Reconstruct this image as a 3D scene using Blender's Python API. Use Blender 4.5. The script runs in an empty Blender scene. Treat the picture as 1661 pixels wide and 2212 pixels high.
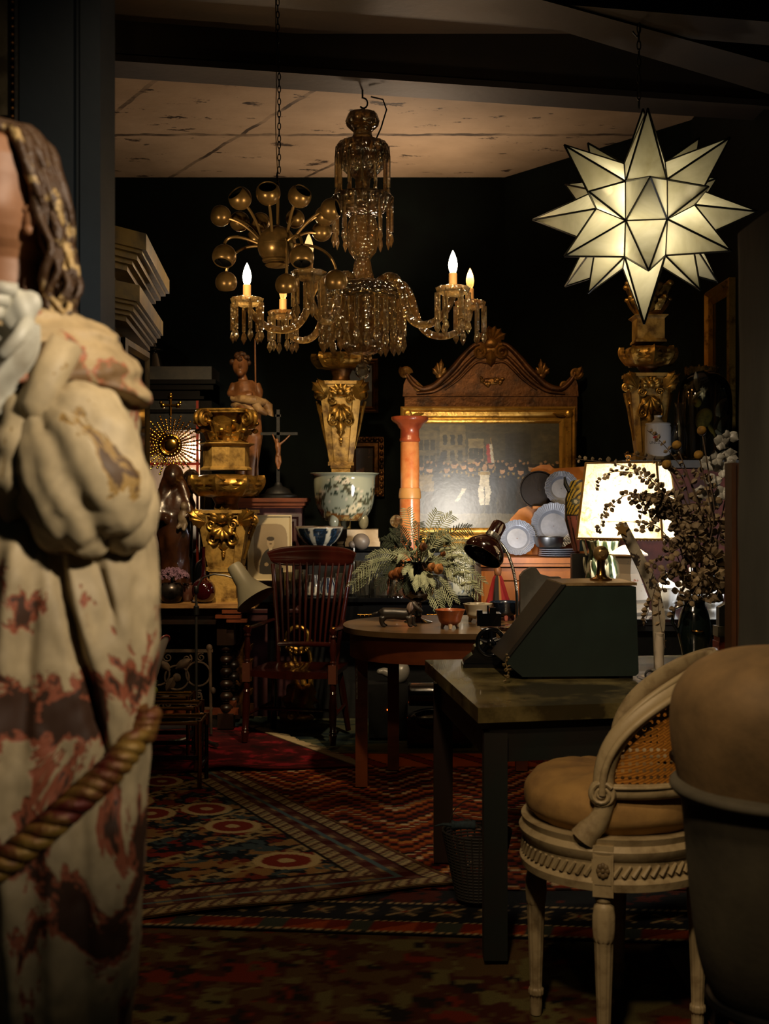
import bpy, bmesh, math, random
import numpy as np
from mathutils import Vector, Matrix, Euler, noise
R=math.radians; PI=math.pi; TAU=2*PI
rnd=random.Random(7)
SC=bpy.context.scene; COL=SC.collection
# ---- camera frame: focal 2600 px, level camera 1.38 m up, horizon at row 1085
F=2600.0; CX=830.5; HZ=1085.0; CH=1.38
def PXX(px,Y): return (px-CX)/F*Y
def PZ(py,Y): return CH-(py-HZ)/F*Y
def P(px,py,Y): return Vector((PXX(px,Y),Y,PZ(py,Y)))
def YS(py,z): return (CH-z)*F/(py-HZ)          # depth of a point seen at row py on a surface of height z
def lin(h):
    h=h.lstrip('#'); v=[int(h[i:i+2],16)/255 for i in (0,2,4)]
    return tuple(c/12.92 if c<=.04045 else ((c+.055)/1.055)**2.4 for c in v)
# ---- mesh builder ------------------------------------------------------------
class B:
    def __init__(s,sc=1.0): s.bm=bmesh.new(); s.sc=sc; s.M=Matrix()
    def v(s,p): return s.bm.verts.new(s.M@Vector(p))
    def f(s,vs):
        try: return s.bm.faces.new(vs)
        except ValueError: return None
    def box(s,c,d,rot=None,taper=1.0):
        m=Matrix.Translation(c)@(Euler(rot).to_matrix().to_4x4() if rot else Matrix())
        q=[]
        for z in (-.5,.5):
            k=taper if z>0 else 1
            for x,y in ((-.5,-.5),(.5,-.5),(.5,.5),(-.5,.5)): q.append(s.v(m@Vector((x*d[0]*k,y*d[1]*k,z*d[2]))))
        for a in ((3,2,1,0),(4,5,6,7),(0,1,5,4),(1,2,6,5),(2,3,7,6),(3,0,4,7)): s.f([q[i] for i in a])
        return s
    def grid(s,fn,nu,nv,cu=False,cv=False):
        V=[[s.v(fn(i/(nu if cu else nu-1),j/(nv if cv else nv-1))) for i in range(nu)] for j in range(nv)]
        for j in range(nv if cv else nv-1):
            for i in range(nu if cu else nu-1):
                s.f([V[j][i],V[j][(i+1)%nu],V[(j+1)%nv][(i+1)%nu],V[(j+1)%nv][i]])
        return V
    def lathe(s,prof,seg=24,c=(0,0,0),mod=None,sx=1,sy=1,cap=True,a0=0):
        rows=[]
        for k,(r,z) in enumerate(prof):
            row=[]
            for i in range(seg):
                a=a0+TAU*i/seg; rr=r*(mod(a,z,k) if mod else 1)
                row.append(s.v((c[0]+rr*math.cos(a)*sx,c[1]+rr*math.sin(a)*sy,c[2]+z)))
            rows.append(row)
        for k in range(len(rows)-1):
            for i in range(seg): s.f([rows[k][i],rows[k][(i+1)%seg],rows[k+1][(i+1)%seg],rows[k+1][i]])
        if cap: s.f(rows[0][::-1]); s.f(rows[-1])
        return s
    def tube(s,pts,r,seg=8,cap=True,flat=1.0):
        pts=[Vector(p) for p in pts]; n=len(pts); rr=r if isinstance(r,(list,tuple)) else [r]*n
        t=(pts[1]-pts[0]).normalized(); up=Vector((0,0,1)) if abs(t.z)<.9 else Vector((1,0,0))
        a=t.cross(up).normalized(); rows=[]
        for k,p in enumerate(pts):
            t=(pts[min(k+1,n-1)]-pts[max(k-1,0)])
            t=t.normalized() if t.length>1e-9 else Vector((0,0,1))
            a=(a-t*a.dot(t)); a=a.normalized() if a.length>1e-9 else t.orthogonal().normalized()
            b=t.cross(a)
            rows.append([s.v(p+a*math.cos(TAU*i/seg)*rr[k]+b*math.sin(TAU*i/seg)*rr[k]*flat) for i in range(seg)])
        for k in range(n-1):
            for i in range(seg): s.f([rows[k][i],rows[k][(i+1)%seg],rows[k+1][(i+1)%seg],rows[k+1][i]])
        if cap: s.f(rows[0][::-1]); s.f(rows[-1])
        return s
    def ell(s,c,r,seg=16,rings=10,rot=None,disp=None):
        if isinstance(r,(int,float)): r=(r,r,r)
        m=Matrix.Translation(c)@(Euler(rot).to_matrix().to_4x4() if rot else Matrix())
        top=s.v(m@Vector((0,0,r[2]))); bot=s.v(m@Vector((0,0,-r[2]))); rows=[]
        for j in range(1,rings):
            th=PI*j/rings; row=[]
            for i in range(seg):
                a=TAU*i/seg; d=Vector((math.sin(th)*math.cos(a),math.sin(th)*math.sin(a),math.cos(th)))
                k=disp(d) if disp else 1
                row.append(s.v(m@Vector((d.x*r[0]*k,d.y*r[1]*k,d.z*r[2]*k))))
            rows.append(row)
        for i in range(seg):
            s.f([top,rows[0][i],rows[0][(i+1)%seg]]); s.f([bot,rows[-1][(i+1)%seg],rows[-1][i]])
            for j in range(len(rows)-1): s.f([rows[j][i],rows[j+1][i],rows[j+1][(i+1)%seg],rows[j][(i+1)%seg]])
        return s
    def prism(s,poly,y0,y1):          # polygon in x,z extruded along y
        a=[s.v((x,y0,z)) for x,z in poly]; b=[s.v((x,y1,z)) for x,z in poly]
        s.f(a); s.f(b[::-1]); n=len(poly)
        for i in range(n): s.f([a[i],b[i],b[(i+1)%n],a[(i+1)%n]])
        return s
    def prismz(s,poly,z0,z1,k=1.0,ctr=None):    # polygon in x,y extruded along z
        cx,cy=ctr or (0,0)
        a=[s.v((x,y,z0)) for x,y in poly]; b=[s.v((cx+(x-cx)*k,cy+(y-cy)*k,z1)) for x,y in poly]
        s.f(a[::-1]); s.f(b); n=len(poly)
        for i in range(n): s.f([a[i],a[(i+1)%n],b[(i+1)%n],b[i]])
        return s
    def torus(s,c,R0,r,seg=24,sg=8,axis='z',arc=1.0):
        def fn(u,v):
            a=TAU*u*arc; b=TAU*v; x=(R0+r*math.cos(b))*math.cos(a); y=(R0+r*math.cos(b))*math.sin(a); z=r*math.sin(b)
            p={'z':(x,y,z),'y':(x,z,y),'x':(z,x,y)}[axis]
            return (c[0]+p[0],c[1]+p[1],c[2]+p[2])
        s.grid(fn,seg,sg,cu=(arc==1.0),cv=True); return s
    def spiral(s,c,r0,turns,rt,hand=1,start=0,seg=6,y=0):   # volute in the x,z plane
        pts=[];rr=[]; n=int(14*turns)+2
        for i in range(n):
            t=i/(n-1); a=start+hand*TAU*turns*t; q=r0*(1-.85*t)
            pts.append((c[0]+q*math.cos(a),c[1]-y*t,c[2]+q*math.sin(a))); rr.append(rt*(1-.45*t))
        s.tube(pts,rr,seg); return s
    def leaf(s,base,tip,w,curl=.3,out=(0,-1,0),nu=7,nv=9,lobes=0,th=.08):  # curved pointed leaf with thickness
        b=Vector(base); t=Vector(tip); o=Vector(out).normalized(); ax=t-b; L=ax.length
        side=ax.cross(o); side=side.normalized() if side.length>1e-6 else Vector((1,0,0))
        for sg in (1,-1):
            def fn(u,v):
                x=(u-.5)*2; wd=w*math.sin(PI*min(1,v*.92+.08))**.7*(1+(.25*math.sin(v*PI*lobes*2) if lobes else 0))
                p=b+ax*v+o*(curl*L*math.sin(v*PI*.8)-abs(x)*w*.25)+side*x*wd*.5
                return p+o*(sg*th*w*(1-x*x))
            s.grid(fn,nu,nv)
        return s
def mesh_obj(name,b,mat=None,parent=None,loc=(0,0,0),rot=(0,0,0),ang=40,smooth=True,keep=False):
    bm=b.bm
    bmesh.ops.remove_doubles(bm,verts=bm.verts,dist=1e-5*(1/b.sc if b.sc<.1 else 1))
    if b.sc!=1: bmesh.ops.scale(bm,vec=(b.sc,)*3,verts=bm.verts)
    bmesh.ops.recalc_face_normals(bm,faces=bm.faces)
    me=bpy.data.meshes.new(name); bm.to_mesh(me); bm.free()
    if smooth:
        me.polygons.foreach_set('use_smooth',[True]*len(me.polygons)); me.set_sharp_from_angle(angle=R(ang))
    if mat:
        for m in (mat if isinstance(mat,(list,tuple)) else [mat]): me.materials.append(m)
    o=bpy.data.objects.new(name,me); COL.objects.link(o); o.location=loc; o.rotation_euler=rot
    if parent: o.parent=parent
    return o
def tag(o,label,cat,group=None,kind=None):
    if label: o['label']=label
    if cat: o['category']=cat
    if group: o['group']=group
    if kind: o['kind']=kind
    return o
def thing(name,label,cat,loc=(0,0,0),rz=0,group=None,rot=None):
    o=bpy.data.objects.new(name,None); COL.objects.link(o); o.empty_display_size=.05
    o.location=loc; o.rotation_euler=rot or (0,0,rz); return tag(o,label,cat,group)
def struct(name,b,mat,**k):
    o=mesh_obj(name,b,mat,**k); o['kind']='structure'; return o
def plabel(o,l): o['label']=l; return o
def copy_tree(root,loc,rz=None,label=None,group=None,scale=None):
    r=root.copy(); COL.objects.link(r); r.location=loc
    if rz is not None: r.rotation_euler=(0,0,rz)
    if scale: r.scale=scale
    if label: r['label']=label
    if group: r['group']=group
    for ch in list(root.children):
        c=ch.copy(); COL.objects.link(c); c.parent=r
        for g in list(ch.children):
            d=g.copy(); COL.objects.link(d); d.parent=c
    return r
# ---- materials ---------------------------------------------------------------
class NG:
    def __init__(s,name):
        s.m=bpy.data.materials.new(name); s.m.use_nodes=True; s.t=s.m.node_tree; s.t.nodes.clear()
        s.out=s.n('ShaderNodeOutputMaterial')
    def n(s,t,inp=None,**p):
        q=s.t.nodes.new(t)
        for k,v in p.items(): setattr(q,k,v)
        for k,v in (inp or {}).items(): s.put(q.inputs[k],v)
        return q
    def put(s,sock,v):
        if hasattr(v,'is_output'): s.t.links.new(v,sock)
        elif hasattr(v,'outputs'): s.t.links.new(v.outputs[0],sock)
        else:
            if isinstance(v,(tuple,list)) and len(v)==3 and len(sock.default_value)==4: v=(*v,1)
            sock.default_value=v
    def coord(s,scale=(1,1,1),kind='Object',rot=(0,0,0)):
        c=s.n('ShaderNodeTexCoord'); return s.n('ShaderNodeMapping',{'Vector':c.outputs[kind],'Scale':scale,'Rotation':rot})
    def noise(s,vec,scale,detail=4,rough=.55,dist=0):
        return s.n('ShaderNodeTexNoise',{'Vector':vec,'Scale':scale,'Detail':detail,'Roughness':rough,'Distortion':dist})
    def ramp(s,fac,stops,interp='LINEAR'):
        r=s.n('ShaderNodeValToRGB',{'Fac':fac}); e=r.color_ramp; e.interpolation=interp
        while len(e.elements)<len(stops): e.elements.new(.5)
        for el,(p,c) in zip(e.elements,stops):
            el.position=p; el.color=(*(c if isinstance(c,tuple) else (c,c,c)),1)
        return r
    def mix(s,fac,a,b,mode='MIX'):
        q=s.n('ShaderNodeMix',data_type='RGBA',blend_type=mode); s.put(q.inputs[0],fac); s.put(q.inputs[6],a); s.put(q.inputs[7],b); return q.outputs[2]
    def bump(s,h,strength=.3,dist=.01): return s.n('ShaderNodeBump',{'Height':h,'Strength':strength,'Distance':dist})
    def bsdf(s,**k):
        q=s.n('ShaderNodeBsdfPrincipled',{a.replace('_',' '):v for a,v in k.items()}); s.put(s.out.inputs[0],q); return q
MATS={}
def M(name,col,rough=.5,metal=0,col2=None,scale=8,lo=.42,hi=.6,bump=0,bscale=None,coat=0,stretch=(1,1,1),spec=.5,rv=0,**extra):
    if name in MATS: return MATS[name]
    g=NG(name); c=lin(col) if isinstance(col,str) else col; vec=g.coord(stretch); kw={}
    if col2:
        c2=lin(col2) if isinstance(col2,str) else col2
        n=g.noise(vec,scale,6,.62); kw['Base_Color']=g.mix(g.ramp(n,[(lo,0.),(hi,1.)]),c,c2)
    else: kw['Base_Color']=c
    if bump:
        n=g.noise(vec,bscale or scale*3,5); kw['Normal']=g.bump(n,bump,.01)
    r=rough
    if rv: r=g.n('ShaderNodeMapRange',{0:g.noise(vec,scale*1.7,4),3:max(0,rough-rv),4:min(1,rough+rv)}).outputs[0]
    g.bsdf(Roughness=r,Metallic=metal,Coat_Weight=coat,Specular_IOR_Level=spec,**kw,**extra)
    MATS[name]=g.m; return g.m
def glass_mat(name,col,rough=.05,ior=1.45,tr=.75,facet=0):
    # thin clear glass: mostly see-through, with a glossy skin
    g=NG(name); c=lin(col) if isinstance(col,str) else col
    t=g.n('ShaderNodeBsdfTransparent',{'Color':c}); s=g.n('ShaderNodeBsdfGlossy',{'Color':(1,1,1),'Roughness':rough})
    if facet:
        v=g.n('ShaderNodeTexVoronoi',{'Vector':g.coord(),'Scale':facet}); bn=g.bump(v.outputs['Distance'],.9,.02); g.put(s.inputs['Normal'],bn)
    fr=g.n('ShaderNodeFresnel',{'IOR':ior}); d=g.n('ShaderNodeBsdfTranslucent',{'Color':c})
    a=g.n('ShaderNodeMixShader',{0:1-tr,1:t,2:d})
    b=g.n('ShaderNodeMixShader',{0:g.n('ShaderNodeMath',{0:fr,1:.06 if not facet else .16},operation='ADD'),1:a,2:s}); g.put(g.out.inputs[0],b); return g.m
def emit_mat(name,col,st):
    g=NG(name); e=g.n('ShaderNodeEmission',{'Color':lin(col),'Strength':st}); g.put(g.out.inputs[0],e); return g.m
def attr_mat(name,rough=.8,coat=0,bump=0,bscale=80,grain=0,spec=.5,metal=0):
    g=NG(name); a=g.n('ShaderNodeAttribute',attribute_name='Col'); c=a.outputs['Color']; vec=g.coord(); kw={}
    if grain: c=g.mix(grain,c,g.ramp(g.noise(vec,bscale,5,.7),[(.3,0.15),(.7,1.6)]),'MULTIPLY')
    if bump: kw['Normal']=g.bump(g.noise(vec,bscale,4),bump,.006)
    g.bsdf(Base_Color=c,Roughness=rough,Coat_Weight=coat,Specular_IOR_Level=spec,Metallic=metal,**kw); return g.m
def paint(o,fn):
    me=o.data; n=len(me.vertices); co=np.empty(n*3); me.vertices.foreach_get('co',co); co=co.reshape(-1,3)
    c=np.ones((n,4)); c[:,:3]=np.clip(fn(co),0,1)
    a=me.attributes.new('Col','FLOAT_COLOR','POINT'); a.data.foreach_set('color',c.ravel().astype(np.float32)); return o
L=lambda h: np.array(lin(h))
def hsh(a,b=0): 
    x=np.sin(a*127.1+b*311.7)*43758.5453; return x-np.floor(x)
def vnoise(x,y):
    xi=np.floor(x); yi=np.floor(y); u=x-xi; v=y-yi; u=u*u*(3-2*u); v=v*v*(3-2*v)
    return (hsh(xi,yi)*(1-u)+hsh(xi+1,yi)*u)*(1-v)+(hsh(xi,yi+1)*(1-u)+hsh(xi+1,yi+1)*u)*v
def fbm(x,y): return .5*vnoise(x,y)+.3*vnoise(x*2.1+5,y*2.1+9)+.2*vnoise(x*4.3+3,y*4.3+1)
GOLD=M('old_gilding','#a8823c',.36,.85,'#4a3312',14,.5,.68,.35,40,rv=.14)
GOLDP=M('pale_gilding','#b5924c',.5,.35,'#5e441c',9,.46,.64,.4,30,rv=.1)
GOLDD=M('dull_gilding','#6f4a22',.42,.75,'#2b1a0a',12,.45,.65,.35,35,rv=.12)
OLIVE=M('olive_gilt_paint','#5e4c0e',.5,0,'#241d06',5,.42,.62,.12)
BRASS=M('brass','#a9803f',.22,1,'#5d4420',9,.5,.75,.05,30,rv=.06)
BRASSD=M('aged_brass_spheres','#94774a',.30,.6,'#5c4626',6,.45,.7,.04,20,rv=.08)
BLACK=M('black_lacquer','#0a0b0d',.16,0,coat=.6)
BLACKM=M('black_iron','#0b0c0c',.5,.3,bump=.15,bscale=30)
MAHOG=M('mahogany','#2f0e08',.20,0,'#170603',6,.4,.65,coat=.5,stretch=(1,1,.25))
DARKW=M('dark_oak','#21130a',.38,0,'#0f0905',5,.4,.65,.1,20,coat=.2,stretch=(1,1,.3))
TABW=M('worn_table_wood','#7a3d1c',.42,0,'#3f1a0b',4,.4,.65,.08,25,coat=.1,stretch=(.4,1,1))
TABTOP=M('pale_worn_tabletop','#6d5335',.38,0,'#463018',5,.4,.65,.06,25,coat=.15,stretch=(.4,1,1))
PINE=M('pine','#a8652a',.5,0,'#6d3a15',4,.4,.7,.05,25,stretch=(1,1,.2))
OCHRE=M('ochre_wood','#b9772f',.5,0,'#8a5220',5,.4,.7,.05)
STEEL=M('brushed_steel','#8a8a88',.3,1)
WHITEC=M('white_glazed_china','#c9c6bb',.15,0,coat=.4)
PEWTER=M('pewter','#8d9199',.38,.15,'#676b72',7,.4,.7,.1,20)
LEAFD=M('dark_leaves','#14170c',.6)
CLEAR=glass_mat('clear_glass','#e8e6dc',.03)
CRYST=glass_mat('cut_crystal','#f0dcb0',.10,1.6,.42,60)
CRYSTS=glass_mat('cut_crystal_body','#e6cfa0',.12,1.6,.45,45)
MIRROR=M('old_mirror','#a9a6b0',.08,1)
IVORY=M('ivory_enamel','#8d8575',.4)
# ============ ROOM ============================================================
def wall_mat(name,c,c2,rough=.75):
    return M(name,c,rough,0,c2,3,.4,.7,.1,20,spec=.12)
WALL=wall_mat('blackgreen_wall','#050907','#0b1310',.85)
g=NG('worn_ceiling_boards'); vec=g.coord()
n=g.noise(vec,1.1,5,.6); base=g.ramp(n,[(.3,lin('#75624a')),(.7,lin('#9f8a70'))])
sep=g.n('ShaderNodeSeparateXYZ',{0:vec})
def seam(expr_node,w):   # dark joints between boards
    fr=g.n('ShaderNodeMath',{0:expr_node,1:1.0},operation='PINGPONG'); return g.n('ShaderNodeMath',{0:fr,1:w},operation='LESS_THAN')
jit=g.n('ShaderNodeMath',{0:g.noise(vec,5,3),1:.10},operation='MULTIPLY')
pr_=g.n('ShaderNodeVectorMath',{0:vec,1:(.848,.53,0)},operation='DOT_PRODUCT').outputs['Value']
xa=g.n('ShaderNodeMath',{0:g.n('ShaderNodeMath',{0:pr_,1:2.33},operation='MULTIPLY'),1:jit},operation='ADD')
ya=g.n('ShaderNodeMath',{0:g.n('ShaderNodeMath',{0:sep.outputs[1],1:1.25},operation='MULTIPLY'),1:jit},operation='ADD')
sx=g.n('ShaderNodeMath',{0:seam(xa,.035),1:g.n('ShaderNodeMath',{0:sep.outputs[0],1:-.35},operation='LESS_THAN')},operation='MULTIPLY')
sm=g.n('ShaderNodeMath',{0:sx,1:seam(ya,.03)},operation='MAXIMUM')
pl=g.ramp(g.noise(g.coord((1,2.2,1)),3.2,6,.7),[(.615,0.),(.64,1.)])
ms=g.n('ShaderNodeMath',{0:g.n('ShaderNodeMath',{0:sm,1:g.ramp(g.noise(vec,4,4),[(.35,.25),(.6,.95)])},operation='MULTIPLY'),1:pl},operation='MAXIMUM')
col=g.mix(ms,base,lin('#2a1d10')); g.bsdf(Base_Color=col,Roughness=.7,Normal=g.bump(g.noise(vec,9,4),.2,.02)); CEIL=g.m
BEAM=M('dark_brown_beams','#1d140b',.6,0,'#0f0a06',4,.4,.7,.15,20)
CEILF=M('brown_boards','#2a1c0e',.65,0,'#1a1109',3,.4,.7,.15,18)
b=B(); b.box((0,4.4,-.05),(7,10,.1)); struct('floor',b,M('dark_floorboards','#100c08',.5,0,'#1c140c',5,.4,.6,stretch=(6,.4,1)))
b=B(); b.box((0,7.5,3.86),(7,3.9,.1)); struct('ceiling',b,CEIL)
b=B(); b.box((0,2.55,3.62),(7,6.1,.12)); struct('trim_1',b,CEILF)
def beam(n,y0,w,z0,z1,sl=.198):
    b=B(); b.prismz([(-3.4,y0-3.4*sl-w/2),(3.4,y0+3.4*sl-w/2),(3.4,y0+3.4*sl+w/2),(-3.4,y0-3.4*sl+w/2)],z0,z1); return struct(n,b,BEAM)
beam('trim_2',5.83,.30,3.40,3.81); beam('trim_3',5.69,.05,3.37,3.40); beam('trim_4',4.79,.24,3.37,3.56); beam('trim_5',5.22,.06,3.50,3.56)
b=B(); b.prismz([(.3,4.55),(2.6,5.95),(2.6,6.35),(.3,4.75)],3.36,3.56); struct('trim_6',b,BEAM)
b=B(); b.box((-1.0,9.05,1.9),(3.8,.1,3.9)); struct('wall_back',b,WALL)
b=B(); b.prismz([(.9,9.0),(1.95,7.65),(2.05,7.72),(1.0,9.1)],0,3.82); struct('wall_right',b,WALL)
b=B(); b.prismz([(1.95,7.66),(1.95,3.0),(2.05,3.0),(2.05,7.7)],0,3.82); struct('wall_side',b,WALL)
b=B(); b.box((-2.35,5.0,1.9),(.1,8.2,3.9)); struct('wall_left',b,WALL)
# near partition: dark blue panel with a groove
BLUE=M('dark_blue_paint','#16293a',.6,0,'#112130',3,.4,.7,.05,20)
b=B()
xr=PXX(217,2.6)
b.prismz([(-2.3,2.62),(PXX(178,2.62),2.62),(PXX(178,2.62),2.60),(xr,2.60),(xr,2.74),(-2.3,2.74)],0,3.6)
struct('trim_7',b,BLUE)
b=B(); b.box(((-2.3+PXX(165,2.62))/2,2.608,1.8),(PXX(165,2.62)+2.3,.024,3.6)); struct('trim_8',b,BLUE)
# ============ RUGS ============================================================
RUGM=attr_mat('woven_rug',.95,0,.5,260,.45,.1)
def rug(name,label,corners,nu,nv,fn,z,wav=None,group=None):
    c=[Vector((x,y,0)) for x,y in corners]; b=B(); UV=[]
    def p(u,v):
        q=(c[0]*(1-u)+c[1]*u)*(1-v)+(c[3]*(1-u)+c[2]*u)*v
        q.z=z+(wav(u,v) if wav else 0)+.0015*noise.noise((q.x*5,q.y*5,z*90)); UV.append((u,v)); return q
    V=b.grid(p,nu,nv)
    # hem: the edge turned down to the floor so the rug has thickness
    def skirt(vs):
        lo=[b.v((v.co.x,v.co.y,max(0.0005,v.co.z-.005))) for v in vs]; UV.extend([UV_of[id(v)] for v in vs])
        for i in range(len(vs)-1): b.f([vs[i],vs[i+1],lo[i+1],lo[i]])
    flat=[v for r in V for v in r]; UV_of={id(v):UV[k] for k,v in enumerate(flat)}
    for e in (V[0],V[-1],[r[0] for r in V],[r[-1] for r in V]): skirt(e)
    b.bm.verts.ensure_lookup_table()
    bm=b.bm; me=bpy.data.meshes.new(name); bm.to_mesh(me); bm.free(); me.materials.append(RUGM)
    me.polygons.foreach_set('use_smooth',[True]*len(me.polygons))
    o=bpy.data.objects.new(name,me); COL.objects.link(o); uv=np.array(UV)
    n=len(me.vertices); cc=np.ones((n,4)); cc[:,:3]=np.clip(fn(uv[:,0],uv[:,1]),0,1)
    a=me.attributes.new('Col','FLOAT_COLOR','POINT'); a.data.foreach_set('color',cc.ravel().astype(np.float32))
    return tag(o,label,'rug',group)
def sel(c,m,col): c[m]=col; return c
def field(u,col): return np.tile(L(col),(len(u),1))
def rings(c,x,y,per,col_o,col_i,seed=0):
    # scattered hooked rings and flower heads, one per cell
    xi=np.floor(x/per); yi=np.floor(y/per); cx=(xi+.5+.3*(hsh(xi,yi+seed)-.5))*per; cy=(yi+.5+.3*(hsh(xi+7,yi+seed)-.5))*per
    d=np.hypot(x-cx,(y-cy))/per; k=hsh(xi+3,yi+seed+5)
    m=(d<.40)&(d>.29)&(k<.62); sel(c,m,L(col_o)); sel(c,(d<.29)&(k<.62),L(col_i)); sel(c,(d<.10)&(k<.62),L(col_o))
    return c
def rugA(u,v):   # u across (0 at right border), v along
    W,H=1.9,2.15; x=u*W; y=v*H; c=field(u,'#141a20')
    n=fbm(x*14,y*14); n2=fbm(x*9+30,y*11+7); sel(c,n>.56,L('#6b2a1a')); sel(c,(n2>.6),L('#8d6a3f')); sel(c,(n<.34),L('#3c4a4d')); sel(c,(n2<.30),L('#7a2418'))
    st=np.abs(((x*.8+y*1.3)%.42)-.21); sel(c,(st<.05)&(fbm(x*30,y*30)>.4),L('#a08a5c')); sel(c,(st<.022)&(np.sin((x-y)*60)>0),L('#3a2a1c'))
    rings(c,x,y,.30,'#b9a170','#7a2c1e')
    e=np.minimum(x,y); e2=np.minimum(e,H-y)
    t=np.where(x<y,y,x)
    sel(c,e<.27,L('#4a1c17'))
    b=(e<.27); k=((t*6)%1)
    sel(c,b&(np.abs(e-.145)<.055)&(np.abs(k-.5)<.33),L('#5b3a30')); sel(c,b&(np.abs(e-.145)<.03)&(np.abs(k-.5)<.16),L('#8a7350')); sel(c,b&(np.abs(e-.145)<.012),L('#4f6468'))
    for o in (.045,.235):
        m=(np.abs(e-o)<.03); sel(c,m,L('#a38f66')); z=((t*16+ (e-o)*12)%1); sel(c,m&(np.abs(z-.5)<.16),L('#54362a')); sel(c,m&(np.abs(z-.12)<.06),L('#3b3a30'))
    sel(c,e<.012,L('#5a4423')); sel(c,np.abs(e-.082)<.006,L('#1c1512')); sel(c,np.abs(e-.275)<.008,L('#1c1512')); return c
def rugB(u,v):
    x=u*2.2; y=v*2.3; c=field(u,'#6f2412')
    q=.028; xi=np.floor(x/q); yy=y+1.3*np.abs(((xi*q*1.0)%.50)-.25)+.028*np.floor(hsh(np.floor(xi/3))*2); k=np.floor((yy%.256)/.032)
    pal=['#5e200e','#8a4216','#24100b','#752812','#a0622a','#2c1813','#641e0d','#1a1210']
    for i,p in enumerate(pal): sel(c,k==i,L(p))
    sel(c,(k==4)&(hsh(np.floor(y/.03),xi)>.7),L('#b79c74')); sel(c,(np.abs((yy%.36)-.02)<.006),L('#b79c74'))
    m=v>.86; sel(c,m,L('#b25a1c')); d=np.abs(((x*1.6+y*1.1)%.5)-.25); sel(c,m&(d<.07),L('#7c2410')); sel(c,m&(np.abs(d-.075)<.012),L('#24110b')); return c
def rugC(u,v):
    x=u*1.7; y=v*1.15; n=fbm(x*7,y*9); c=field(u,'#3a0f11'); sel(c,n>.55,L('#4d1616')); sel(c,n>.66,L('#7a1a22')); sel(c,n<.33,L('#26100f'))
    e=np.minimum(v,1-v); sel(c,(e<.02),L('#5a1a16')); return c
def rugD(u,v):
    x=u*1.6; y=v*1.2; n=fbm(x*6,y*9); c=field(u,'#2b352f'); sel(c,n>.55,L('#4a4a35')); sel(c,n<.36,L('#172126')); sel(c,np.minimum(v,1-v)<.02,L('#57523c')); return c
def rugE(u,v):
    x=u*2.6; y=v*1.6; n=fbm(x*13,y*13); n2=fbm(x*8+3,y*8+5); c=field(u,'#3d1d12'); sel(c,n>.53,L('#4d3a20')); sel(c,n2>.62,L('#5a5230')); sel(c,n<.33,L('#1d1612')); sel(c,n2<.3,L('#642312')); return c
def rugF(u,v):
    x=u*2.4; y=v*1.0; c=field(u,'#1b1c1c'); n=fbm(x*12,y*12); sel(c,n>.58,L('#4c2015'))
    e=v*1.0; sel(c,e<.30,L('#191a1c')); k=(x*7)%1
    m=(e>.13)&(e<.30); d=np.abs(k-.5)+np.abs((e-.215)*9); st=np.abs(np.abs(k-.5)-np.abs((e-.215)*8)); sel(c,m&(d<.42),L('#3a3226')); sel(c,m&(st<.07)&(np.abs(k-.5)<.32),L('#8b7650')); sel(c,m&(d<.1),L('#7a2c17'))
    m=(e>.025)&(e<.115); sel(c,m,L('#62200f')); sel(c,m&(k*.09+.025>e),L('#8d3c16')); sel(c,m&(((x*3.5)%1)>.72),L('#353a30'))
    for o in (.02,.12,.30): sel(c,(np.abs(e-o)<.008)&(((x*45)%1)>.5),L('#a08a60'))
    return c
rug('rug','brown and rust foreground carpet with a faded floral field, nearest the camera',[(-1.5,2.9),(.86,2.5),(.86,3.90),(-1.5,3.98)],150,110,rugE,.004)
rug('rug','dark rug edge with star border and red triangles, below the floral ring rug',[(-1.2,3.93),(1.2,3.72),(1.5,4.7),(-1.0,4.9)],200,110,rugF,.009)
rug('rug','orange and rust kilim with stepped zigzag rows under the worn wooden table',[(-.95,4.25),(1.35,4.25),(1.15,6.55),(-.95,6.55)],190,190,rugB,.013)
rug('rug','dull green carpet behind the slatted armchair',[(-.95,6.6),(.7,6.55),(.75,7.7),(-.95,7.7)],60,60,rugD,.010)
rug('rug','large dark rug with cream rings and a cream-edged border crossing the floor',[(.28,4.30),(-1.75,3.62),(-2.2,5.6),(-.80,6.16)],260,260,rugA,.019,
    wav=lambda u,v: .012*math.exp(-((v-.02)/.03)**2)*(1+math.sin(u*19))*.6)
rc=rug('rug','plain dark red carpet with a pale fringed edge under the slatted armchair',[(-1.7,5.92),(-.155,6.19),(-.84,7.28),(-2.1,7.0)],110,70,rugC,.026,
    wav=lambda u,v: .03*math.exp(-((v-.02)/.07)**2)*math.exp(-((u-.58)/.10)**2))
b=B()
for i in range(150):
    t=i/149; p=Vector((-.155,6.19,.03)).lerp(Vector((-.84,7.28,.03)),t); d=Vector((.10+rnd.uniform(-.02,.02),.05+rnd.uniform(-.03,.03),-.012))*(.55+.3*rnd.random())
    b.tube([p,p+d*.5+Vector((0,0,.004)),p+d],[.004,.003,.002],5)
mesh_obj('fringe',b,M('cream_fringe','#8d7c5c',.95),rc)
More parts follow.
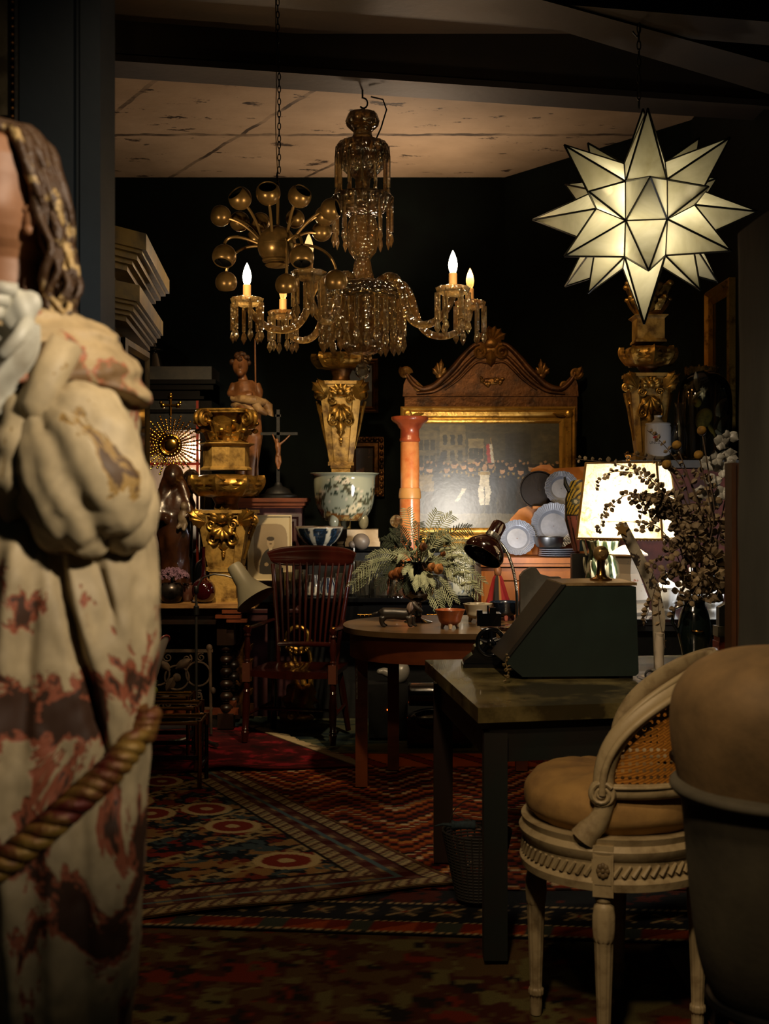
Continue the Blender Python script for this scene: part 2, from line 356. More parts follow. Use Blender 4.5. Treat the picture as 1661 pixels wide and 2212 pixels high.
# ============ CARVED SAINT, near left =========================================
SY=1.5; S0=SY/F; BASE=2750
def interp(tab,x):
    if x<=tab[0][0]: return tab[0][1]
    for (a,p),(c,q) in zip(tab,tab[1:]):
        if x<=c:
            t=(x-a)/(c-a); t=t*t*(3-2*t)*.5+t*.5; return p+(q-p)*t
    return tab[-1][1]
RC=[(640,60),(670,130),(700,195),(740,240),(800,270),(860,288),(950,290),(1100,310),(1200,330),(1290,338),(1400,333),(1500,322),(1640,314),(1700,308),(1900,306),(2000,300),(2100,290),(2212,278),(2750,300)]
FOLDS=[((158,1195),(262,1690),-46,11),((235,1215),(262,1330),-30,9),((95,1150),(20,1760),30,26),((10,1180),(-60,1900),-25,16),((120,1250),(95,1600),-14,14),
       ((200,1300),(300,1600),18,18),((300,1180),(330,1560),-14,12),((60,1800),(120,2700),22,28),((200,1750),(215,2700),-16,18),((150,1800),(165,2600),18,22),((20,1850),(30,2700),-40,22)]
def lobe(px,py):
    d=0
    for (x0,y0),(x1,y1),amp,w in FOLDS:
        if y0-60<py<y1+60:
            t=min(1,max(0,(py-y0)/(y1-y0))); xl=x0+(x1-x0)*t; e=min(1,(py-y0+60)/90,(y1+60-py)/90)
            d+=amp*max(0,e)*math.exp(-((px-xl)/w)**2)
    return d
def robe_pt(u,py):
    rx=interp(RC,py)+20; ry=rx*.62; a=TAU*u; x=rx*math.cos(a); y=ry*math.sin(a)
    if y<0:
        k=lobe(x-20,py); y-=k*abs(math.sin(a))**.7
    n=noise.noise((x*.018,y*.018,py*.010))*9+noise.noise((x*.05,y*.05,py*.03))*3.5
    r=math.hypot(x,y) or 1
    return (x+x/r*n,y+y/r*n,BASE-py)
def rsurf(px,py):
    rx=interp(RC,py)+20; k=max(-.999,min(.999,(px+20)/rx)); return -rx*.62*math.sqrt(1-k*k)
def sp(px,py,dy=0): return (px+20,rsurf(px,py)+dy,BASE-py)
def peel(name,cream,red,brown,hi=.55,sc=9):
    g=NG(name); v=g.coord((1,1,.75)); n=g.noise(v,sc,7,.68,.4); n2=g.noise(g.coord((1,1,.6)),sc*.62,6,.66,.6)
    big=g.noise(v,sc*.35,3,.5)
    c=g.mix(g.ramp(n,[(.3,0.),(.7,1.)]),lin(cream),tuple(k*.52 for k in lin(cream)))
    zz=g.n('ShaderNodeSeparateXYZ',{0:g.n('ShaderNodeTexCoord').outputs['Object']})
    low=g.n('ShaderNodeMapRange',{0:zz.outputs[2],1:1.02,2:.35,3:-.06,4:.10}).outputs[0]
    n2c=g.n('ShaderNodeMapRange',{0:n2,1:.4,2:.6,3:.15,4:.85},clamp=False).outputs[0]
    s=g.n('ShaderNodeMath',{0:g.n('ShaderNodeMath',{0:n2c,1:big},operation='ADD'),1:low},operation='ADD')
    s=g.n('ShaderNodeMath',{0:s,1:.4},operation='MULTIPLY')
    c=g.mix(g.ramp(s,[(hi,0.),(hi+.008,1.)]),c,lin(red))
    s2=g.n('ShaderNodeMath',{0:s,1:g.n('ShaderNodeMath',{0:n,1:.12},operation='MULTIPLY')},operation='ADD')
    c=g.mix(g.ramp(s2,[(hi+.10,0.),(hi+.11,1.)]),c,lin(brown))
    h=g.mix(g.ramp(s,[(hi,0.),(hi+.015,1.)]),(1,1,1),(0,0,0))
    g.bsdf(Base_Color=c,Roughness=.62,Normal=g.bump(h,.5,.006)); return g.m
ROBE=peel('peeling_cream_paint','#b5a07a','#8a4a30','#38200f',.44,13)
SLEEVE=peel('peeling_cream_gesso','#c0ab84','#8f7038','#4a3215',.472,16)
MANT=peel('peeling_mantle_paint','#b39b72','#9c5c40','#6a5030',.425,20)
SKIN=M('painted_carved_skin','#8a5f3f',.55,0,'#6a432a',6,.4,.7,.08,40)
HAIR=M('worn_brown_carved_hair','#3d2712',.5,.1,'#a58a5a',26,.57,.62,.6,60)
st=thing('carved_saint_statue','life-size carved wooden saint in flaking cream robe with rope girdle, near left','statue',(PXX(-20,SY),SY+.02,PZ(BASE,SY)+.003))
b=B(S0); rows=[640,655]+list(range(670,2760,9)); b.grid(lambda u,v: robe_pt(u,rows[min(len(rows)-1,int(round(v*(len(rows)-1))))]),230,len(rows),cu=True); mesh_obj('robe',b,ROBE,st,ang=180)
# body: torso, neck and head as one carved surface
b=B(S0)
prof=[(660,112,90,6),(630,98,84,10),(600,88,80,12),(570,86,80,12),(552,94,92,8),(535,108,112,0),(510,119,128,-6),(480,125,136,-8),(440,128,140,-8),(400,130,142,-8),(360,128,138,-8),(325,116,124,-10),(300,92,98,-12),(284,58,60,-14),(276,10,10,-14)]
def body(u,v):
    k=v*(len(prof)-1); i=min(len(prof)-2,int(k)); t=k-i; q=[prof[i][j]*(1-t)+prof[i+1][j]*t for j in range(4)]
    a=TAU*u; x=q[3]+q[1]*math.cos(a); y=-12+q[2]*math.sin(a); z=BASE-q[0]
    # face looks toward camera and left: brow, sockets, nose, lips, chin
    fa=math.atan2(math.sin(a+PI*.60),math.cos(a+PI*.60)); h=q[0]
    def bumpy(ca,ch,wa,wh,am): return am*math.exp(-((fa-ca)/wa)**2-((h-ch)/wh)**2)
    d=bumpy(0,455,.14,34,34)+bumpy(0,478,.2,14,14)-bumpy(.36,415,.2,16,16)-bumpy(-.36,415,.2,16,16)+bumpy(.36,415,.11,8,12)+bumpy(-.36,415,.11,8,12)+bumpy(0,396,.5,12,7)+bumpy(0,503,.3,7,9)-bumpy(0,511,.3,3,7)+bumpy(0,518,.26,7,9)+bumpy(0,543,.3,15,14)+bumpy(.75,470,.3,35,8)
    return (x+d*math.cos(a),y+d*math.sin(a),z)
b.grid(body,90,110,cu=True)
mesh_obj('head_and_neck',b,SKIN,st,ang=180)
b=B(S0); c=Vector((102,-92,BASE-492))
b.ell(c,(16,13,30),12,10,(0,.15,0)); b.tube([c+Vector((math.cos(t)*14,-8,math.sin(t)*25)) for t in [k*.45-1.2 for k in range(9)]],[5]*9,6); b.ell(c+Vector((-2,-6,-24)),(12,10,12),10,8)
mesh_obj('ear',b,SKIN,st)
b=B(S0); inn=[(-60,292),(8,306),(42,345),(58,420),(74,480),(88,560),(98,630),(102,690)]; out=[(-60,262),(40,280),(98,335),(128,420),(146,520),(150,600),(142,660),(150,715)]
def path(tab,t):
    k=t*(len(tab)-1); i=min(len(tab)-2,int(k)); f=k-i; return tab[i][0]*(1-f)+tab[i+1][0]*f,tab[i][1]*(1-f)+tab[i+1][1]*f
for j in range(44):
    k=(j%11)/10; lay=j//11; pts=[];rr=[]; ph=rnd.random()*6
    for i in range(27):
        t=i/26; a=path(inn,t); o=path(out,t); w=math.sin(t*21+ph)*13*(.3+t); kk=k+.12*math.sin(t*15+ph)
        x=a[0]*(1-kk)+o[0]*kk+w; y=a[1]*(1-kk)+o[1]*kk
        dy=-112+kk*74+lay*30+math.cos(t*15+ph)*9; x-=dy*.31; pts.append((x+20,dy,BASE-y)); rr.append((10+2.6*math.sin(t*19+ph*2))*(.75+.5*math.sin(PI*min(1,t+.15))))
    b.tube(pts,rr,8)
b.ell((-10,50,BASE-420),(142,116,148),30,20,disp=lambda d:1+.03*math.sin(d.x*16+d.z*9))
for i in range(16):   # knobbly curl ends along the outline
    t=.3+.7*i/15; x,y=path(out,t); b.ell((x+20,-20+rnd.uniform(-30,20),BASE-y),(rnd.uniform(12,20),20,rnd.uniform(14,24)),8,7)
mesh_obj('hair',b,HAIR,st,ang=60)
# mantle over the shoulders
b=B(S0)
def mant(u,v):
    py=672+v*188; rx=interp(RC,py)+20+18+10*v; ry=rx*.66; a=TAU*u; x=rx*math.cos(a); y=ry*math.sin(a); dr=-1 if y<0 else 0
    py+= 18*math.sin(a*3+1)*v; n=noise.noise((x*.02,y*.02,py*.03))*12+noise.noise((x*.06,y*.06,py*.06))*5+6*math.sin(py*.09+a*4)
    r=math.hypot(x,y); return (x+x/r*n,y+y/r*n-30*v*abs(dr),BASE-py)
b.grid(mant,160,34,cu=True)
def hem(u,v): p=Vector(mant(u,1)); q=Vector((p.x*.9,p.y*.9,p.z-6)); return p.lerp(q,v)
b.grid(hem,160,4,cu=True); mesh_obj('mantle',b,MANT,st,ang=180)
# big gathered sleeve hanging from the raised forearm
b=B(S0); sc=Vector((226,-175,BASE-1030))
def slv(d):
    fx,fz=d.x+.55,1.25-d.z; ph=math.atan2(fx,fz)+.10*noise.noise((d.x*1.6,d.y*1.6,d.z*1.6)); q=math.hypot(fx,fz)/2.2
    f=.042*math.sin(ph*11+.8)*q+.020*math.sin(ph*25+2)*q-.13*math.exp(-((ph-.44)/.085)**2)*q*(d.y<.3)-.22*math.exp(-((ph-.16)/.10)**2)*max(0,q-.45)*(d.y<.3)
    return 1+f+.05*noise.noise((d.x*3,d.y*3,d.z*3))+.02*noise.noise((d.x*9,d.y*9,d.z*9))
b.ell(sc,(142,118,184),80,60,(0,-.16,0),slv); b.ell((112,-190,BASE-990),(62,70,140),40,30,(0,.1,0),lambda d:1+.05*math.sin(d.z*11)+.05*noise.noise((d.x*4,d.y*4,d.z*4)))
b.ell((300,-120,BASE-1090),(78,90,110),30,24,(0,-.2,0),lambda d:1+.05*noise.noise((d.x*4,d.y*4,d.z*4)))
mesh_obj('sleeve',b,SLEEVE,st,ang=180)
b=B(S0); b.tube([(200,-190,BASE-770),(176,-216,BASE-830),(156,-226,BASE-890),(150,-205,BASE-950)],[30,40,42,26],24)
for v in b.bm.verts: v.co+=Vector((noise.noise(v.co*.02),noise.noise(v.co*.02+Vector((9,0,0))),noise.noise(v.co*.03)))*14
mesh_obj('cuff',b,SLEEVE,st,ang=180)
WHITEH=M('worn_white_painted_hand','#b8b4a4',.5,0,'#8a7f6c',8,.5,.65,.08)
b=B(S0)
b.M=Matrix.Translation((78,0,0))
b.ell((52,-262,BASE-712),(38,24,46),18,14,(0,.7,0),lambda d:1+.10*math.sin(d.z*7+d.x*3))
for k,(dx,dz,ln) in enumerate(((40,40,70),(26,20,82),(12,-4,84),(0,-28,72))):
    p0=Vector((dx+12,-276,BASE-690+dz-26)); b.tube([p0,p0+Vector((-ln*.42,-14,4)),p0+Vector((-ln*.8,-8,-10)),p0+Vector((-ln*1.05,4,-26))],[15,14,12,8],10)
b.tube([(72,-268,BASE-735),(60,-292,BASE-770),(34,-296,BASE-800),(14,-290,BASE-812)],[16,15,13,8],10)
mesh_obj('hand',b,WHITEH,st,ang=180)
# veil of white drapery falling from the hand
b=B(S0)
def veil(u,v):
    py=740+v*175; x=0+u*(150-70*v)+14*math.sin(v*5); y=-262-18*math.sin(u*9+v*3)-16*math.sin(PI*u); return (x+20,y,BASE-py)
b.grid(veil,26,22)
def veil2(u,v): p=veil(u,v); return (p[0],p[1]+14,p[2])
b.grid(veil2,26,22); mesh_obj('draped_cloth',b,WHITEH,st,ang=180)
ROPE=M('gilded_rope','#8a6a2c',.5,.3,'#5c1f12',14,.45,.6,.4,60)
b=B(S0); ctr=[(-150,1945),(-60,1900),(40,1832),(130,1765),(215,1690),(270,1640),(308,1585),(318,1540)]
cp=[]
for i in range(120):
    t=i/119; x,y=path(ctr,t); cp.append(Vector(sp(x,y,-22)) if x<300 else Vector((x+22,rsurf(300,y)*(1-(x-300)/40),BASE-y)))
for sidx in range(3):
    pts=[]
    for i,p in enumerate(cp):
        t=(cp[min(119,i+1)]-cp[max(0,i-1)]).normalized(); n1=t.cross(Vector((0,1,0))).normalized(); n2=t.cross(n1); a=i*.42+sidx*TAU/3
        pts.append(p+n1*math.cos(a)*17+n2*math.sin(a)*17)
    b.tube(pts,[16]*120,9)
mesh_obj('rope_girdle',b,ROPE,st,ang=60)
b=B(); zb=PZ(BASE,SY); b.box((0,0,zb*.5),(.46,.36,zb-.08)); b.box((0,0,.03),(.52,.42,.06)); b.box((0,0,zb-.03),(.5,.4,.06))
tag(mesh_obj('statue_plinth',b,DARKW,loc=(PXX(-20,SY),SY+.02,0)),'dark wooden plinth under the carved saint','plinth')
# ============ CANE TUB CHAIR, near right ======================================
CHP=M('distressed_cream_paint','#a3926f',.5,0,'#6d5a3c',12,.5,.72,.12,40)
ang=math.atan2(-.965,-.262)
ch=thing('cane_tub_chair','cream painted tub chair with cane side, rosette blocks and fluted legs','chair',(.60,3.18,.0065),ang)
HW=.235
def plan(t,o=0):   # round seat outline; t in 0..1
    a=TAU*t; c=math.cos(a); s=math.sin(a); return (HW+.012+o)*c,((.245+o)*s if s>0 else (.225+o)*s)
b=B()
lev=[(.425,.0),(.425,.012),(.445,.016),(.455,.004),(.495,.004),(.505,.014),(.522,.018),(.535,.006),(.552,.012),(.552,-.03)]
b.grid(lambda u,v:(lambda k:(*plan(u,k[1]),k[0]))(lev[int(round(v*9))]),96,10,cu=True); vs=[b.v((*plan(i/60,-.03),.53)) for i in range(60)]; b.f(vs)
mesh_obj('seat_rail',b,CHP,ch)
b=B()
for i in range(66):   # carved ribbon band
    t=i/66; x,y=plan(t,.007); x2,y2=plan(t+.012,.007); b.tube([(x,y,.462),(x2,y2,.488)],[.007,.004],6)
mesh_obj('carved_band',b,CHP,ch)
for sx in (1,-1):
    b=B(); b.box((sx*HW,.0,.475),(.056,.05,.125)); b.box((sx*HW,-.026,.478),(.044,.004,.07)); b.box((sx*(HW+.028),0,.478),(.004,.04,.07))
    blk=mesh_obj('corner_block',b,CHP,ch)
    b=B()
    for k in range(8):
        a=TAU*k/8; b.ell((sx*(HW+.032),math.cos(a)*.010,.478+math.sin(a)*.012),(.005,.007,.008),8,6); b.ell((sx*HW+math.cos(a)*.010,-.030,.478+math.sin(a)*.012),(.007,.005,.008),8,6)
    b.ell((sx*(HW+.033),0,.478),(.006,.006,.007),8,6); b.ell((sx*HW,-.031,.478),(.006,.006,.007),8,6); mesh_obj('rosette',b,M('rosette_paint','#6f5c3c',.55,0,'#4b3c26',20),blk)
def leg(x,y):
    b=B(); fl=lambda a,z,k: 1-.09*(.5+.5*math.cos(a*12)) if .03<z<.30 else 1-.05*(.5+.5*math.cos(a*8)) if .30<=z<.375 else 1
    pr=[(.014,0),(.016,.02),(.0165,.05),(.021,.055),(.021,.068),(.0165,.074),(.018,.12),(.021,.20),(.0245,.296),(.026,.30),(.029,.33),(.029,.36),(.024,.385),(.018,.392),(.022,.398),(.022,.404),(.017,.41),(.023,.418),(.023,.43)]
    p2=[]
    for (r0,z0),(r1,z1) in zip(pr,pr[1:]):
        for k in range(3): p2.append((r0+(r1-r0)*k/3,z0+(z1-z0)*k/3))
    b.lathe(p2+[pr[-1]],48,(x,y,0),fl); mesh_obj('leg',b,CHP,ch,ang=60)
for x,y in ((HW,0),(-HW,0),(0,-.20),(0,.22)): leg(x,y)
CUSH=M('tan_velvet','#9c7a44',.85,0,'#6f5330',7,.4,.7,.25,14)
b=B()
def cush(u,v):
    a=v*PI-PI/2; k=math.cos(a)**.45 if abs(a)<PI/2-.001 else 0; x,y=plan(u,.0); y0=.0; z=.605+.058*math.sin(a)*abs(math.sin(a))**-.35 if abs(math.sin(a))>.01 else .605
    n=noise.noise((x*9,y*9,z*9))*.010+noise.noise((x*22,y*22,z*22))*.004
    return (x*(k*1.0)*(1+n*3),y0+(y-y0)*k*1.02*(1+n*3),z+.012*(k<.9)*math.sin(a)+n)
b.grid(cush,96,26,cu=True); mesh_obj('seat_cushion',b,CUSH,ch,ang=180)
def arc(th): c=math.cos(th); s=math.sin(th); return (.250*c,.265*s if s>1e-6 else 0,.675+.29*s**.42 if s>1e-6 else .675)
ths=[PI*(.5-.5*math.cos(PI*i/60)) for i in range(61)]
b=B(); pts=[Vector(arc(t)) for t in ths]; b.tube(pts,[.026]*61,12,flat=.75)
b.tube([p+Vector((p.x*.09,(p.y-.02)*.05,-.012)) for p in pts],[.009]*61,8); b.tube([p+Vector((p.x*.02,0,.022)) for p in pts],[.008]*61,8)
mesh_obj('top_rail',b,CHP,ch,ang=70)
b=B(); pts=[Vector((arc(t)[0],arc(t)[1],.668)) for t in ths]; b.tube(pts,[.013]*61,10,flat=1.5); b.tube([p+Vector((p.x*.06,.003,.012)) for p in pts],[.005]*61,6); mesh_obj('lower_rail',b,CHP,ch,ang=70)
g=NG('woven_cane'); at=g.n('ShaderNodeAttribute',attribute_name='Col'); sp3=g.n('ShaderNodeSeparateColor',{0:at.outputs['Color']})
def fr(sock,k,off=0): return g.n('ShaderNodeMath',{0:g.n('ShaderNodeMath',{0:g.n('ShaderNodeMath',{0:sock,1:k},operation='MULTIPLY'),1:off},operation='ADD')},operation='FRACT')
def holes(off):
    a=g.n('ShaderNodeMath',{0:fr(sp3.outputs[0],46,off),1:.5},operation='SUBTRACT'); c=g.n('ShaderNodeMath',{0:fr(sp3.outputs[1],19,off),1:.5},operation='SUBTRACT')
    return g.n('ShaderNodeMath',{0:g.n('ShaderNodeMath',{0:a,1:a},operation='MULTIPLY'),1:g.n('ShaderNodeMath',{0:c,1:c},operation='MULTIPLY')},operation='ADD')
h=g.n('ShaderNodeMath',{0:holes(0),1:.075},operation='LESS_THAN')
weave=g.n('ShaderNodeTexWave',{'Vector':g.coord((1,1,1),rot=(0,R(45),0)),'Scale':60,'Distortion':1.5})
cc=g.mix(weave.outputs['Fac'],lin('#b57a2c'),lin('#7c4c18'))
pb=g.n('ShaderNodeBsdfPrincipled',{'Base Color':cc,'Roughness':.5}); g.put(g.out.inputs[0],g.n('ShaderNodeMixShader',{0:h,1:pb,2:g.n('ShaderNodeBsdfTransparent')}))
b=B(); UVs=[]
def cane(u,v):
    x,y,z=arc(PI*(.5-.5*math.cos(PI*u))); return (x*.985,y-.004,.668+(z-.668)*v)
b.grid(cane,81,14); o=mesh_obj('cane_panel',b,g.m,ch)
paint(o,lambda co: np.stack([np.arctan2(co[:,1],co[:,0])/PI*.95+.02,(co[:,2]-.66)/.32,np.zeros(len(co))],1))
for sx in (1,-1):
    b=B(); x=sx*.248
    b.tube([(x,.02,.68),(x,.004,.64),(x,-.004,.61),(x,-.016,.588),(x,-.034,.57),(x,-.05,.548)],[.020,.024,.024,.027,.030,.034],10,flat=.8); mesh_obj('arm_support',b,CHP,ch,ang=70)
    b=B(); b.lathe([(.030,-.022),(.034,-.016),(.034,.016),(.030,.022)],24); bm=b.bm; bmesh.ops.rotate(bm,cent=(0,0,0),matrix=Matrix.Rotation(R(90),3,'Y'),verts=bm.verts); bmesh.ops.translate(bm,vec=(x,-.002,.665),verts=bm.verts)
    for side in (.024,-.024):
        pts=[];n=26
        for i in range(n):
            t=i/(n-1); a=.6+TAU*2.0*t; q=.029*(1-.85*t); pts.append((x+side,-.002+q*math.cos(a),.665+q*math.sin(a)))
        b.tube(pts,[.0055*(1-.4*i/n) for i in range(n)],6)
    mesh_obj('scroll',b,CHP,ch)
b=B(); b.ell((.195,.165,.755),(.012,.012,.012),12,8); mesh_obj('round_stud',b,M('dark_bronze_stud','#2a2013',.4,.6),ch)
# ============ DOMED VESSEL + POST, near right edge ============================
VES=M('weathered_brown_vessel','#7d6440',.75,0,'#463822',4,.38,.68,.35,9)
VY=2.2; vx=PXX(1700,VY)
ve=thing('domed_vessel','large weathered brown domed vessel at lower right, in front of the cane chair','vessel',(vx,VY,0))
b=B(); wob=lambda a,z,k:1+.018*math.sin(a*3+z*7)+.010*math.sin(a*7-z*13)
def smooth(pr,n=5):
    out=[]
    for i in range(len(pr)-1):
        p0=pr[max(0,i-1)];p1=pr[i];p2=pr[i+1];p3=pr[min(len(pr)-1,i+2)]
        for k in range(n):
            t=k/n; q=[]
            for d in (0,1): q.append(.5*(2*p1[d]+(p2[d]-p0[d])*t+(2*p0[d]-5*p1[d]+4*p2[d]-p3[d])*t*t+(3*p1[d]-p0[d]-3*p2[d]+p3[d])*t**3))
            out.append((max(.0005,q[0]),q[1]))
    return out+[pr[-1]]
b.lathe(smooth([(.19,.862),(.203,.93),(.207,.99),(.200,1.035),(.172,1.075),(.125,1.10),(.07,1.112),(.004,1.116)]),64,mod=wob); mesh_obj('domed_lid',b,VES,ve,ang=180)
b=B(); b.lathe(smooth([(.06,.44),(.125,.47),(.155,.54),(.172,.66),(.184,.78),(.192,.838),(.205,.848),(.212,.858),(.205,.868),(.18,.872)]),64,mod=lambda a,z,k:1+.012*math.sin(a*3+z*9)); mesh_obj('body',b,M('weathered_grey_vessel','#56503f',.8,0,'#332f26',4,.38,.68,.3,9),ve,ang=180)
for k in range(3):
    a=TAU*k/3+.5; b=B(); b.tube([(math.cos(a)*.11,math.sin(a)*.11,.50),(math.cos(a)*.135,math.sin(a)*.135,.25),(math.cos(a)*.15,math.sin(a)*.15,.0)],[.014,.012,.012],8); mesh_obj('stand_leg',b,BLACKM,ve)
b=B(); b.torus((0,0,.47),.135,.012,40,8); mesh_obj('stand_ring',b,BLACKM,ve)
PW=M('weathered_grey_timber','#4a4b45',.85,0,'#2b2c29',3,.35,.7,.3,8,stretch=(1,1,.4))
b=B(); x0=PXX(1588,2.93); b.grid(lambda u,v:(lambda a,z:(x0+.17+.17*math.copysign(abs(math.cos(a))**.35,math.cos(a))+.006*noise.noise((a,z*5,0)),2.8+.17*math.copysign(abs(math.sin(a))**.35,math.sin(a)),z))(TAU*u,v*PZ(440,2.62)),40,40,cu=True)
b.bm.verts.ensure_lookup_table(); b.f([b.bm.verts[39*40+i] for i in range(40)])
tag(mesh_obj('timber_post',b,PW,ang=50),'thick dark grey weathered timber post behind the domed vessel, right edge','post')
b=B(); xb=PXX(1574,3.05); zt=PZ(1000,3.05); b.box((xb+.06,3.06,zt/2),(.12,.05,zt)); b.box((xb+.006,3.03,zt/2),(.012,.012,zt))
tag(mesh_obj('wood_panel',b,M('brown_wood_panel','#4a2a10',.5,0,'#2c1808',5,stretch=(1,1,.3))),'upright brown wooden board edge just left of the grey timber post','board')
# ============ CRYSTAL CHANDELIER ==============================================
CY=5.9; CS=CY/F; 
def chz(py): return 1085-py
cr=thing('crystal_chandelier','cut crystal chandelier with candle arms and hanging prisms, centre','chandelier',(PXX(783,CY),CY,CH))
b=B(CS); b.tube([(0,0,892),(0,0,872)],2.2,6); b.tube([(2+9*math.sin(t),0,862+11*math.cos(t)) for t in [k*.5 for k in range(9)]],2,6); b.tube([(4,0,850),(6,0,838),(-3,0,828),(-3,0,822)],2,6)
mesh_obj('hook',b,BLACKM,cr)
b=B(CS); b.tube([(18,6,878),(44,6,872),(52,6,850),(40,4,810),(25,2,775),(22,0,770)],1.8,6); mesh_obj('cable',b,BLACKM,cr)
scal=lambda n,k:(lambda a,z,i:1+k*math.cos(a*n))
b=B(CS)
b.lathe([(20,800),(33,812),(36,824),(30,840),(27,838),(31,822),(18,804)],32,mod=scal(12,.03),cap=False)
b.lathe([(12,760),(22,790),(19,802),(15,812)],24); 
b.lathe([(18,700),(36,712),(52,728),(58,748),(57,768),(52,775),(49,772),(52,750),(46,732),(20,712)],40,mod=scal(16,.03),cap=False)
b.lathe([(8,695),(22,706),(28,716),(22,727),(8,737)],24); b.lathe([(13,655),(17,700)],16); b.lathe([(10,737),(14,760)],16)
b.lathe([(12,620),(40,622),(62,640),(66,658),(60,664),(40,652),(16,640)],40,mod=scal(16,.03),cap=False); b.lathe([(13,640),(17,657)],16)
b.lathe([(26,615),(31,600),(33,560),(28,540),(16,524),(20,500),(24,486),(22,480)],28,mod=scal(10,.04))
mesh_obj('stem',b,CRYSTS,cr,ang=25)
b=B(CS); b.lathe([(24,478),(60,474),(86,464),(97,450),(96,438),(88,432),(84,440),(70,452),(26,460)],48,mod=scal(20,.02)); mesh_obj('canopy_bowl',b,CRYSTS,cr,ang=25)
b=B(CS); b.lathe([(70,434),(68,400),(54,368),(38,348),(40,332),(30,322),(10,318)],40,mod=scal(16,.05)); b.tube([(0,0,318),(0,0,300)],3,8); mesh_obj('inner_bowl',b,CRYSTS,cr,ang=25)
b=B(CS); b.ell((0,0,284),(17,17,18),14,10); mesh_obj('ball_finial',b,CLEAR,cr,smooth=False)
def prism_b(L,w):
    b=B(CS); b.prismz([(w*.55*math.cos(TAU*k/6),w*.38*math.sin(TAU*k/6)) for k in range(6)],-L*.68,0); b.lathe([(.6,-L),(w*.62,-L*.86),(w*.45,-L*.74),(w*.2,-L*.69)],6); b.ell((0,0,3),(2.6,2.6,3),8,6); return b
PM={}
def prism_at(parent,Ln,w,p,rz):
    k=(Ln,w)
    if k not in PM: o=mesh_obj('crystal_prism',prism_b(Ln,w),CRYST,parent,smooth=False); PM[k]=o
    else: o=PM[k].copy(); COL.objects.link(o); o.parent=parent
    o.location=[c*CS for c in p]; o.rotation_euler=(0,0,rz); return o
npr=0
canopy=[o for o in cr.children if o.name.startswith('canopy_bowl')][0]; stem=[o for o in cr.children if o.name.startswith('stem')][0]
for i in range(26): a=TAU*i/26; prism_at(canopy,98 if i%2 else 112,13,(88*math.cos(a),88*math.sin(a),434),a)
for i in range(12): a=TAU*i/12; prism_at(stem,100,8,(56*math.cos(a),56*math.sin(a),748),a)
for i in range(14): a=TAU*i/14; prism_at(stem,102,9,(62*math.cos(a),62*math.sin(a),652),a)
BULBON=emit_mat('lit_flame_bulb','#fff0cf',22); BULBDIM=emit_mat('dim_flame_bulb','#ffc27a',1.6); BULBOFF=glass_mat('unlit_flame_bulb','#e9b98a',.05,1.5,.5)
CAND=M('wax_tube','#b98c55',.6)
RADC=250; lit=[]
for ai,(deg,cupz,state) in enumerate(((-42,428,'on'),(18,440,'off'),(78,436,'off'),(138,432,'off'),(194,424,'on'),(246,448,'off'))):
    a=R(deg); d=Vector((math.cos(a),math.sin(a),0)); up=Vector((0,0,1))
    pr=[(24,452),(60,476),(92,474),(112,446),(126,400),(148,374),(178,366),(208,372),(232,390),(246,408),(250,cupz-12)]
    q=[d*r+up*z for r,z in pr]; pts=[]
    for i in range(len(q)-1):
        p0=q[max(0,i-1)];p1=q[i];p2=q[i+1];p3=q[min(len(q)-1,i+2)]
        for k in range(4):
            t=k/4; pts.append(.5*(2*p1+(p2-p0)*t+(2*p0-5*p1+4*p2-p3)*t*t+(3*p1-p0-3*p2+p3)*t**3))
    pts.append(q[-1]); b=B(CS); b.tube(pts,[9.5-2.5*i/len(pts) for i in range(len(pts))],10); mesh_obj('glass_arm',b,CRYSTS,cr)
    c=d*RADC; b=B(CS); b.lathe([(8,cupz-14),(20,cupz-10),(31,cupz-4),(34,cupz+6),(29,cupz+8),(26,cupz),(10,cupz-2)],28,(c.x,c.y,0),scal(10,.05)); bo=mesh_obj('drip_pan',b,CRYST,cr,ang=25)
    for k in range(6): t=TAU*k/6+ai; prism_at(bo,84,11,(c.x+31*math.cos(t),c.y+31*math.sin(t),cupz-4),t)
    b=B(CS); b.lathe([(8.5,cupz),(8.5,cupz+34),(6,cupz+36)],16,(c.x,c.y,0)); cd=mesh_obj('candle_tube',b,CAND,cr)
    b=B(CS); z=cupz+34; b.lathe([(5,z),(8,z+8),(9.5,z+18),(7.5,z+30),(3.5,z+41),(.6,z+47)],14,(c.x,c.y,0)); mesh_obj('flame_bulb',b,BULBON if state=='on' else BULBDIM if ai in(5,) else BULBOFF,cd)
    lit.append((c*CS+Vector(cr.location)+Vector((0,0,(z+20)*CS)),state))
# ============ BRASS EYEBALL LAMP ==============================================
EY=4.71; ES=EY/F
el=thing('brass_ball_chandelier','aged brass sputnik lamp of eyeball spheres hanging on a long chain','chandelier',(PXX(600,EY),EY,CH))
DKIN=M('black_lamp_inside','#080808',.6)
b=B(ES)
z=1088
while z>718:
    ax='y' if int(z/13)%2 else 'x'; c=(3 if z<980 else 0,0,z-8)
    pts=[(c[0]+(3.2*math.cos(t) if ax=='y' else 0),c[1]+(0 if ax=='y' else 3.2*math.cos(t)),c[2]+8*math.sin(t)) for t in [TAU*k/12 for k in range(13)]]
    b.tube(pts,1.1,5,cap=False); z-=13.4
mesh_obj('chain',b,BLACKM,el)
b=B(ES); b.tube([(-5,2,1088),(-3,2,900),(-5,2,820),(-3,1,760),(0,0,700),(0,0,690)],1.0,5); b.tube([(0,0,715),(-2,0,705),(0,0,692)],2,6); b.tube([(0,0,690),(0,0,600)],3.4,8); mesh_obj('cord_and_rod',b,BRASSD,el)
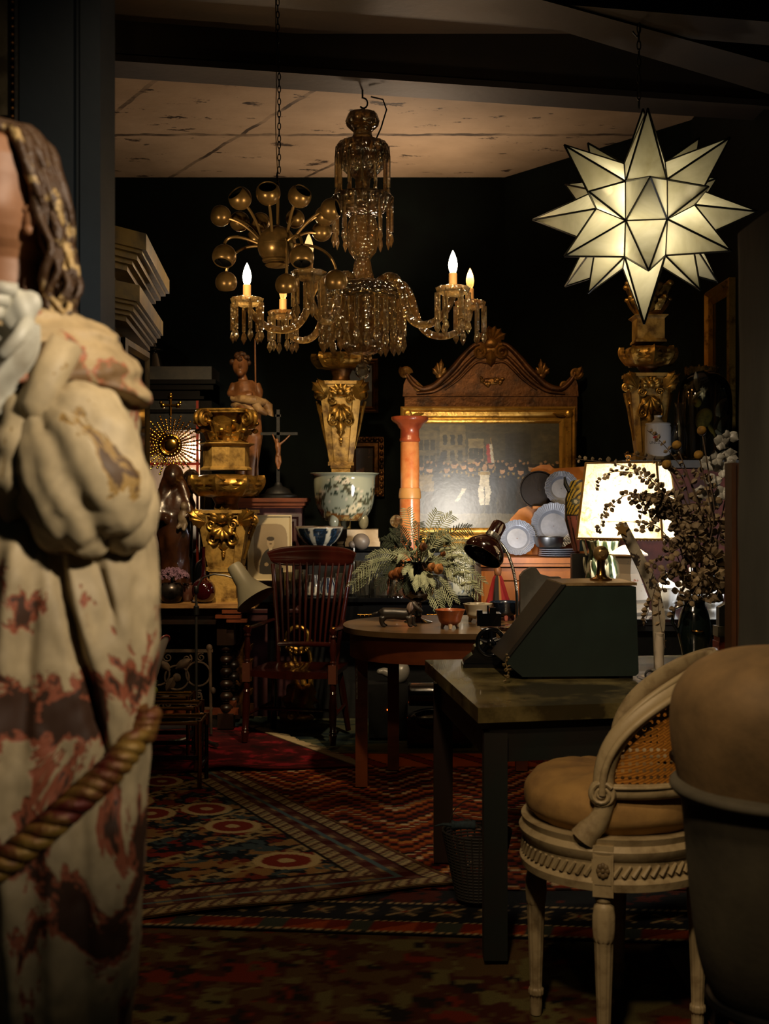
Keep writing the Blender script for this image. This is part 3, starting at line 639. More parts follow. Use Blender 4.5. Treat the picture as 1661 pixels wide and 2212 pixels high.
b=B(ES); b.ell((-2,0,555),42,40,24); b.torus((-2,0,556),42,.8,48,6); b.lathe([(30,519),(32,522),(30,526)],32,(-2,0,0)); b.ell((-2,0,512),(26,26,6),24,6); mesh_obj('centre_sphere',b,BRASSD,el)
balls=[(475,464,23,(-.9,.3,.35),10),(522,436,25,(-.55,-.6,.6),-30),(585,433,26,(0,-.75,.65),-60),(650,434,25,(.5,-.6,.6),-40),(716,455,24,(.92,-.3,.15),-10),(692,487,22,(.6,.7,.3),60),(632,455,21,(.2,.9,.4),75),(555,462,21,(-.3,.9,.4),75),(512,468,22,(-.6,.7,.3),45),(545,500,20,(-.4,.8,.2),70),(700,460,22,(.8,.5,.2),30),
       (487,558,26,(-.12,-.35,-.9),-20),(482,601,24,(0,.4,-.9),50),(656,568,26,(.05,-.35,-.92),-60),(621,621,24,(.1,.3,-.95),-30),(725,605,25,(.05,.2,-.98),15)]
for px,py,r,od,dy in balls:
    c=Vector((px-600,dy*1.0,1085-py)); o=Vector(od).normalized(); q=o.to_track_quat('Z','Y').to_matrix().to_4x4()
    # arm
    e=c-o*r if py<520 else c+Vector((0,0,r)); s=Vector((-2,0,555))+(Vector((c.x*.9,dy,40 if py<520 else 6))).normalized()*40
    mid=s.lerp(e,.5)+(Vector((0,0,14)) if py<520 else Vector((c.x*.25,0,30))); b=B(ES); pts=[]
    for i in range(13): t=i/12; pts.append(s*(1-t)**2+mid*2*t*(1-t)+e*t*t)
    b.tube(pts,3.2,8); mesh_obj('arm',b,BRASSD,el)
    b=B(ES); b.M=Matrix.Translation(c)@q
    b.lathe([(r*math.sin(PI*k/18),-r*math.cos(PI*k/18)) for k in range(1,14)],28,cap=False); b.ell((0,0,-r*.985),(r*.18,r*.18,r*.03),12,4)
    rr=r*math.sin(PI*13/18); zz=-r*math.cos(PI*13/18); b.lathe([(rr,zz),(rr*.94,zz+.4),(rr*.92,zz-2)],28,cap=False); sh=mesh_obj('ball_shade',b,BRASSD,el)
    b=B(ES); b.M=Matrix.Translation(c)@q; b.lathe([(r*.93*math.sin(PI*k/18),-r*.93*math.cos(PI*k/18)) for k in range(1,14)],24,cap=False); b.lathe([(r*.35,-r*.6),(r*.35,r*.1),(r*.28,r*.15)],16); mesh_obj('bulb_holder',b,DKIN,sh)
# ============ STAR LANTERN ====================================================
TY=5.0; TS=TY/F
sl=thing('star_lantern','many-pointed frosted glass star lantern glowing on a chain, upper right','lantern',(PXX(1390,TY),TY,PZ(466,TY)))
g=NG('frosted_star_glass'); vec=g.coord()
n=g.noise(vec,3.2,4,.6,1.2); colr=g.ramp(n,[(.3,lin('#b4ad8e')),(.7,lin('#e6e1cb'))])
t=g.n('ShaderNodeBsdfTranslucent',{'Color':colr}); d=g.n('ShaderNodeBsdfPrincipled',{'Base Color':g.mix(.5,colr,(.10,.09,.06)),'Roughness':.3}); tr=g.n('ShaderNodeBsdfTransparent',{'Color':colr})
a=g.n('ShaderNodeMixShader',{0:.45,1:d,2:t}); g.put(g.out.inputs[0],g.n('ShaderNodeMixShader',{0:.10,1:a,2:tr})); STARG=g.m
LEAD=M('dark_lead_came','#17140d',.45,.5)
bm=bmesh.new(); A=84; k=1+math.sqrt(2); pts=set()
for p in ((1,1,k),(1,k,1),(k,1,1)):
    for sx in (1,-1):
        for sy in (1,-1):
            for sz in (1,-1): pts.add((p[0]*sx*A/2,p[1]*sy*A/2,p[2]*sz*A/2))
for p in sorted(pts): bm.verts.new(p)
bmesh.ops.convex_hull(bm,input=bm.verts); bmesh.ops.dissolve_limit(bm,angle_limit=R(2),verts=bm.verts,edges=bm.edges)
rot=(Euler((0,0,R(-9))).to_matrix()@Euler((R(22.5+17.5),0,0)).to_matrix())
bars=B(TS); seen=set()
def bar(p,q,r=2.3):
    key=tuple(sorted((tuple(round(x,1) for x in p),tuple(round(x,1) for x in q))))
    if key in seen: return
    seen.add(key); bars.tube([p,q],r,5)
for fc in bm.faces:
    vs=[rot@v.co for v in fc.verts]; c=sum(vs,Vector())/len(vs); nrm=c.normalized()
    tip=nrm*(238 if len(vs)==4 else 205)
    b=B(TS); tv=b.v(tip); bv=[b.v(v) for v in vs]
    for i in range(len(bv)): b.f([bv[i],bv[(i+1)%len(bv)],tv])
    mesh_obj('star_point',b,STARG,sl,smooth=False)
    for i in range(len(vs)): bar(vs[i],vs[(i+1)%len(vs)]); bar(vs[i],tip)
bm.free(); mesh_obj('lead_frame',bars,LEAD,sl)
b=B(TS)
for z in range(232,420,18):
    ax=(z//18)%2; b.tube([(-10+(4*math.cos(t) if ax else 0),(0 if ax else 4*math.cos(t)),z+10+11*math.sin(t)) for t in [TAU*i/12 for i in range(13)]],1.4,5,cap=False)
b.tube([(-10,0,424),(-10,0,470)],2,6); b.tube([(-24,0,398),(-14,0,386),(-8,0,400),(-8,0,440)],2.2,6); mesh_obj('chain',b,BLACKM,sl)
# ============ PARCHMENT TABLE LAMP ============================================
LY=5.4; LS=LY/F; CABZ=.885
lx=PXX(1357,LY); la=thing('table_lamp','lit parchment-shaded table lamp with a pale figured porcelain base, right','lamp',(lx,LY,CABZ))
zb=lambda py:(PZ(py,LY)-CABZ)/LS
g=NG('glowing_parchment'); vec=g.coord(); n=g.noise(vec,26,6,.7,1.5); cc=g.ramp(n,[(.36,lin('#c79c68')),(.50,lin('#ead6b4')),(.7,lin('#f4e8d0'))])
d=g.n('ShaderNodeBsdfDiffuse',{'Color':cc}); t=g.n('ShaderNodeBsdfTranslucent',{'Color':cc}); g.put(g.out.inputs[0],g.n('ShaderNodeMixShader',{0:.62,1:d,2:t})); PARCH=g.m
TRIM=M('gold_braid','#a8803f',.6,.2)
def sq(hx,hy,z,yaw=R(-26)):
    return [Vector((x*math.cos(yaw)-y*math.sin(yaw),x*math.sin(yaw)+y*math.cos(yaw),z)) for x,y in ((-hx,-hy),(hx,-hy),(hx,hy),(-hx,hy))]
z0,z1=zb(1162),zb(1001); q0=sq(92,76,z0); q1=sq(76,62,z1)
b=B(LS)
for i in range(4):
    a,bb,c,d_=q0[i],q0[(i+1)%4],q1[(i+1)%4],q1[i]
    b.grid(lambda u,v:(a.lerp(bb,u)).lerp(d_.lerp(c,u),v)*1.0,10,8)
sh=mesh_obj('shade',b,PARCH,la,ang=20)
b=B(LS)
for i in range(4):
    b.tube([q0[i],q1[i]],2.6,6); b.tube([q0[i],q0[(i+1)%4]],2.2,6); b.tube([q1[i],q1[(i+1)%4]],2.2,6)
    for k in range(24): p=q0[i].lerp(q0[(i+1)%4],k/24); b.ell(p+Vector((0,0,-2)),2.2,6,5)
mesh_obj('braid_trim',b,TRIM,sh)
b=B(LS); b.lathe([(3,z1-6),(3,z1+6),(6,z1+8),(4,z1+10),(7,z1+16),(7,z1+22),(3,z1+26)],14); b.box((0,0,z1-5),(118,2.5,2.5),(0,0,R(-26))); b.box((0,0,z1-5),(2.5,96,2.5),(0,0,R(-26))); b.tube([(0,0,zb(1190)),(0,0,z1)],2.2,6); mesh_obj('finial_and_harp',b,BRASS,la)
g=NG('figured_porcelain'); vec=g.coord(); n=g.noise(vec,22,4,.6); c=g.ramp(n,[(.33,lin('#7d8f96')),(.38,lin('#d8c9ae')),(.62,lin('#d8c9ae')),(.67,lin('#b0694d'))]); g.bsdf(Base_Color=c,Roughness=.2,Coat_Weight=.5); PORC=g.m
b=B(LS); hexa=dict(seg=6,a0=R(30))
b.lathe([(52,0),(54,4),(46,10),(44,20)],**hexa); b.lathe([(40,20),(46,30),(34,60),(24,85),(27,105),(36,122)],**hexa); mesh_obj('porcelain_base',b,PORC,la,smooth=False)
b=B(LS); b.lathe([(36,122),(44,124),(44,127),(18,143),(10,146),(8,zb(1180))],**hexa); mesh_obj('base_cap',b,M('lamp_cap','#d9b88c',.35),la,smooth=False)
b=B(LS); b.ell((0,0,zb(1110)),(15,15,22),14,10); mesh_obj('bulb',b,emit_mat('lamp_bulb','#ffe6bd',30),la)
# ============ SHARED CARVED PIECES ===========================================
def fuse(o,vox,sm=4,fac=.5):   # melt overlapping lumps into one continuous skin
    m=o.modifiers.new('r','REMESH'); m.mode='VOXEL'; m.voxel_size=vox; m.use_smooth_shade=True
    dg=bpy.context.evaluated_depsgraph_get(); me=bpy.data.meshes.new_from_object(o.evaluated_get(dg)); o.modifiers.clear()
    bm=bmesh.new(); bm.from_mesh(me)
    for _ in range(sm): bmesh.ops.smooth_vert(bm,verts=bm.verts,factor=fac,use_axis_x=True,use_axis_y=True,use_axis_z=True)
    bm.to_mesh(me); bm.free(); me.polygons.foreach_set('use_smooth',[True]*len(me.polygons))
    me.materials.clear()
    for x in o.data.materials: me.materials.append(x)
    o.data=me; return o
def acanthus(b,r0,z0,r1,z1,n,w,curl=.22,a0=0,sy=1):
    for k in range(n):
        a=a0+TAU*k/n; c,s=math.cos(a),math.sin(a); b.leaf((r0*c,r0*s*sy,z0),(r1*c,r1*s*sy,z1),w,curl,(c,s*sy,.1),7,9,3)
        b.ell((r1*c*1.06,r1*s*sy*1.06,z1-w*.12),(w*.22,w*.22,w*.18),8,6)
def bulb_ring(b,r,z,h,n=8):
    pr=[(r*.45,z-h*.55)]+[(r*(.5+.5*math.sin(PI*(k/10))**.55),z-h*.5*math.cos(PI*k/10)) for k in range(1,10)]+[(r*.4,z+h*.55)]
    b.lathe(pr,96,mod=lambda a,zz,k:1+.06*abs(math.cos(a*n/2))-.03)
    for k in range(n):
        a=TAU*k/n; c,s=math.cos(a),math.sin(a); b.leaf((r*.86*c,r*.86*s,z-h*.5),(r*.98*c,r*.98*s,z+h*.48),r*.62,.30,(c,s,0),9,10,4)
def term(name,label,cat,px,Y,zb,spec,mats,group=None,rz=0):
    """giltwood altar candlestick: spec in picture rows relative to px"""
    S=Y/F; root=thing(name,label,cat,(PXX(px,Y),Y,zb),rz,group); y0=HZ+(CH-zb)/S
    zz=lambda py:y0-py; g1,g2=mats
    for it in spec:
        k=it[0]
        if k=='cup':
            _,yt,yb,w=it; b=B(S); b.lathe([(w*.55,zz(yb)),(w*.62,zz(yb)+6),(w*.5,zz(yb)+10),(w*.72,zz((yt+yb)/2)),(w*.9,zz(yt)-6),(w*.6,zz(yt))],32); acanthus(b,w*.55,zz(yb)+4,w*.92,zz((yt+yb)/2)+6,7,w*.62,.16); acanthus(b,w*.7,zz((yt+yb)/2)-4,w*1.02,zz(yt),6,w*.75,.14,.4)
            mesh_obj('acanthus_cup',b,g1,root)
        elif k=='block':
            _,yt,yb,w,sides=it; b=B(S); sg=sides; a0=PI/sg; q=1/math.cos(PI/sg)
            b.lathe([(w*1.12*q,zz(yb)),(w*1.12*q,zz(yb)+4),(w*q,zz(yb)+8),(w*q,zz(yt)-8),(w*1.08*q,zz(yt)-5),(w*1.22*q,zz(yt)-2),(w*1.22*q,zz(yt))],sg,a0=a0); mesh_obj('block',b,g2,root,ang=20)
        elif k=='ring':
            _,yt,yb,w=it; b=B(S); bulb_ring(b,w,zz((yt+yb)/2),yb-yt); mesh_obj('bulb_ring',b,g1,root)
        elif k=='neck':
            _,yt,yb,w,w2=it; b=B(S); b.lathe([(w2,zz(yb)),(w2*.8,zz(yb)+5),(w,zz((yt+yb)/2)),(w2*.9,zz(yt)-4),(w2,zz(yt))],28); mesh_obj('neck',b,GOLDD,root)
        elif k=='capital':
            _,yt,yb,w=it; b=B(S); h=yb-yt
            b.lathe([(w*.66,zz(yb)),(w*.66,zz(yb)+4),(w*.56,zz(yb)+7),(w*.54,zz(yt)-h*.40),(w*.72,zz(yt)-h*.12)],32)
            ab=[]
            for kk in range(32):
                a=TAU*kk/32+PI/4; rr=w*(.80+.20*abs(math.cos(2*(a-PI/4)))**3); ab.append((rr*math.cos(a),rr*math.sin(a)))
            b.prismz(ab,zz(yt)-h*.12,zz(yt)-h*.05); b.prismz([(x*1.04,y*1.04) for x,y in ab],zz(yt)-h*.05,zz(yt)); mesh_obj('capital_bell',b,g1,root)
            b=B(S); acanthus(b,w*.58,zz(yb)+4,w*.84,zz(yb)+h*.42,8,w*.46,-.14,.1); acanthus(b,w*.56,zz(yb)+h*.12,w*.90,zz(yb)+h*.66,8,w*.40,-.16,PI/8+.1); mesh_obj('acanthus_leaves',b,g1,root)
            for kk in range(4):
                a=PI/4+PI/2*kk+.25; b=B(S); b.M=Matrix.Translation((w*.98*math.cos(a),w*.98*math.sin(a),zz(yt)-h*.28))@Matrix.Rotation(a+PI/2,4,'Z')
                b.M=Matrix.Translation((w*.98*math.cos(a),w*.98*math.sin(a),zz(yt)-h*.30))@Matrix.Rotation(a,4,'Z')
                for yy in (-7,7): b.spiral((0,yy,0),w*.25,2.0,w*.075,-1,PI*.9)
                b.tube([(0,-6,0),(0,6,0)],w*.17,14); b.tube([(-w*.20,0,-w*.02),(-w*.34,0,-h*.25),(-w*.38,0,-h*.45)],[w*.06,w*.05,w*.03],8); mesh_obj('volute',b,g1,root)
        elif k=='shaft':
            _,yt,yb,wt,wb,d=it; b=B(S); H=zz(yt); Lh=zz(yb); n=9
            cs=lambda w:[(-w,-w*d),(-w*.62,-w*d*1.12),(-w*.55,-w*d*.9),(w*.55,-w*d*.9),(w*.62,-w*d*1.12),(w,-w*d),(w,w*d),(-w,w*d)]
            def row(t): return wb+(wt-wb)*t**.9
            V=[]
            for i in range(n):
                t=i/(n-1); V.append([b.v((x,y,Lh+(H-Lh)*t)) for x,y in cs(row(t))])
            for i in range(n-1):
                for j in range(8): b.f([V[i][j],V[i][(j+1)%8],V[i+1][(j+1)%8],V[i+1][j]])
            b.f(V[0][::-1]); b.f(V[-1])
            b.box((0,0,H+3),(wt*2.25,wt*2*d*1.25,7)); b.box((0,0,H-4),(wt*2.1,wt*2*d*1.1,6)); b.box((0,0,Lh+4),(wb*2.3,wb*2.3*d,8)); mesh_obj('tapered_shaft',b,g2,root,ang=25)
            for sx in (-1,1):
                b=B(S)
                for q_,(dx,dz,ww) in enumerate(((1.30,.02,.62),(1.22,-.10,.5),(1.05,.06,.5))): b.leaf((sx*wt*.62,-wt*d,H-(H-Lh)*.16),(sx*wt*dx,-wt*d*1.2,H+(H-Lh)*dz),wt*ww,.18,(sx*.3,-1,.1),7,9,3)
                mesh_obj('corner_leaf',b,g1,root)
            # carved leaf-mask cluster and side scrolls
            b=B(S); yd=-wt*d*1.0; w=wt; h=H-Lh
            for a,l in ((-70,.55),(-45,.72),(-20,.8),(0,.84),(20,.8),(45,.72),(70,.55)):
                dx=math.sin(R(a)); dz=math.cos(R(a)); b.leaf((0,yd,H-h*.12),(dx*w*l,yd-2,H-h*.12+dz*w*l*.62),w*.42,.2,(0,-1,0),6,7,2)
            b.ell((0,yd-3,H-h*.10),(w*.22,w*.16,w*.2),12,8)
            for a in (-60,-30,0,30,60):
                dx=math.sin(R(a)); dz=-math.cos(R(a)); b.leaf((0,yd,H-h*.26),(dx*w*.55,yd-3,H-h*.26+dz*h*.22),w*.36,.22,(0,-1,0),6,8,2)
            for sx in (-1,1):
                b.spiral((sx*w*.42,yd-2,H-h*.20),w*.20,1.7,w*.06,sx,0); b.spiral((sx*w*.36,yd*.85,H-h*.46),w*.24,1.8,w*.07,-sx,PI/2)
                b.tube([(sx*w*.2,yd,H-h*.3),(sx*w*.5,yd,H-h*.36),(sx*w*.58,yd*.9,H-h*.45)],[w*.07]*3,8)
            b.leaf((0,yd*.8,H-h*.42),(0,yd*.75,H-h*.66),w*.42,.15,(0,-1,0),6,8,3)
            for k2 in range(3): b.ell((0,yd*.72,H-h*(.68+.035*k2)),(w*.10-k2*1,w*.08,w*.1-k2*1),8,6)
            mesh_obj('leaf_mask_carving',b,g1,root)
            for sx in (-1,1):
                b=B(S); b.spiral((sx*wt*1.06,0,H-h*.12),wt*.24,2,wt*.075,sx,PI/2); b.spiral((sx*wt*.98,0,H-h*.30),wt*.17,1.8,wt*.06,-sx,-PI/2)
                b.tube([(sx*wt*1.12,0,H-h*.2),(sx*wt*.95,0,H-h*.4),(sx*(wt*.55+wb*.5),0,H-h*.6),(sx*wb*1.2,0,H-h*.8)],[wt*.09,wt*.08,wt*.06,wt*.04],8); mesh_obj('side_scroll',b,g1,root)
        elif k=='plinth':
            _,yt,yb,w=it; b=B(S); b.box((0,0,(zz(yt)+zz(yb))/2),(w*2,w*2,yb-yt)); b.box((0,0,zz(yb)+4),(w*2.3,w*2.3,8)); b.box((0,0,zz(yt)-3),(w*2.2,w*2.2,6)); mesh_obj('plinth',b,g2,root)
    return root
def picture_frame(b,w,h,prof):   # mitred moulding; prof = list of (inset, depth) with depth toward -y
    rows=[[b.v((sx*(w/2-i),-d,sz*(h/2-i))) for sx,sz in ((-1,-1),(1,-1),(1,1),(-1,1))] for i,d in prof]
    for r0,r1 in zip(rows,rows[1:]):
        for j in range(4): b.f([r0[j],r0[(j+1)%4],r1[(j+1)%4],r1[j]])
# ============ TERMS ===========================================================
TABZ=.78; SBZ=1.10; REDZ=1.60
term('giltwood_capital_stack','carved giltwood column with volute capital and swelling ring on the left table','column',489,7.32,TABZ,
  [('capital',886,958,70),('block',958,1016,46,8),('ring',1026,1072,74),('neck',1072,1106,24,34),('shaft',1108,1232,56,33,.6),('plinth',1228,1298,29)],(GOLD,GOLDP),rz=R(-8))
term('giltwood_term','carved giltwood tapering term rising behind the white jardiniere','column',737,8.2,SBZ,
  [('ring',764,797,57),('neck',797,830,18,26),('shaft',832,1006,46,24,.6),('plinth',1006,1175,20)],(GOLD,GOLDP))
term('giltwood_term','tall giltwood candlestick with acanthus cup behind the star lantern point, right','column',1400,6.55,REDZ,
  [('cup',612,684,47),('block',684,742,29,4),('ring',750,791,54),('neck',791,814,16,26),('shaft',815,986,45,26,.6),('plinth',986,996,30)],(GOLD,GOLDP))
# ============ LEFT TABLE GROUP ================================================
lt=thing('side_table','brown side table with bobbin-turned leg carrying the gilt column, left','table',(0,0,0))
xa,xb=-1.62,PXX(551,7.1)
b=B(); b.box(((xa+xb)/2,7.35,TABZ-.0125),(xb-xa,.5,.025)); mesh_obj('table_top',b,M('scuffed_table_top','#9a7444',.4,0,'#5e3f20',6,stretch=(.3,1,1)),lt)
b=B(); b.box(((xa+xb)/2-.06,7.36,TABZ-.075),(xb-xa-.18,.40,.10)); b.box(((xa+xb)/2-.06,7.165,TABZ-.115),(xb-xa-.2,.03,.02)); mesh_obj('apron',b,DARKW,lt)
S=7.2/F
for xp,yy in ((489,7.2),(489,7.52),(250,7.2),(250,7.52)):
    x=PXX(xp,7.2); b=B(); b.box((x,yy,TABZ-.15),(.10,.10,.20)); b.box((x,yy,.078),(.095,.095,.088))
    pr=[]; z=.12
    for k in range(7):
        for t in range(8): pr.append((.018+.022*math.sin(PI*t/7)**.8,z+.055*t/7))
        pr+= [(.014,z+.058),(.026,z+.064),(.014,z+.070)]; z+=.0725
    b.lathe(pr,28,(x,yy,0)); mesh_obj('turned_leg',b,DARKW,lt)
b=B(); b.box((PXX(380,7.2),7.2,.13),(.75,.05,.035)); b.box((PXX(489,7.2),7.36,.13),(.05,.30,.035)); mesh_obj('stretcher',b,TABW,lt)
b=B(); xq=PXX(500,7.1); b.box((xq,7.12,TABZ-.045),(.11,.06,.02)); b.box((xq-.02,7.12,TABZ-.075),(.15,.05,.02)); b.box((xq+.03,7.12,TABZ-.10),(.12,.05,.018)); mesh_obj('carved_bracket',b,TABW,lt)
# dark carved madonna
WALN=M('dark_carved_walnut','#3a2010',.28,0,'#180c06',7,.4,.65,.15,25,coat=.3)
mY=7.36; S=mY/F; md=thing('carved_madonna','dark polished wooden madonna figure beside the hydrangea bowl on the left table','statue',(PXX(378,mY),mY,TABZ))
zz=lambda py:HZ+(CH-TABZ)/S-py
b=B(S)
b.lathe(smooth([(34,0),(36,14),(34,40),(30,90),(36,140),(34,180),(26,215),(16,232),(12,240)]),28,mod=lambda a,z,k:1+.09*math.sin(a*5+z*.03)+.05*math.sin(a*9-z*.05),sy=.75)
b.ell((-4,-6,zz(1032)),(17,18,21),16,12); b.ell((-4,2,zz(1028)),(23,22,27),16,12); b.tube([(-18,0,zz(1035)),(-26,-2,zz(1075)),(-34,-4,zz(1120))],[12,16,18],10); b.tube([(14,0,zz(1040)),(24,-2,zz(1075)),(34,-6,zz(1100))],[10,15,16],10)
b.tube([(30,-8,zz(1090)),(36,-18,zz(1112)),(22,-30,zz(1118))],[14,12,9],10); b.tube([(-28,-8,zz(1090)),(-30,-20,zz(1118)),(-8,-32,zz(1122))],[14,12,9],10)
fuse(mesh_obj('figure',b,WALN,md),4*S,3)
b=B(S); b.ell((24,-24,zz(1094)),(9,10,11),12,10); b.ell((22,-24,zz(1118)),(13,12,18),12,10); b.tube([(18,-26,zz(1130)),(10,-34,zz(1142))],[6,4],8); b.tube([(28,-26,zz(1130)),(24,-36,zz(1146))],[6,4],8); fuse(mesh_obj('child_figure',b,M('grey_worn_wood','#7a6c58',.5,0,'#4a3a28',9)),2.2*S,2).parent=md
# glass globe on the left table, beside the madonna
gy=7.48; S=gy/F; gl=thing('glass_globe','smoky glass globe on a tall stem next to the gilt swelling ring, left','ornament',(PXX(413,gy),gy,TABZ)); zt=(PZ(1037,gy)-TABZ)/S
b=B(S); b.ell((0,0,zt),(20,20,24),24,18); mesh_obj('globe',b,M('smoky_glass','#1a1310',.06,0,coat=1,spec=.9),gl); b=B(S); b.lathe([(14,0),(14,4),(8,10),(4,20),(4,zt-30),(9,zt-25),(6,zt-22)],20); mesh_obj('stem',b,BLACK,gl)
# sunburst monstrance
sY=7.53; S=sY/F; sb=thing('sunburst_monstrance','gilt sunburst monstrance with beaded rays, behind the saint at left','monstrance',(PXX(368,sY),sY,TABZ)); zc=(PZ(962,sY)-TABZ)/S
GBR=M('bright_gilt_metal','#c39b45',.18,1,'#8a6420',8)
b=B(S)
for k in range(36):
    a=TAU*k/36; l=66 if k%2 else 56; n=7
    for i in range(n): r=24+(l-24)*i/(n-1); b.ell((r*math.cos(a),0,zc+r*math.sin(a)),(3.0,3,2.4),8,6)
    b.tube([(20*math.cos(a),0,zc+20*math.sin(a)),(l*math.cos(a),0,zc+l*math.sin(a))],1.3,5)
mesh_obj('rays',b,GBR,sb)
b=B(S); b.torus((0,-2,zc),21,5,36,8,'y'); 
for k in range(18): a=TAU*k/18; b.ell((21*math.cos(a),-7,zc+21*math.sin(a)),(3,3,3),8,6)
b.ell((0,0,zc),(17,5,17),20,8); mesh_obj('centre_disc',b,GBR,sb)
b=B(S); b.tube([(0,0,zc+64),(0,0,zc+100)],3,8); b.tube([(-14,0,zc+86),(14,0,zc+86)],3,8)
for dx,dz in ((-16,86),(16,86),(0,104)): b.ell((dx,0,zc+dz),(6,4,6),10,8); b.ell((dx*1.3,0,zc+dz+6),(4,3,4),8,6)
mesh_obj('cross',b,GBR,sb)
b=B(S); b.lathe(smooth([(22,0),(24,6),(20,14),(12,26),(8,60),(16,80),(8,100),(6,zc-70),(5,zc-62)],4),28); mesh_obj('foot',b,GBR,sb)
# bowl of dried hydrangea, jar, red flask
def pot(name,label,cat,px,Y,z,prof,mat,seg=28,group=None,pname=None):
    S=Y/F; b=B(S); b.lathe(smooth(prof,4),seg,cap=True); o=mesh_obj(name,b,mat,loc=(PXX(px,Y),Y,z)); return tag(o,label,cat,group)
hy=7.17; S=hy/F; hx=PXX(370,hy)
pot('round_bowl','dark silver round pot holding pale purple hydrangea','pot',370,hy,TABZ,[(13,0),(19,4),(26,18),(26,32),(20,42),(17,44)],M('tarnished_silver','#4a4441',.3,.8,'#1f1b19',6))
hd=thing('dried_hydrangea','pale purple dried hydrangea heads filling the dark round pot','flowers',(hx,hy,TABZ+38*S))
b=B(S); PET=M('dried_purple_petals','#8f6f86',.8,0,'#5c4352',30)
for i in range(230):
    a=rnd.random()*TAU; q=rnd.random()**.5; p=Vector((36*q*math.cos(a)+3,26*q*math.sin(a),6+32*math.sqrt(1-q*q*.9)*rnd.uniform(.8,1)))
    for k in range(4): t=k*PI/2+i; b.leaf(p,p+Vector((3.6*math.cos(t),2.4*math.sin(t)-1.6,3.6*math.sin(t)+.6)),3.6,.1,(0,-1,.3),3,3)
mesh_obj('petals',b,PET,hd); b=B(S); b.tube([(0,0,-14),(2,0,10),(4,0,22)],3,6); mesh_obj('stems',b,LEAFD,hd)
pot('small_jar','small brown glazed jar between the hydrangea pot and the red glass flask','jar',405,7.265,TABZ,[(9,0),(13,6),(16,20),(14,32),(10,36),(11,40),(8,41)],M('brown_glaze','#4d3028',.2,0,coat=.5))
fy=7.165; S=fy/F; fk=thing('red_glass_flask','dark red glass ball flask with a narrow neck, below the gilt column','flask',(PXX(440,fy),fy,TABZ))
b=B(S); b.lathe(smooth([(9,0),(21,8),(26,26),(21,44),(9,54),(5,62),(4,90),(4,118),(6,122)],4),32); mesh_obj('body',b,M('ruby_glass','#2a0508',.05,0,coat=1,spec=.8),fk)
pot('dark_bottle','tall black bottle behind the red glass flask','bottle',445,7.48,TABZ,[(24,0),(25,6),(25,60),(20,78),(9,88),(9,108),(11,110)],BLACK)
# black and red lacquer cabinet with lit interior
cY=8.25; S=cY/F; cx0,cx1=PXX(250,cY),PXX(457,cY); ztop=PZ(828,cY)
cb=thing('display_cabinet','tall black ripple-moulded cabinet with red edging and a lit white interior, back left','cabinet',((cx0+cx1)/2,cY,0)); W=cx1-cx0
REDL=M('red_lacquer','#8c2a14',.3,0,coat=.5)
b=B(); b.box((-W/2+.04,.2,ztop/2),(.08,.4,ztop)); b.box((W/2-.04,.2,ztop/2),(.08,.4,ztop)); b.box((0,.2,ztop-.06),(W,.4,.12)); b.box((0,.2,.4),(W,.4,.8)); b.box((0,.2,ztop+.01),(W+.06,.44,.03)); b.box((0,-.01,ztop-.03),(W+.03,.03,.03)); b.box((0,-.005,ztop-.10),(W-.1,.03,.02)); b.box((0,-.01,ztop-.19),(W-.16,.02,.022)); mesh_obj('carcase',b,M('black_ripple','#0d0c0d',.2,0,coat=.5),cb)
b=B(); b.box((0,.38,1.4),(W-.16,.02,1.25)); mesh_obj('back_panel',b,M('pale_cabinet_lining','#b9ab97',.7),cb)
b=B(); b.box((W/2-.095,-.01,1.45),(.016,.02,1.25)); b.box((-W/2+.095,-.01,1.45),(.016,.02,1.25)); mesh_obj('red_edging',b,REDL,cb)
for pz in (PZ(1002,cY),PZ(1196,cY)): b=B(); b.box((0,.19,pz),(W-.17,.36,.018)); mesh_obj('shelf',b,REDL if pz>1.5 else BLACKM,cb)
b=B(); b.box((0,.10,(PZ(927,cY))),(W-.17,.2,.012)); b.box((0,.10,PZ(895,cY)),(W-.17,.2,.20)); mesh_obj('dark_upper_panel',b,BLACKM,cb)
tag(mesh_obj('stone_slab',B().box((0,0,0),(W+.0,.4,.09)),M('dark_mottled_stone','#1b1a17',.5,0,'#2f2a22',12),loc=((cx0+cx1)/2,cY+.2,ztop+.071)),'dark mottled stone slab lying on top of the black cabinet','slab')
pot('glass_decanter','small dark cut-glass decanter on top of the black cabinet','decanter',333,cY+.2,ztop+.117,[(22,0),(20,6),(14,24),(10,36),(18,40),(18,43),(5,44),(6,50),(3,56)],M('dim_glass','#1a1a16',.1,0,coat=.8),12)
def white_jug(px,Y,z,h,label):
    S=Y/F; t=thing('white_jug',label,'jug',(PXX(px,Y),Y,z)); b=B(S); b.lathe(smooth([(14,0),(20,6),(24,h*.35),(16,h*.7),(13,h*.85),(18,h)],4),24); mesh_obj('body',b,WHITEC,t); b=B(S); b.tube([(16,0,h*.85),(30,0,h*.7),(24,0,h*.4)],3,6); mesh_obj('handle',b,WHITEC,t)
white_jug(404,cY+.2,PZ(1196,cY)+.01,88,'white china jug in the black cabinet behind the glass globe')
pic=thing('framed_print','framed print of pale hands standing in the black cabinet behind the gilt rays','picture',(PXX(400,cY+.1),cY+.16,PZ(1002,cY)+.010))
Sx=8.3/F
b=B(Sx); b.box((0,0,36),(86,3,72)); o=mesh_obj('print',b,M('hand_print','#b59a80',.6,0,'#4a3a33',14,.45,.55),pic)
b=B(Sx); b.M=Matrix.Translation((0,-2,36)); picture_frame(b,92,76,[(0,-2),(0,2),(3,3),(5,1)]); mesh_obj('frame',b,BLACKM,pic)
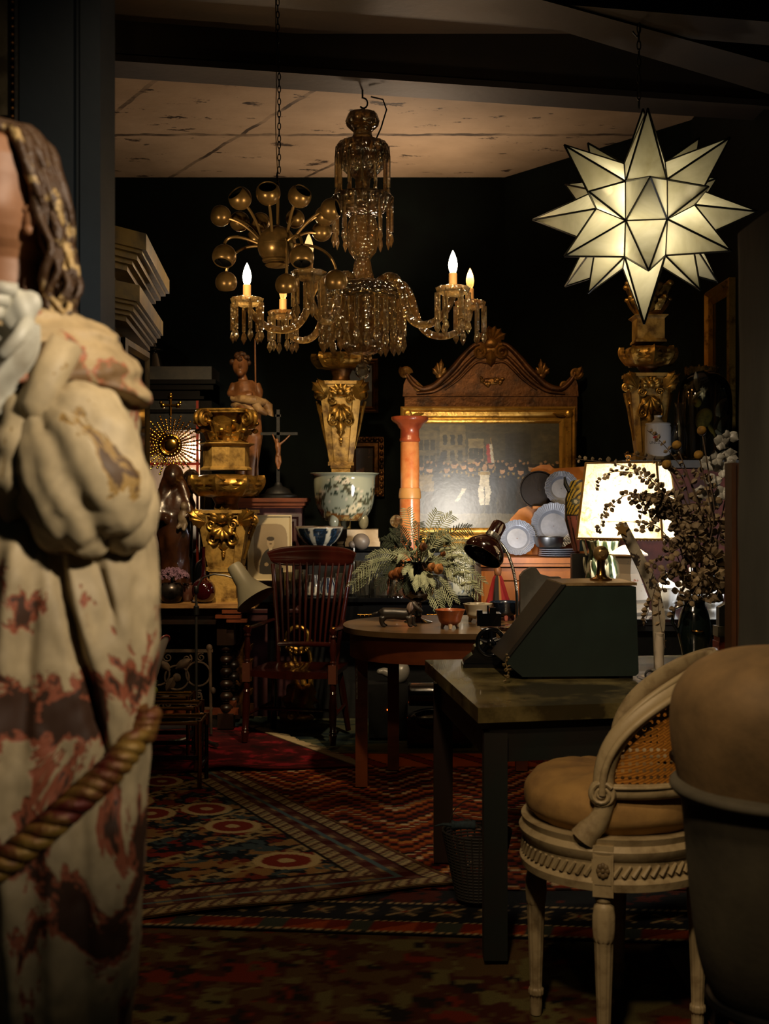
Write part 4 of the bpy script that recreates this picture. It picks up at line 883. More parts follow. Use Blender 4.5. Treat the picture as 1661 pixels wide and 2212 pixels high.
# purple case with crucifix and putto
kY=7.9; kx0,kx1=PXX(497,7.75),PXX(655,7.75); kz=PZ(1076,7.75)
PURP=M('dull_plum_wood','#4a2a2c',.4,0,'#2a1618',6,coat=.2)
kc=thing('plum_wood_case','tall plum-brown wooden case with stepped cornice under the dark crucifix','case',((kx0+kx1)/2,kY,0)); W=kx1-kx0
b=B(); b.box((0,.05,(kz-.05)/2),(W-.03,.36,kz-.05)); mesh_obj('body',b,PURP,kc)
b=B(); b.box((0,.02,kz-.012),(W+.05,.44,.024)); b.box((0,.02,kz-.036),(W+.02,.41,.024)); b.box((0,.02,kz-.055),(W-.01,.385,.016)); mesh_obj('cornice',b,TABW,kc)
b=B(); b.M=Matrix.Translation((0,-.135,kz-.42)); picture_frame(b,W-.02,.64,[(0,0),(0,.012),(.02,.02),(.035,.008),(.05,.012),(.06,.002)]); mesh_obj('door_moulding',b,PURP,kc)
b=B(); b.box((.02,-.21,.88-.02),(W-.05,.16,.03)); mesh_obj('ledge',b,PURP,kc)
S=7.9/F; xf=thing('dark_crucifix','thin black standing crucifix with a small pale carved corpus','crucifix',(PXX(601,kY),kY,kz)); zq=lambda py:HZ+(CH-kz)/S-py
b=B(S); b.box((0,0,zq(980)),(7,6,190)); b.box((2,0,zq(937)),(80,6,6)); b.box((0,0,zq(898)),(12,6,5)); mesh_obj('cross',b,BLACKM,xf)
b=B(S); b.lathe([(42,0),(42,6),(30,10),(24,20),(10,26),(6,34)],24,sy=.6); mesh_obj('base',b,BLACKM,xf)
CORP=M('carved_flesh_wood','#8a5a34',.45,0,'#5e3a1c',8)
b=B(S)
b.ell((-2,-8,zq(952)),(4,4,5),12,10); b.tube([(-1,-7,zq(957)),(0,-7,zq(966)),(1,-7,zq(978)),(0,-8,zq(986))],[5,6.5,5,5.5],12); b.tube([(-3,-7,zq(960)),(-8,-6,zq(948)),(-12,-5,zq(938))],[2.6,2.1,1.7],8); b.tube([(4,-7,zq(960)),(14,-6,zq(952)),(26,-5,zq(940))],[2.6,2.1,1.7],8)
b.tube([(-2,-8,zq(986)),(-3,-10,zq(998)),(0,-8,zq(1010)),(1,-9,zq(1014))],[4,3.4,2.4,2],8); b.tube([(3,-8,zq(986)),(5,-10,zq(998)),(2,-8,zq(1010)),(1,-9,zq(1014))],[4,3.4,2.4,2],8)
fuse(mesh_obj('corpus',b,CORP,xf),1.1*S,2)
# putto with staff
pY=8.0; S=pY/F; pu=thing('carved_putto','carved wooden putto holding a staff, standing behind the gilt volute capital','statue',(PXX(535,pY),pY-.02,kz)); zq=lambda py:HZ+(CH-kz)/S-py
b=B(S)
b.ell((-14,-6,zq(792)),(17,18,23),18,14); b.ell((-13,-18,zq(808)),(9,8,8),12,8); b.ell((-13,-24,zq(793)),(3.4,5,5),8,6); b.tube([(-12,0,zq(812)),(-8,0,zq(826))],[10,11],10)
b.tube([(-6,0,zq(826)),(-4,-2,zq(846)),(0,-6,zq(868)),(2,-4,zq(890)),(2,0,zq(910))],[22,27,30,30,26],16)
b.tube([(18,0,zq(832)),(26,-4,zq(848)),(24,-8,zq(866)),(20,-10,zq(872))],[11,9.5,8,7],10); b.tube([(-26,-2,zq(832)),(-34,-10,zq(852)),(-20,-24,zq(862)),(4,-30,zq(858)),(14,-30,zq(855))],[11,10,9,8,6],10)
b.tube([(10,0,zq(905)),(14,-6,zq(945)),(12,0,zq(985)),(8,2,zq(1010)),(8,0,zq(1058))],[20,20,15,15,9],14); b.tube([(-12,0,zq(905)),(-16,-4,zq(945)),(-14,2,zq(985)),(-14,4,zq(1010)),(-14,2,zq(1058))],[20,20,15,14,9],14)
b.tube([(8,2,6),(10,-16,4)],[9,5],10); b.tube([(-14,2,6),(-16,-16,4)],[9,5],10)
fuse(mesh_obj('body',b,CORP,pu),2.2*S,2)
b=B(S)
for i in range(26):
    a=rnd.random()*TAU; th=rnd.uniform(0,1.7); d=Vector((math.sin(th)*math.cos(a),math.sin(th)*math.sin(a),math.cos(th)))
    if d.y<-.35 and d.z<.45: continue
    b.ell((-14+d.x*19,-4+d.y*19,zq(790)+d.z*24),(6,6,6),8,6)
mesh_obj('curly_hair',b,M('putto_hair','#4a2e16',.5),pu)
b=B(S)
def sash(u,v): a=u*PI*1.25-.2; r=37+4*math.sin(v*9+u*5); return (2+r*math.cos(a)+10*v*u,-4-r*.8*math.sin(a),zq(872)-22*v+18*u*(1-v)+5*math.sin(u*14))
b.grid(sash,30,8); b.tube([(-30,-18,zq(862)),(-6,-36,zq(866)),(20,-36,zq(868)),(38,-20,zq(872))],[7,9,10,8],12); b.tube([(34,-16,zq(868)),(46,-14,zq(880)),(50,-12,zq(898)),(42,-12,zq(890))],[8,11,9,4],10); b.tube([(20,-32,zq(872)),(28,-32,zq(888)),(44,-20,zq(896))],[9,10,5],10); mesh_obj('sash',b,M('carved_sash','#a98a5e',.5,0,'#6d4f2e',10),pu)
b=B(S); b.tube([(18,-16,zq(735)),(20,-16,zq(870)),(24,-12,zq(1040)),(25,-10,2)],1.7,8); mesh_obj('staff',b,CORP,pu)
# portrait photograph
rY=7.52; S=rY/F; po=thing('portrait_photograph','old mounted portrait photograph of a seated man in a cream mat, below the crucifix','picture',(PXX(582,rY),rY+.03,.895),rot=(R(4),0,0))
b=B(S); W2,H2=92,138
def canv(u,v): return ((u-.5)*W2,0,v*H2)
b.grid(canv,93,139); o=mesh_obj('photograph',b,attr_mat('faded_print',.55,0),po)
def pf(co):
    x=co[:,0]/S/W2+.5; y=co[:,2]/S/H2; c=field(x,'#b7a987'); ov=(np.abs((x-.52)/.40)**4+np.abs((y-.48)/.40)**4)<1
    sel(c,ov,L('#8d7c60')); d=np.hypot((x-.52)/.36,(y-.45)/.34); m=ov&(d<.9); c[m]=c[m]*(.72+.28*d[m,None])
    sel(c,ov&(np.abs(y-.06)<0),L('#000000')); sh=ov&(np.hypot((x-.52)/.27,(y-.13)/.36)<1); sel(c,sh,L('#2c2822')); sel(c,ov&(np.abs(x-.52)<.035)&(y>.38)&(y<.5),L('#a5977c')); sel(c,ov&(np.hypot((x-.52)/.085,(y-.58)/.085)<1),L('#9b8868')); sel(c,ov&(np.hypot((x-.52)/.09,(y-.645)/.035)<1),L('#3b3226')); sel(c,ov&(np.hypot((x-.52)/.03,(y-.565)/.012)<1),L('#5b4a36'))
    sel(c,ov&(np.hypot((x-.42)/.05,(y-.24)/.03)<1),L('#8b785a')); return c
paint(o,pf)
b=B(S); b.box((0,3,H2/2),(W2,4,H2)); mesh_obj('backing',b,M('cream_mount','#a99c7e',.8),po)
b=B(S); b.M=Matrix.Translation((0,0,H2/2)); picture_frame(b,W2+4,H2+4,[(0,-6),(0,3),(2,3.4),(3.4,1)]); mesh_obj('thin_frame',b,M('cream_bevel','#c2b592',.5),po)
# floor lamp with grey shade
fY=6.72; S=fY/F; fl=thing('reading_floor_lamp','slim metal floor lamp with a grey-white cone shade in front of the gilt column','lamp',(PXX(424,fY),fY,.036)); zq=lambda py:HZ+(CH-.036)/S-py
CHR=M('dull_chrome','#6d6a64',.3,.9)
b=B(S); b.tube([(0,0,10),(0,0,zq(1300))],3,10); b.tube([(0,0,zq(1330)),(-1,0,zq(1290)),(2,0,zq(1268)),(14,0,zq(1248)),(38,0,zq(1240)),(64,0,zq(1243)),(84,0,zq(1250))],2.2,8); mesh_obj('pole',b,CHR,fl)
b=B(S); b.lathe([(4,zq(1330)),(6,zq(1328)),(6,zq(1310)),(4,zq(1308))],14); mesh_obj('height_clamp',b,BLACKM,fl); b=B(S); b.lathe([(4,zq(1282)),(5.5,zq(1280)),(5.5,zq(1268)),(4,zq(1266))],14); mesh_obj('joint',b,BLACKM,fl)
for a in (-40,80,200): b=B(S); b.tube([(0,0,16),(52*math.cos(R(a)),52*math.sin(R(a)),5)],[4,4],8); b.tube([(52*math.cos(R(a)),52*math.sin(R(a)),5),(66*math.cos(R(a)),66*math.sin(R(a)),4)],[5,5],10); mesh_obj('foot',b,CHR,fl)
b=B(S); c=Vector((104,0,zq(1258))); ax=Vector((.55,-.25,-.8)).normalized(); q=ax.to_track_quat('Z','Y').to_matrix().to_4x4(); b.M=Matrix.Translation(c)@q
b.lathe([(4,-46),(15,-45),(17,-40),(20,0),(38,36),(46,46),(44,46),(36,34),(17,0),(13,-40)],36); mesh_obj('shade',b,M('grey_white_enamel','#77725f',.4,0,coat=.2),fl,ang=60)
# fire screen
iY=6.98; S=iY/F; fs=thing('iron_fire_screen','rusty wrought-iron scrollwork fire screen under the left table','fire screen',(PXX(390,iY),iY,.036)); zq=lambda py:HZ+(CH-.036)/S-py
RUST=M('rusty_iron','#4a3826',.75,.3,'#2b2016',10)
b=B(S); b.box((0,0,zq(1406)),(140,5,6)); b.box((0,0,zq(1530)),(140,5,5)); b.tube([(-66,0,zq(1408)),(-66,0,0)],3,6); b.tube([(62,0,zq(1398)),(64,0,zq(1440)),(66,0,0)],[6,3.4,3.2],8); b.ell((62,0,zq(1400)),(7,6,9),10,8); b.ell((70,0,zq(1492)),(6,5,8),10,8); mesh_obj('frame',b,RUST,fs)
b=B(S)
for cx,cy,r in ((-8,1464,26),(38,1456,26),(-48,1456,24),(34,1508,12)): b.torus((cx,0,zq(cy)),r,2.2,32,6,'y')
for cx,cy,r,h in ((-28,1420,12,1),(14,1424,11,-1),(44,1420,10,1),(-54,1424,10,-1),(40,1500,9,1)): b.spiral((cx,0,zq(cy)),r,1.6,2.2,h,1)
b.leaf((-10,-2,zq(1445)),(24,-2,zq(1424)),22,.1,(0,-1,0),6,8); b.leaf((-24,-2,zq(1450)),(-46,-2,zq(1426)),20,.1,(0,-1,0),6,8); b.ell((-8,-1,zq(1464)),(9,4,10),10,8); b.leaf((-30,-2,zq(1492)),(-12,-2,zq(1462)),20,.1,(0,-1,0)); mesh_obj('scrollwork',b,RUST,fs)
# nest of brass side tables
def side_tab(px,Y,w,d,z,label):
    x1=PXX(px,Y); t=thing('brass_side_table',label,'table',(x1-w/2,Y+d/2,.024 if Y<5.9 else .037),0,'low brass-edged tables')
    z=z-.030; hw,hd=w/2,d/2
    b=B(); b.box((0,0,z-.012),(w-.03,d-.03,.008)); mesh_obj('glass_top',b,M('dark_glass','#0c0d0c',.06,0,coat=1),t)
    b=B()
    for s in (-1,1): b.tube([(-hw,s*hd,z-.006),(hw,s*hd,z-.006)],.0085,10); b.tube([(s*hw,-hd,z-.006),(s*hw,hd,z-.006)],.0085,10)
    mesh_obj('brass_rim',b,BRASS,t)
    for sx in (-1,1):
        for sy in (-1,1):
            b=B(); b.tube([(sx*hw,sy*hd,0),(sx*hw,sy*hd,z)],.0105,12); lg=mesh_obj('leg',b,BRASS if sy<0 else BLACKM,t)
            b=B(); b.tube([(sx*hw,sy*hd,z-.05),(sx*hw,sy*hd,z+.006)],.0135,12); b.tube([(sx*hw,sy*hd,z-.006),(sx*(hw-.05),sy*hd,z-.006)],.0115,12); mesh_obj('corner_joint',b,BRASS,lg)
    b=B()
    for s in (-1,1): b.box((s*hw,0,.10),(.016,d,.02))
    b.box((0,hd,.10),(w,.016,.02)); mesh_obj('stretcher',b,BLACKM,t)
side_tab(431,5.70,.30,.22,.345,'nearest of the three low brass-edged tables, left')
side_tab(423,6.02,.50,.20,.347,'middle one of the three low brass-edged tables, left')
side_tab(406,6.32,.44,.18,.349,'farthest of the three low brass-edged tables, under the white frilled pot')
wY=6.41; S=wY/F; wp=thing('frilled_pot','white glazed pot with wavy pink rim on the farthest brass table','pot',(PXX(322,wY),wY,.356))
b=B(S)
def fp(u,v):
    a=TAU*u; r=(12+24*v**.7)*(1+.22*v*v*math.sin(a*4+.6)); return (r*math.cos(a),r*math.sin(a)*.8,26+92*v+10*v*v*math.sin(a*4+2))
b.grid(fp,64,18,cu=True); b.grid(lambda u,v:(lambda p:(p[0]*.93,p[1]*.93,p[2]+.4))(fp(u,1-v*.95)),64,18,cu=True); b.lathe([(14,20),(13,28)],20); mesh_obj('body',b,M('white_glaze','#c9c2ba',.15,0,coat=.5),wp)
b=B(S); b.tube([tuple(Vector(fp(i/64,1))) for i in range(65)],2.2,6); mesh_obj('pink_rim',b,M('pink_glaze','#a84c48',.25,0,coat=.4),wp)
b=B(S); b.ell((6,-6,10),(15,13,11),14,10); b.ell((-10,4,9),(13,12,9),14,10); mesh_obj('modelled_lemons',b,M('yellow_green_glaze','#8f9a2c',.25,0,coat=.4),wp); b=B(S); b.leaf((6,-8,18),(22,-10,32),14,.2,(0,-1,.2)); b.leaf((0,-8,18),(-8,-12,34),12,.2,(0,-1,.2)); mesh_obj('modelled_leaf',b,M('green_glaze','#3d5230',.3),wp)
# octagonal cornice cabinet, upper left
oc=thing('corner_cabinet','tall olive-gold cabinet with stepped octagonal cornice, upper left','cabinet',(0,0,0))
def octp(o): return [(-2.25,4.6-o),(-1.26+o*.2,4.66-o),(-1.08+o,5.0-o*.5),(-1.17+o,5.96+o*.3),(-2.25,5.96+o*.3)]
z2,z1=2.485,2.275
b=B(); b.prismz(octp(-.06),.034,z2-.10); mesh_obj('body',b,OLIVE,oc,ang=20)
for zt,nm,mx in ((z2,'upper_cornice',.10),(z1,'lower_cornice',.07)):
    b=B(); st_=[(mx,zt-.068,zt),(mx*.82,zt-.082,zt-.068),(mx*.58,zt-.105,zt-.082),(mx*.36,zt-.122,zt-.105),(mx*.12,zt-.145,zt-.122)]
    for o_,a,c in st_: b.prismz(octp(o_),a,c)
    mesh_obj(nm,b,OLIVE,oc,ang=20)
b=B(); b.box((-1.155,5.45,1.72),(.05,.5,.7)); b.M=Matrix.Translation((-1.135,5.45,1.72))@Matrix.Rotation(R(90),4,'Z'); picture_frame(b,.54,.74,[(0,0),(0,.02),(.03,.026),(.05,.01)]); mesh_obj('window_frame',b,OLIVE,oc); b=B(); b.box((-1.124,5.45,1.72),(.006,.44,.64)); mesh_obj('window_pane',b,MIRROR,oc)
# beaded mirror at top left, on the blue partition
mw=.5; mz=(PZ(275,2.58)+2.6)/2
mi=thing('gilt_mirror','dark beaded mirror frame hanging on the blue partition, top left corner','mirror',(PXX(40,2.58)-mw/2,2.588,2.58)); hm=2*(2.58-PZ(272,2.58))
b=B(); picture_frame(b,mw,hm,[(0,0),(0,.012),(.006,.016),(.014,.008),(.024,.006)]); mesh_obj('frame',b,BLACKM,mi)
b=B()
for i in range(46): b.ell((mw/2-.011,-.014,-hm/2+hm*i/45),(.004,.004,.005),8,6)
mesh_obj('beading',b,GOLDD,mi); b=B(); b.box((0,-.003,0),(mw-.04,.004,hm-.04)); mesh_obj('glass',b,M('pale_reflection_glass','#7d7663',.25,.3,'#4a4538',7),mi)  # pale tone in the glass colour stands in for a mirror reflection
# ============ SLAT-BACK ARMCHAIR ==============================================
wc=thing('slat_back_armchair','mahogany slat-back armchair with broad curved crest rail and turned arm posts','chair',(-.535,6.72,.033),R(-12))
SH=.40
b=B()
def seat(u,v):   # saddle seat with a pommel in the front edge
    x=(u-.5)*.52; y=v*.44; dip=-.016*math.exp(-((abs(x)-.11)/.09)**2)*math.sin(PI*min(1,v*1.1))+.006*math.exp(-(x/.03)**2)*(1-v)**2
    return (x*(1-.10*v),y-.012*math.cos(x*6)+.012,SH+dip)
b.grid(seat,40,24); b.grid(lambda u,v:(lambda p:(p[0]*.97,p[1]*.97+.006,SH-.045+.012*abs(u-.5)*2))(seat(u,v)),40,24)
for f,n in ((lambda t:(t,0),40),(lambda t:(t,1),40),(lambda t:(0,t),24),(lambda t:(1,t),24)):
    def sd(u,v,f=f): 
        p=Vector(seat(*f(u))); q=Vector((p.x*.97,p.y*.97+.006,SH-.045+.012*abs(f(u)[0]-.5)*2)); return p.lerp(q,v)
    b.grid(sd,n,4)
mesh_obj('seat',b,MAHOG,wc,ang=50)
def turned(x,y0,z0,x1,y1,z1,prof,seg=16):
    b=B(); q=(Vector((x1,y1,z1))-Vector((x,y0,z0))); l=q.length; b.M=Matrix.Translation((x,y0,z0))@q.to_track_quat('Z','Y').to_matrix().to_4x4(); b.lathe([(r,t*l) for r,t in prof],seg); return b
LEGP=[(.016,0),(.018,.03),(.020,.10),(.024,.16),(.017,.19),(.022,.21),(.017,.23),(.021,.45),(.023,.62),(.017,.80),(.021,.83),(.015,.86),(.019,.90),(.019,1)]
for x in (-.25,.25):
    mesh_obj('leg',turned(x*1.02,-.005,0,x,.02,SH-.06,LEGP),MAHOG,wc)
    b=B(); b.box((x,.02,SH-.01),(.044,.044,.105)); mesh_obj('leg_block',b,M('rubbed_mahogany','#4a2a1f',.12,0,coat=1),wc)
    mesh_obj('arm_post',turned(x,.02,SH+.04,x,.03,SH+.235,[(.017,0),(.013,.03),(.019,.08),(.013,.12),(.018,.3),(.021,.42),(.014,.68),(.012,.74),(.020,.80),(.014,.85),(.021,.9),(.022,1)]),MAHOG,wc)
    b=B(); b.ell((x,.03,SH+.243),(.018,.018,.011),14,8); mesh_obj('brass_cap',b,BRASS,wc)
    b=B(); pts=[(x,.01,SH+.235),(x*1.02,.12,SH+.232),(x*1.0,.24,SH+.236),(x*.86,.40,SH+.25)]; b.tube(pts,[.02,.022,.022,.016],10,flat=.6); mesh_obj('arm',b,MAHOG,wc)
    mesh_obj('leg',turned(x*.92,.46,0,x*.80,.37,SH-.04,[(.016,0),(.019,.3),(.022,.6),(.018,1)]),MAHOG,wc)
    b=B(); b.tube([(x*1.0,.02,.15),(x*.88,.43,.16)],[.010,.010],8); mesh_obj('stretcher',b,MAHOG,wc)
b=B(); b.tube([(-.24,.2,.155),(.24,.2,.155)],.010,8); mesh_obj('stretcher',b,MAHOG,wc)
def bx(t,z):
    k=max(0,(z-SH)/(1.05-SH)); w=.178+.075*k**1.2; return Vector((t*w+.0,.385+.10*k+.02*k*k-.03*(1-t*t)*k*0+.035*(1-t*t),z))
for t in (-1,1): b=B(); b.tube([bx(t,SH-.01+i*(.985-SH)/12) for i in range(13)],[.017]*13,10,flat=.8); mesh_obj('stile',b,MAHOG,wc)
for i in range(11):
    t=-1+2*(i+1)/12; b=B(); b.tube([bx(t,SH+.115+k*(.985-SH-.115)/10) for k in range(11)],[.0078+.004*math.sin(PI*k/10) for k in range(11)],8,flat=.8); mesh_obj('slat',b,MAHOG,wc)
b=B(); b.tube([bx(-1+2*i/16,SH+.105) for i in range(17)],[.018]*17,10,flat=.9); b.tube([bx(-1+2*i/16,SH+.105)+Vector((0,-.012,0)) for i in range(17)],[.006]*17,6); mesh_obj('lower_rail',b,MAHOG,wc)
b=B()
def crest(u,v):
    t=(u-.5)*2.12; a=TAU*v; h=.056+.006*math.cos(t*1.6)-.024*abs(t/1.06)**6; p=bx(t,1.015); roll=.014*max(0,math.sin(a))
    return (p.x*(1+.05*math.sin(a)),p.y+.018*math.cos(a)-roll*1.3,p.z+h*math.sin(a)+.012*math.cos(t*1.4))
b.grid(crest,48,24,cv=True)
for u in (0,1): b.f([b.v(crest(u,i/24)) for i in range(24)])
mesh_obj('crest_rail',b,MAHOG,wc,ang=70)
# gilt carved foot under the desk
gY=7.34; S=gY/F; gf=thing('gilt_carved_pedestal','gilt carved pedestal of scrolls and acanthus behind the armchair legs','pedestal',(PXX(643,gY),gY,.033)); zq=lambda py:HZ+(CH-.033)/S-py
b=B(S); b.torus((0,0,zq(1378)),24,5,36,8,'y'); 
for k in range(18): a=PI+PI*k/17; b.ell((28*math.cos(a),-3,zq(1384)+26*math.sin(a)),(4,4,4),8,6)
mesh_obj('beaded_ring',b,GOLD,gf)
b=B(S); b.tube([(-22,0,zq(1398)),(-8,0,zq(1425)),(8,0,zq(1455)),(16,0,zq(1490)),(6,0,zq(1530))],[4,5,6,8,7],10); b.tube([(22,0,zq(1398)),(30,0,zq(1430)),(28,0,zq(1480)),(10,0,zq(1530))],[4,5,6,7],10); mesh_obj('scroll_stem',b,GOLD,gf)
b=B(S); b.leaf((-16,-6,14),(-2,-8,zq(1462)),40,.2,(0,-1,0),8,10,3); b.leaf((8,-6,8),(30,-8,zq(1470)),44,.2,(0,-1,0),8,10,4); b.ell((-16,-4,16),(24,14,16),16,10); b.ell((10,-4,12),(26,16,12),16,10); b.spiral((-12,-16,20),14,1.8,4,1); mesh_obj('acanthus_foot',b,GOLD,gf)
# ============ BLACK DESK AND SIDEBOARD =======================================
DZ=.80
dk=thing('black_desk','long black lacquered desk with small gilt handles, behind the armchair','desk',(0,0,0))
dx0,dx1=-.74,.53
b=B(); b.box(((dx0+dx1)/2,7.44,DZ-.012),(dx1-dx0,.32,.024));  mesh_obj('desk_top',b,BLACK,dk)
b=B(); b.box(((dx0+dx1)/2+.30,7.45,DZ-.12),(dx1-dx0-.62,.28,.19)); mesh_obj('frieze',b,BLACK,dk)
for q_,w_ in (((dx1-.05,7.45,.40),(.08,.26,.74)),((dx0+.04,7.54,.40),(.06,.06,.76))): b=B(); b.box(q_,w_); mesh_obj('leg',b,BLACK,dk)
for xx in (PXX(787,7.17),.30):
    b=B(); b.box((xx,7.305,DZ-.115),(.34,.012,.13)); dr=mesh_obj('drawer',b,BLACK,dk)
    b=B()
    for k in (-1,0,1): b.ell((xx+k*.026,7.292,DZ-.11),(.006,.008,.014),10,8)
    b.tube([(xx-.045,7.296,DZ-.10),(xx+.045,7.296,DZ-.10)],.0025,6); mesh_obj('handle',b,BRASS,dr)
sd=thing('black_sideboard','black sideboard carrying the jardiniere, striped bowl and big painting','sideboard',(0,0,0))
b=B(); b.box((.385,8.03,SBZ/2-.02),(1.73,.80,SBZ-.04)); mesh_obj('carcase',b,BLACKM,sd); b=B(); b.box((.385,8.03,SBZ-.015),(1.77,.84,.03)); mesh_obj('top',b,BLACK,sd)
# striped bowl
tY=7.68; S=tY/F; sbw=thing('striped_bowl','big white bowl with broad dark blue lobed stripes, left of the jardiniere','bowl',(PXX(690,tY),tY,SBZ))
zr=(PZ(1137,tY)-SBZ)/S
b=B(S); b.lathe(smooth([(26,0),(28,4),(36,10),(46,zr*.55),(52,zr*.9),(51,zr),(47,zr-2),(42,zr*.5),(30,8)],5),96,cap=True); o=mesh_obj('bowl',b,attr_mat('striped_glaze',.15,.5),sbw,ang=80)
def sf(co):
    a=np.arctan2(co[:,1],co[:,0])+.30; c=field(a,'#b3b0a0'); k=np.abs(((a/TAU*8)%1)-.5); z=co[:,2]/S/zr; w=.30+.13*np.clip(z,0,1); m=(k<w)&(z<.93-.9*np.maximum(0,k-.28)); sel(c,m,L('#14202c')); n=fbm(a*9,z*8); sel(c,m&(n>.6),L('#22354a')); sel(c,z>.965,L('#8a7a68')); return c
paint(o,sf)
# marble block and jardiniere
jY=7.80; mb=B(jY/F); S=jY/F
mbt=thing('marble_plinth','cream marble block with stepped base under the jardiniere','plinth',(PXX(784,jY),jY,SBZ)); hz=(PZ(1143,jY)-SBZ)/S
MARB=M('cream_marble','#b3a48c',.35,0,'#8d7c63',4,.45,.7)
mb.box((0,0,hz*.72),(66,90,hz*.56)); mb.box((-64,62,hz*.72),(70,40,hz*.56)); mesh_obj('block',mb,MARB,mbt); mb=B(S); mb.box((0,0,5),(74,104,10)); mb.box((0,0,hz*.34),(70,98,hz*.26)); mb.box((-64,62,hz*.25),(72,42,hz*.46)); mesh_obj('base_moulding',mb,MARB,mbt)
ja=thing('jardiniere','celadon porcelain jardiniere painted with birds and branches, centre left','planter',(PXX(744,jY),jY,SBZ+hz*S)); zr=(PZ(1022,jY)-SBZ)/S-hz
b=B(S); prof=smooth([(40,zr*.15),(50,zr*.22),(62,zr*.45),(66,zr*.75),(67,zr*.93),(74,zr*.98),(75,zr),(70,zr-1),(63,zr*.94),(60,zr*.5),(46,zr*.3)],7); b.lathe(prof,160); o=mesh_obj('pot',b,attr_mat('painted_celadon',.10,.8),ja,ang=80)
def jf(co):
    a=np.arctan2(co[:,1],co[:,0]); z=co[:,2]/S/zr; x=a*62; y=z*zr; c=field(a,'#9a9f8c'); c=c*(.9+.2*fbm(x*.03,y*.03)[:,None])
    br=np.abs(np.sin(x*.055+1.2)*18+zr*.62-y); n=fbm(x*.16,y*.16); n2=fbm(x*.10+40,y*.10)
    sel(c,(br<22)&(n>.60),L('#3a4438')); sel(c,(br<26)&(n2>.64),L('#c3b9a6')); sel(c,(br<6)&(n>.42),L('#4c4a38'))
    br2=np.abs(np.sin(x*.05+4)*10+zr*.34-y); sel(c,(br2<16)&(n>.56),L('#4a5240')); sel(c,(br2<10)&(n2>.6),L('#d0c6a8'))
    gx=np.sin(x*.04+2); sel(c,(y<zr*.30+gx*6)&(np.sin(a*1.0-2.2)>-.2)&(n<.62),L('#7a5026')); sel(c,(y<zr*.27+gx*6)&(n2>.55)&(np.sin(a-2.2)>-.2),L('#a58a55')); sel(c,z>.955,L('#9a9f8c')); return c
paint(o,jf)
CEL=M('plain_celadon','#8f9280',.15,0,coat=.6)
for a in (-118,-25,90): b=B(S); q=R(a); b.ell((46*math.cos(q),46*math.sin(q),17),(11,11,17),14,10); mesh_obj('ball_foot',b,CEL,ja)
# grey lamp head leaning on the marble
vY=7.52; S=vY/F; gs=thing('grey_spot_lamp','small grey enamel spot lamp with rounded head in front of the marble block','lamp',(PXX(776,vY),vY,DZ)); zc=(PZ(1172,vY)-DZ)/S
b=B(S); b.ell((4,0,zc+2),(19,18,18),20,14); b.ell((-15,-4,zc-4),(8,9,8),14,10); mesh_obj('lamp_head',b,M('warm_grey_enamel','#57504b',.45),gs)
b=B(S); b.tube([(-12,0,zc-8),(-12,0,zc-40),(-10,0,8)],2.4,8); b.lathe([(24,0),(24,4),(8,9)],24); mesh_obj('stand',b,STEEL,gs)
# glassware on the desk
def tumbler(px,Y,w,h,label,name='glass_tumbler',cut=0):
    Y+=.13; S=Y/F; b=B(S); b.lathe([(w*.8,0),(w*.85,3),(w,h),(w*.92,h),(w*.76,5)],24,mod=(lambda a,z,k:1+cut*math.cos(a*10)) if cut else None); return tag(mesh_obj(name,b,CLEAR,loc=(PXX(px,Y),Y,DZ)),label,'glass',None)
tumbler(784,7.25,17,78,'tall cut-glass vase at the left end under the grey foliage','cut_glass_vase',.10)
tumbler(824,7.22,17,44,'ribbed glass tumbler on the black desk, second from the foliage left end',cut=.06)
tumbler(846,7.30,13,50,'plain glass tumbler on the black desk touching the ribbed one')
tumbler(868,7.22,12,34,'short glass tumbler on the black desk nearest the brown goblet vase')
tumbler(600,7.35,12,60,'glass bottle on the desk seen through the left slats of the armchair','glass_bottle')
tumbler(622,7.30,13,52,'glass tumbler on the desk seen through the armchair slats, second from left')
tumbler(648,7.36,13,56,'glass jar on the desk seen through the middle slats of the armchair','glass_jar',.05)
tumbler(735,7.30,14,50,'glass beaker on the desk behind the right armchair slats','glass_beaker')
for i,(px,lab,h,cut) in enumerate(((676,'blue and white striped china jar seen through the armchair slats',46,1),(708,'blue and white china pot right of the striped jar behind the armchair slats',40,0))):
    Y=7.43; S=Y/F; b=B(S); b.lathe(smooth([(12,0),(18,6),(20,h*.5),(14,h*.85),(13,h)],4),40); o=tag(mesh_obj('china_jar',b,attr_mat('blue_white_china',.15,.5) if i==0 else bpy.data.materials['blue_white_china'],loc=(PXX(px,Y),Y,DZ)),lab,'jar')
    paint(o,lambda co,i=i,S=S:sel(field(co[:,0],'#b9b7ac'),((np.arctan2(co[:,1],co[:,0])*(3 if i==0 else 2)%1.6)<.6)&(co[:,2]>6*S),L('#1d2e47')))
b=B(); b.box((0,0,.004),(.30,.16,.008)); b.box((0,0,.012),(.27,.14,.008)); tag(mesh_obj('black_tray',b,BLACK,loc=(PXX(576,7.38),7.37,DZ)),'thin black tray lying at the left end of the black desk','tray')
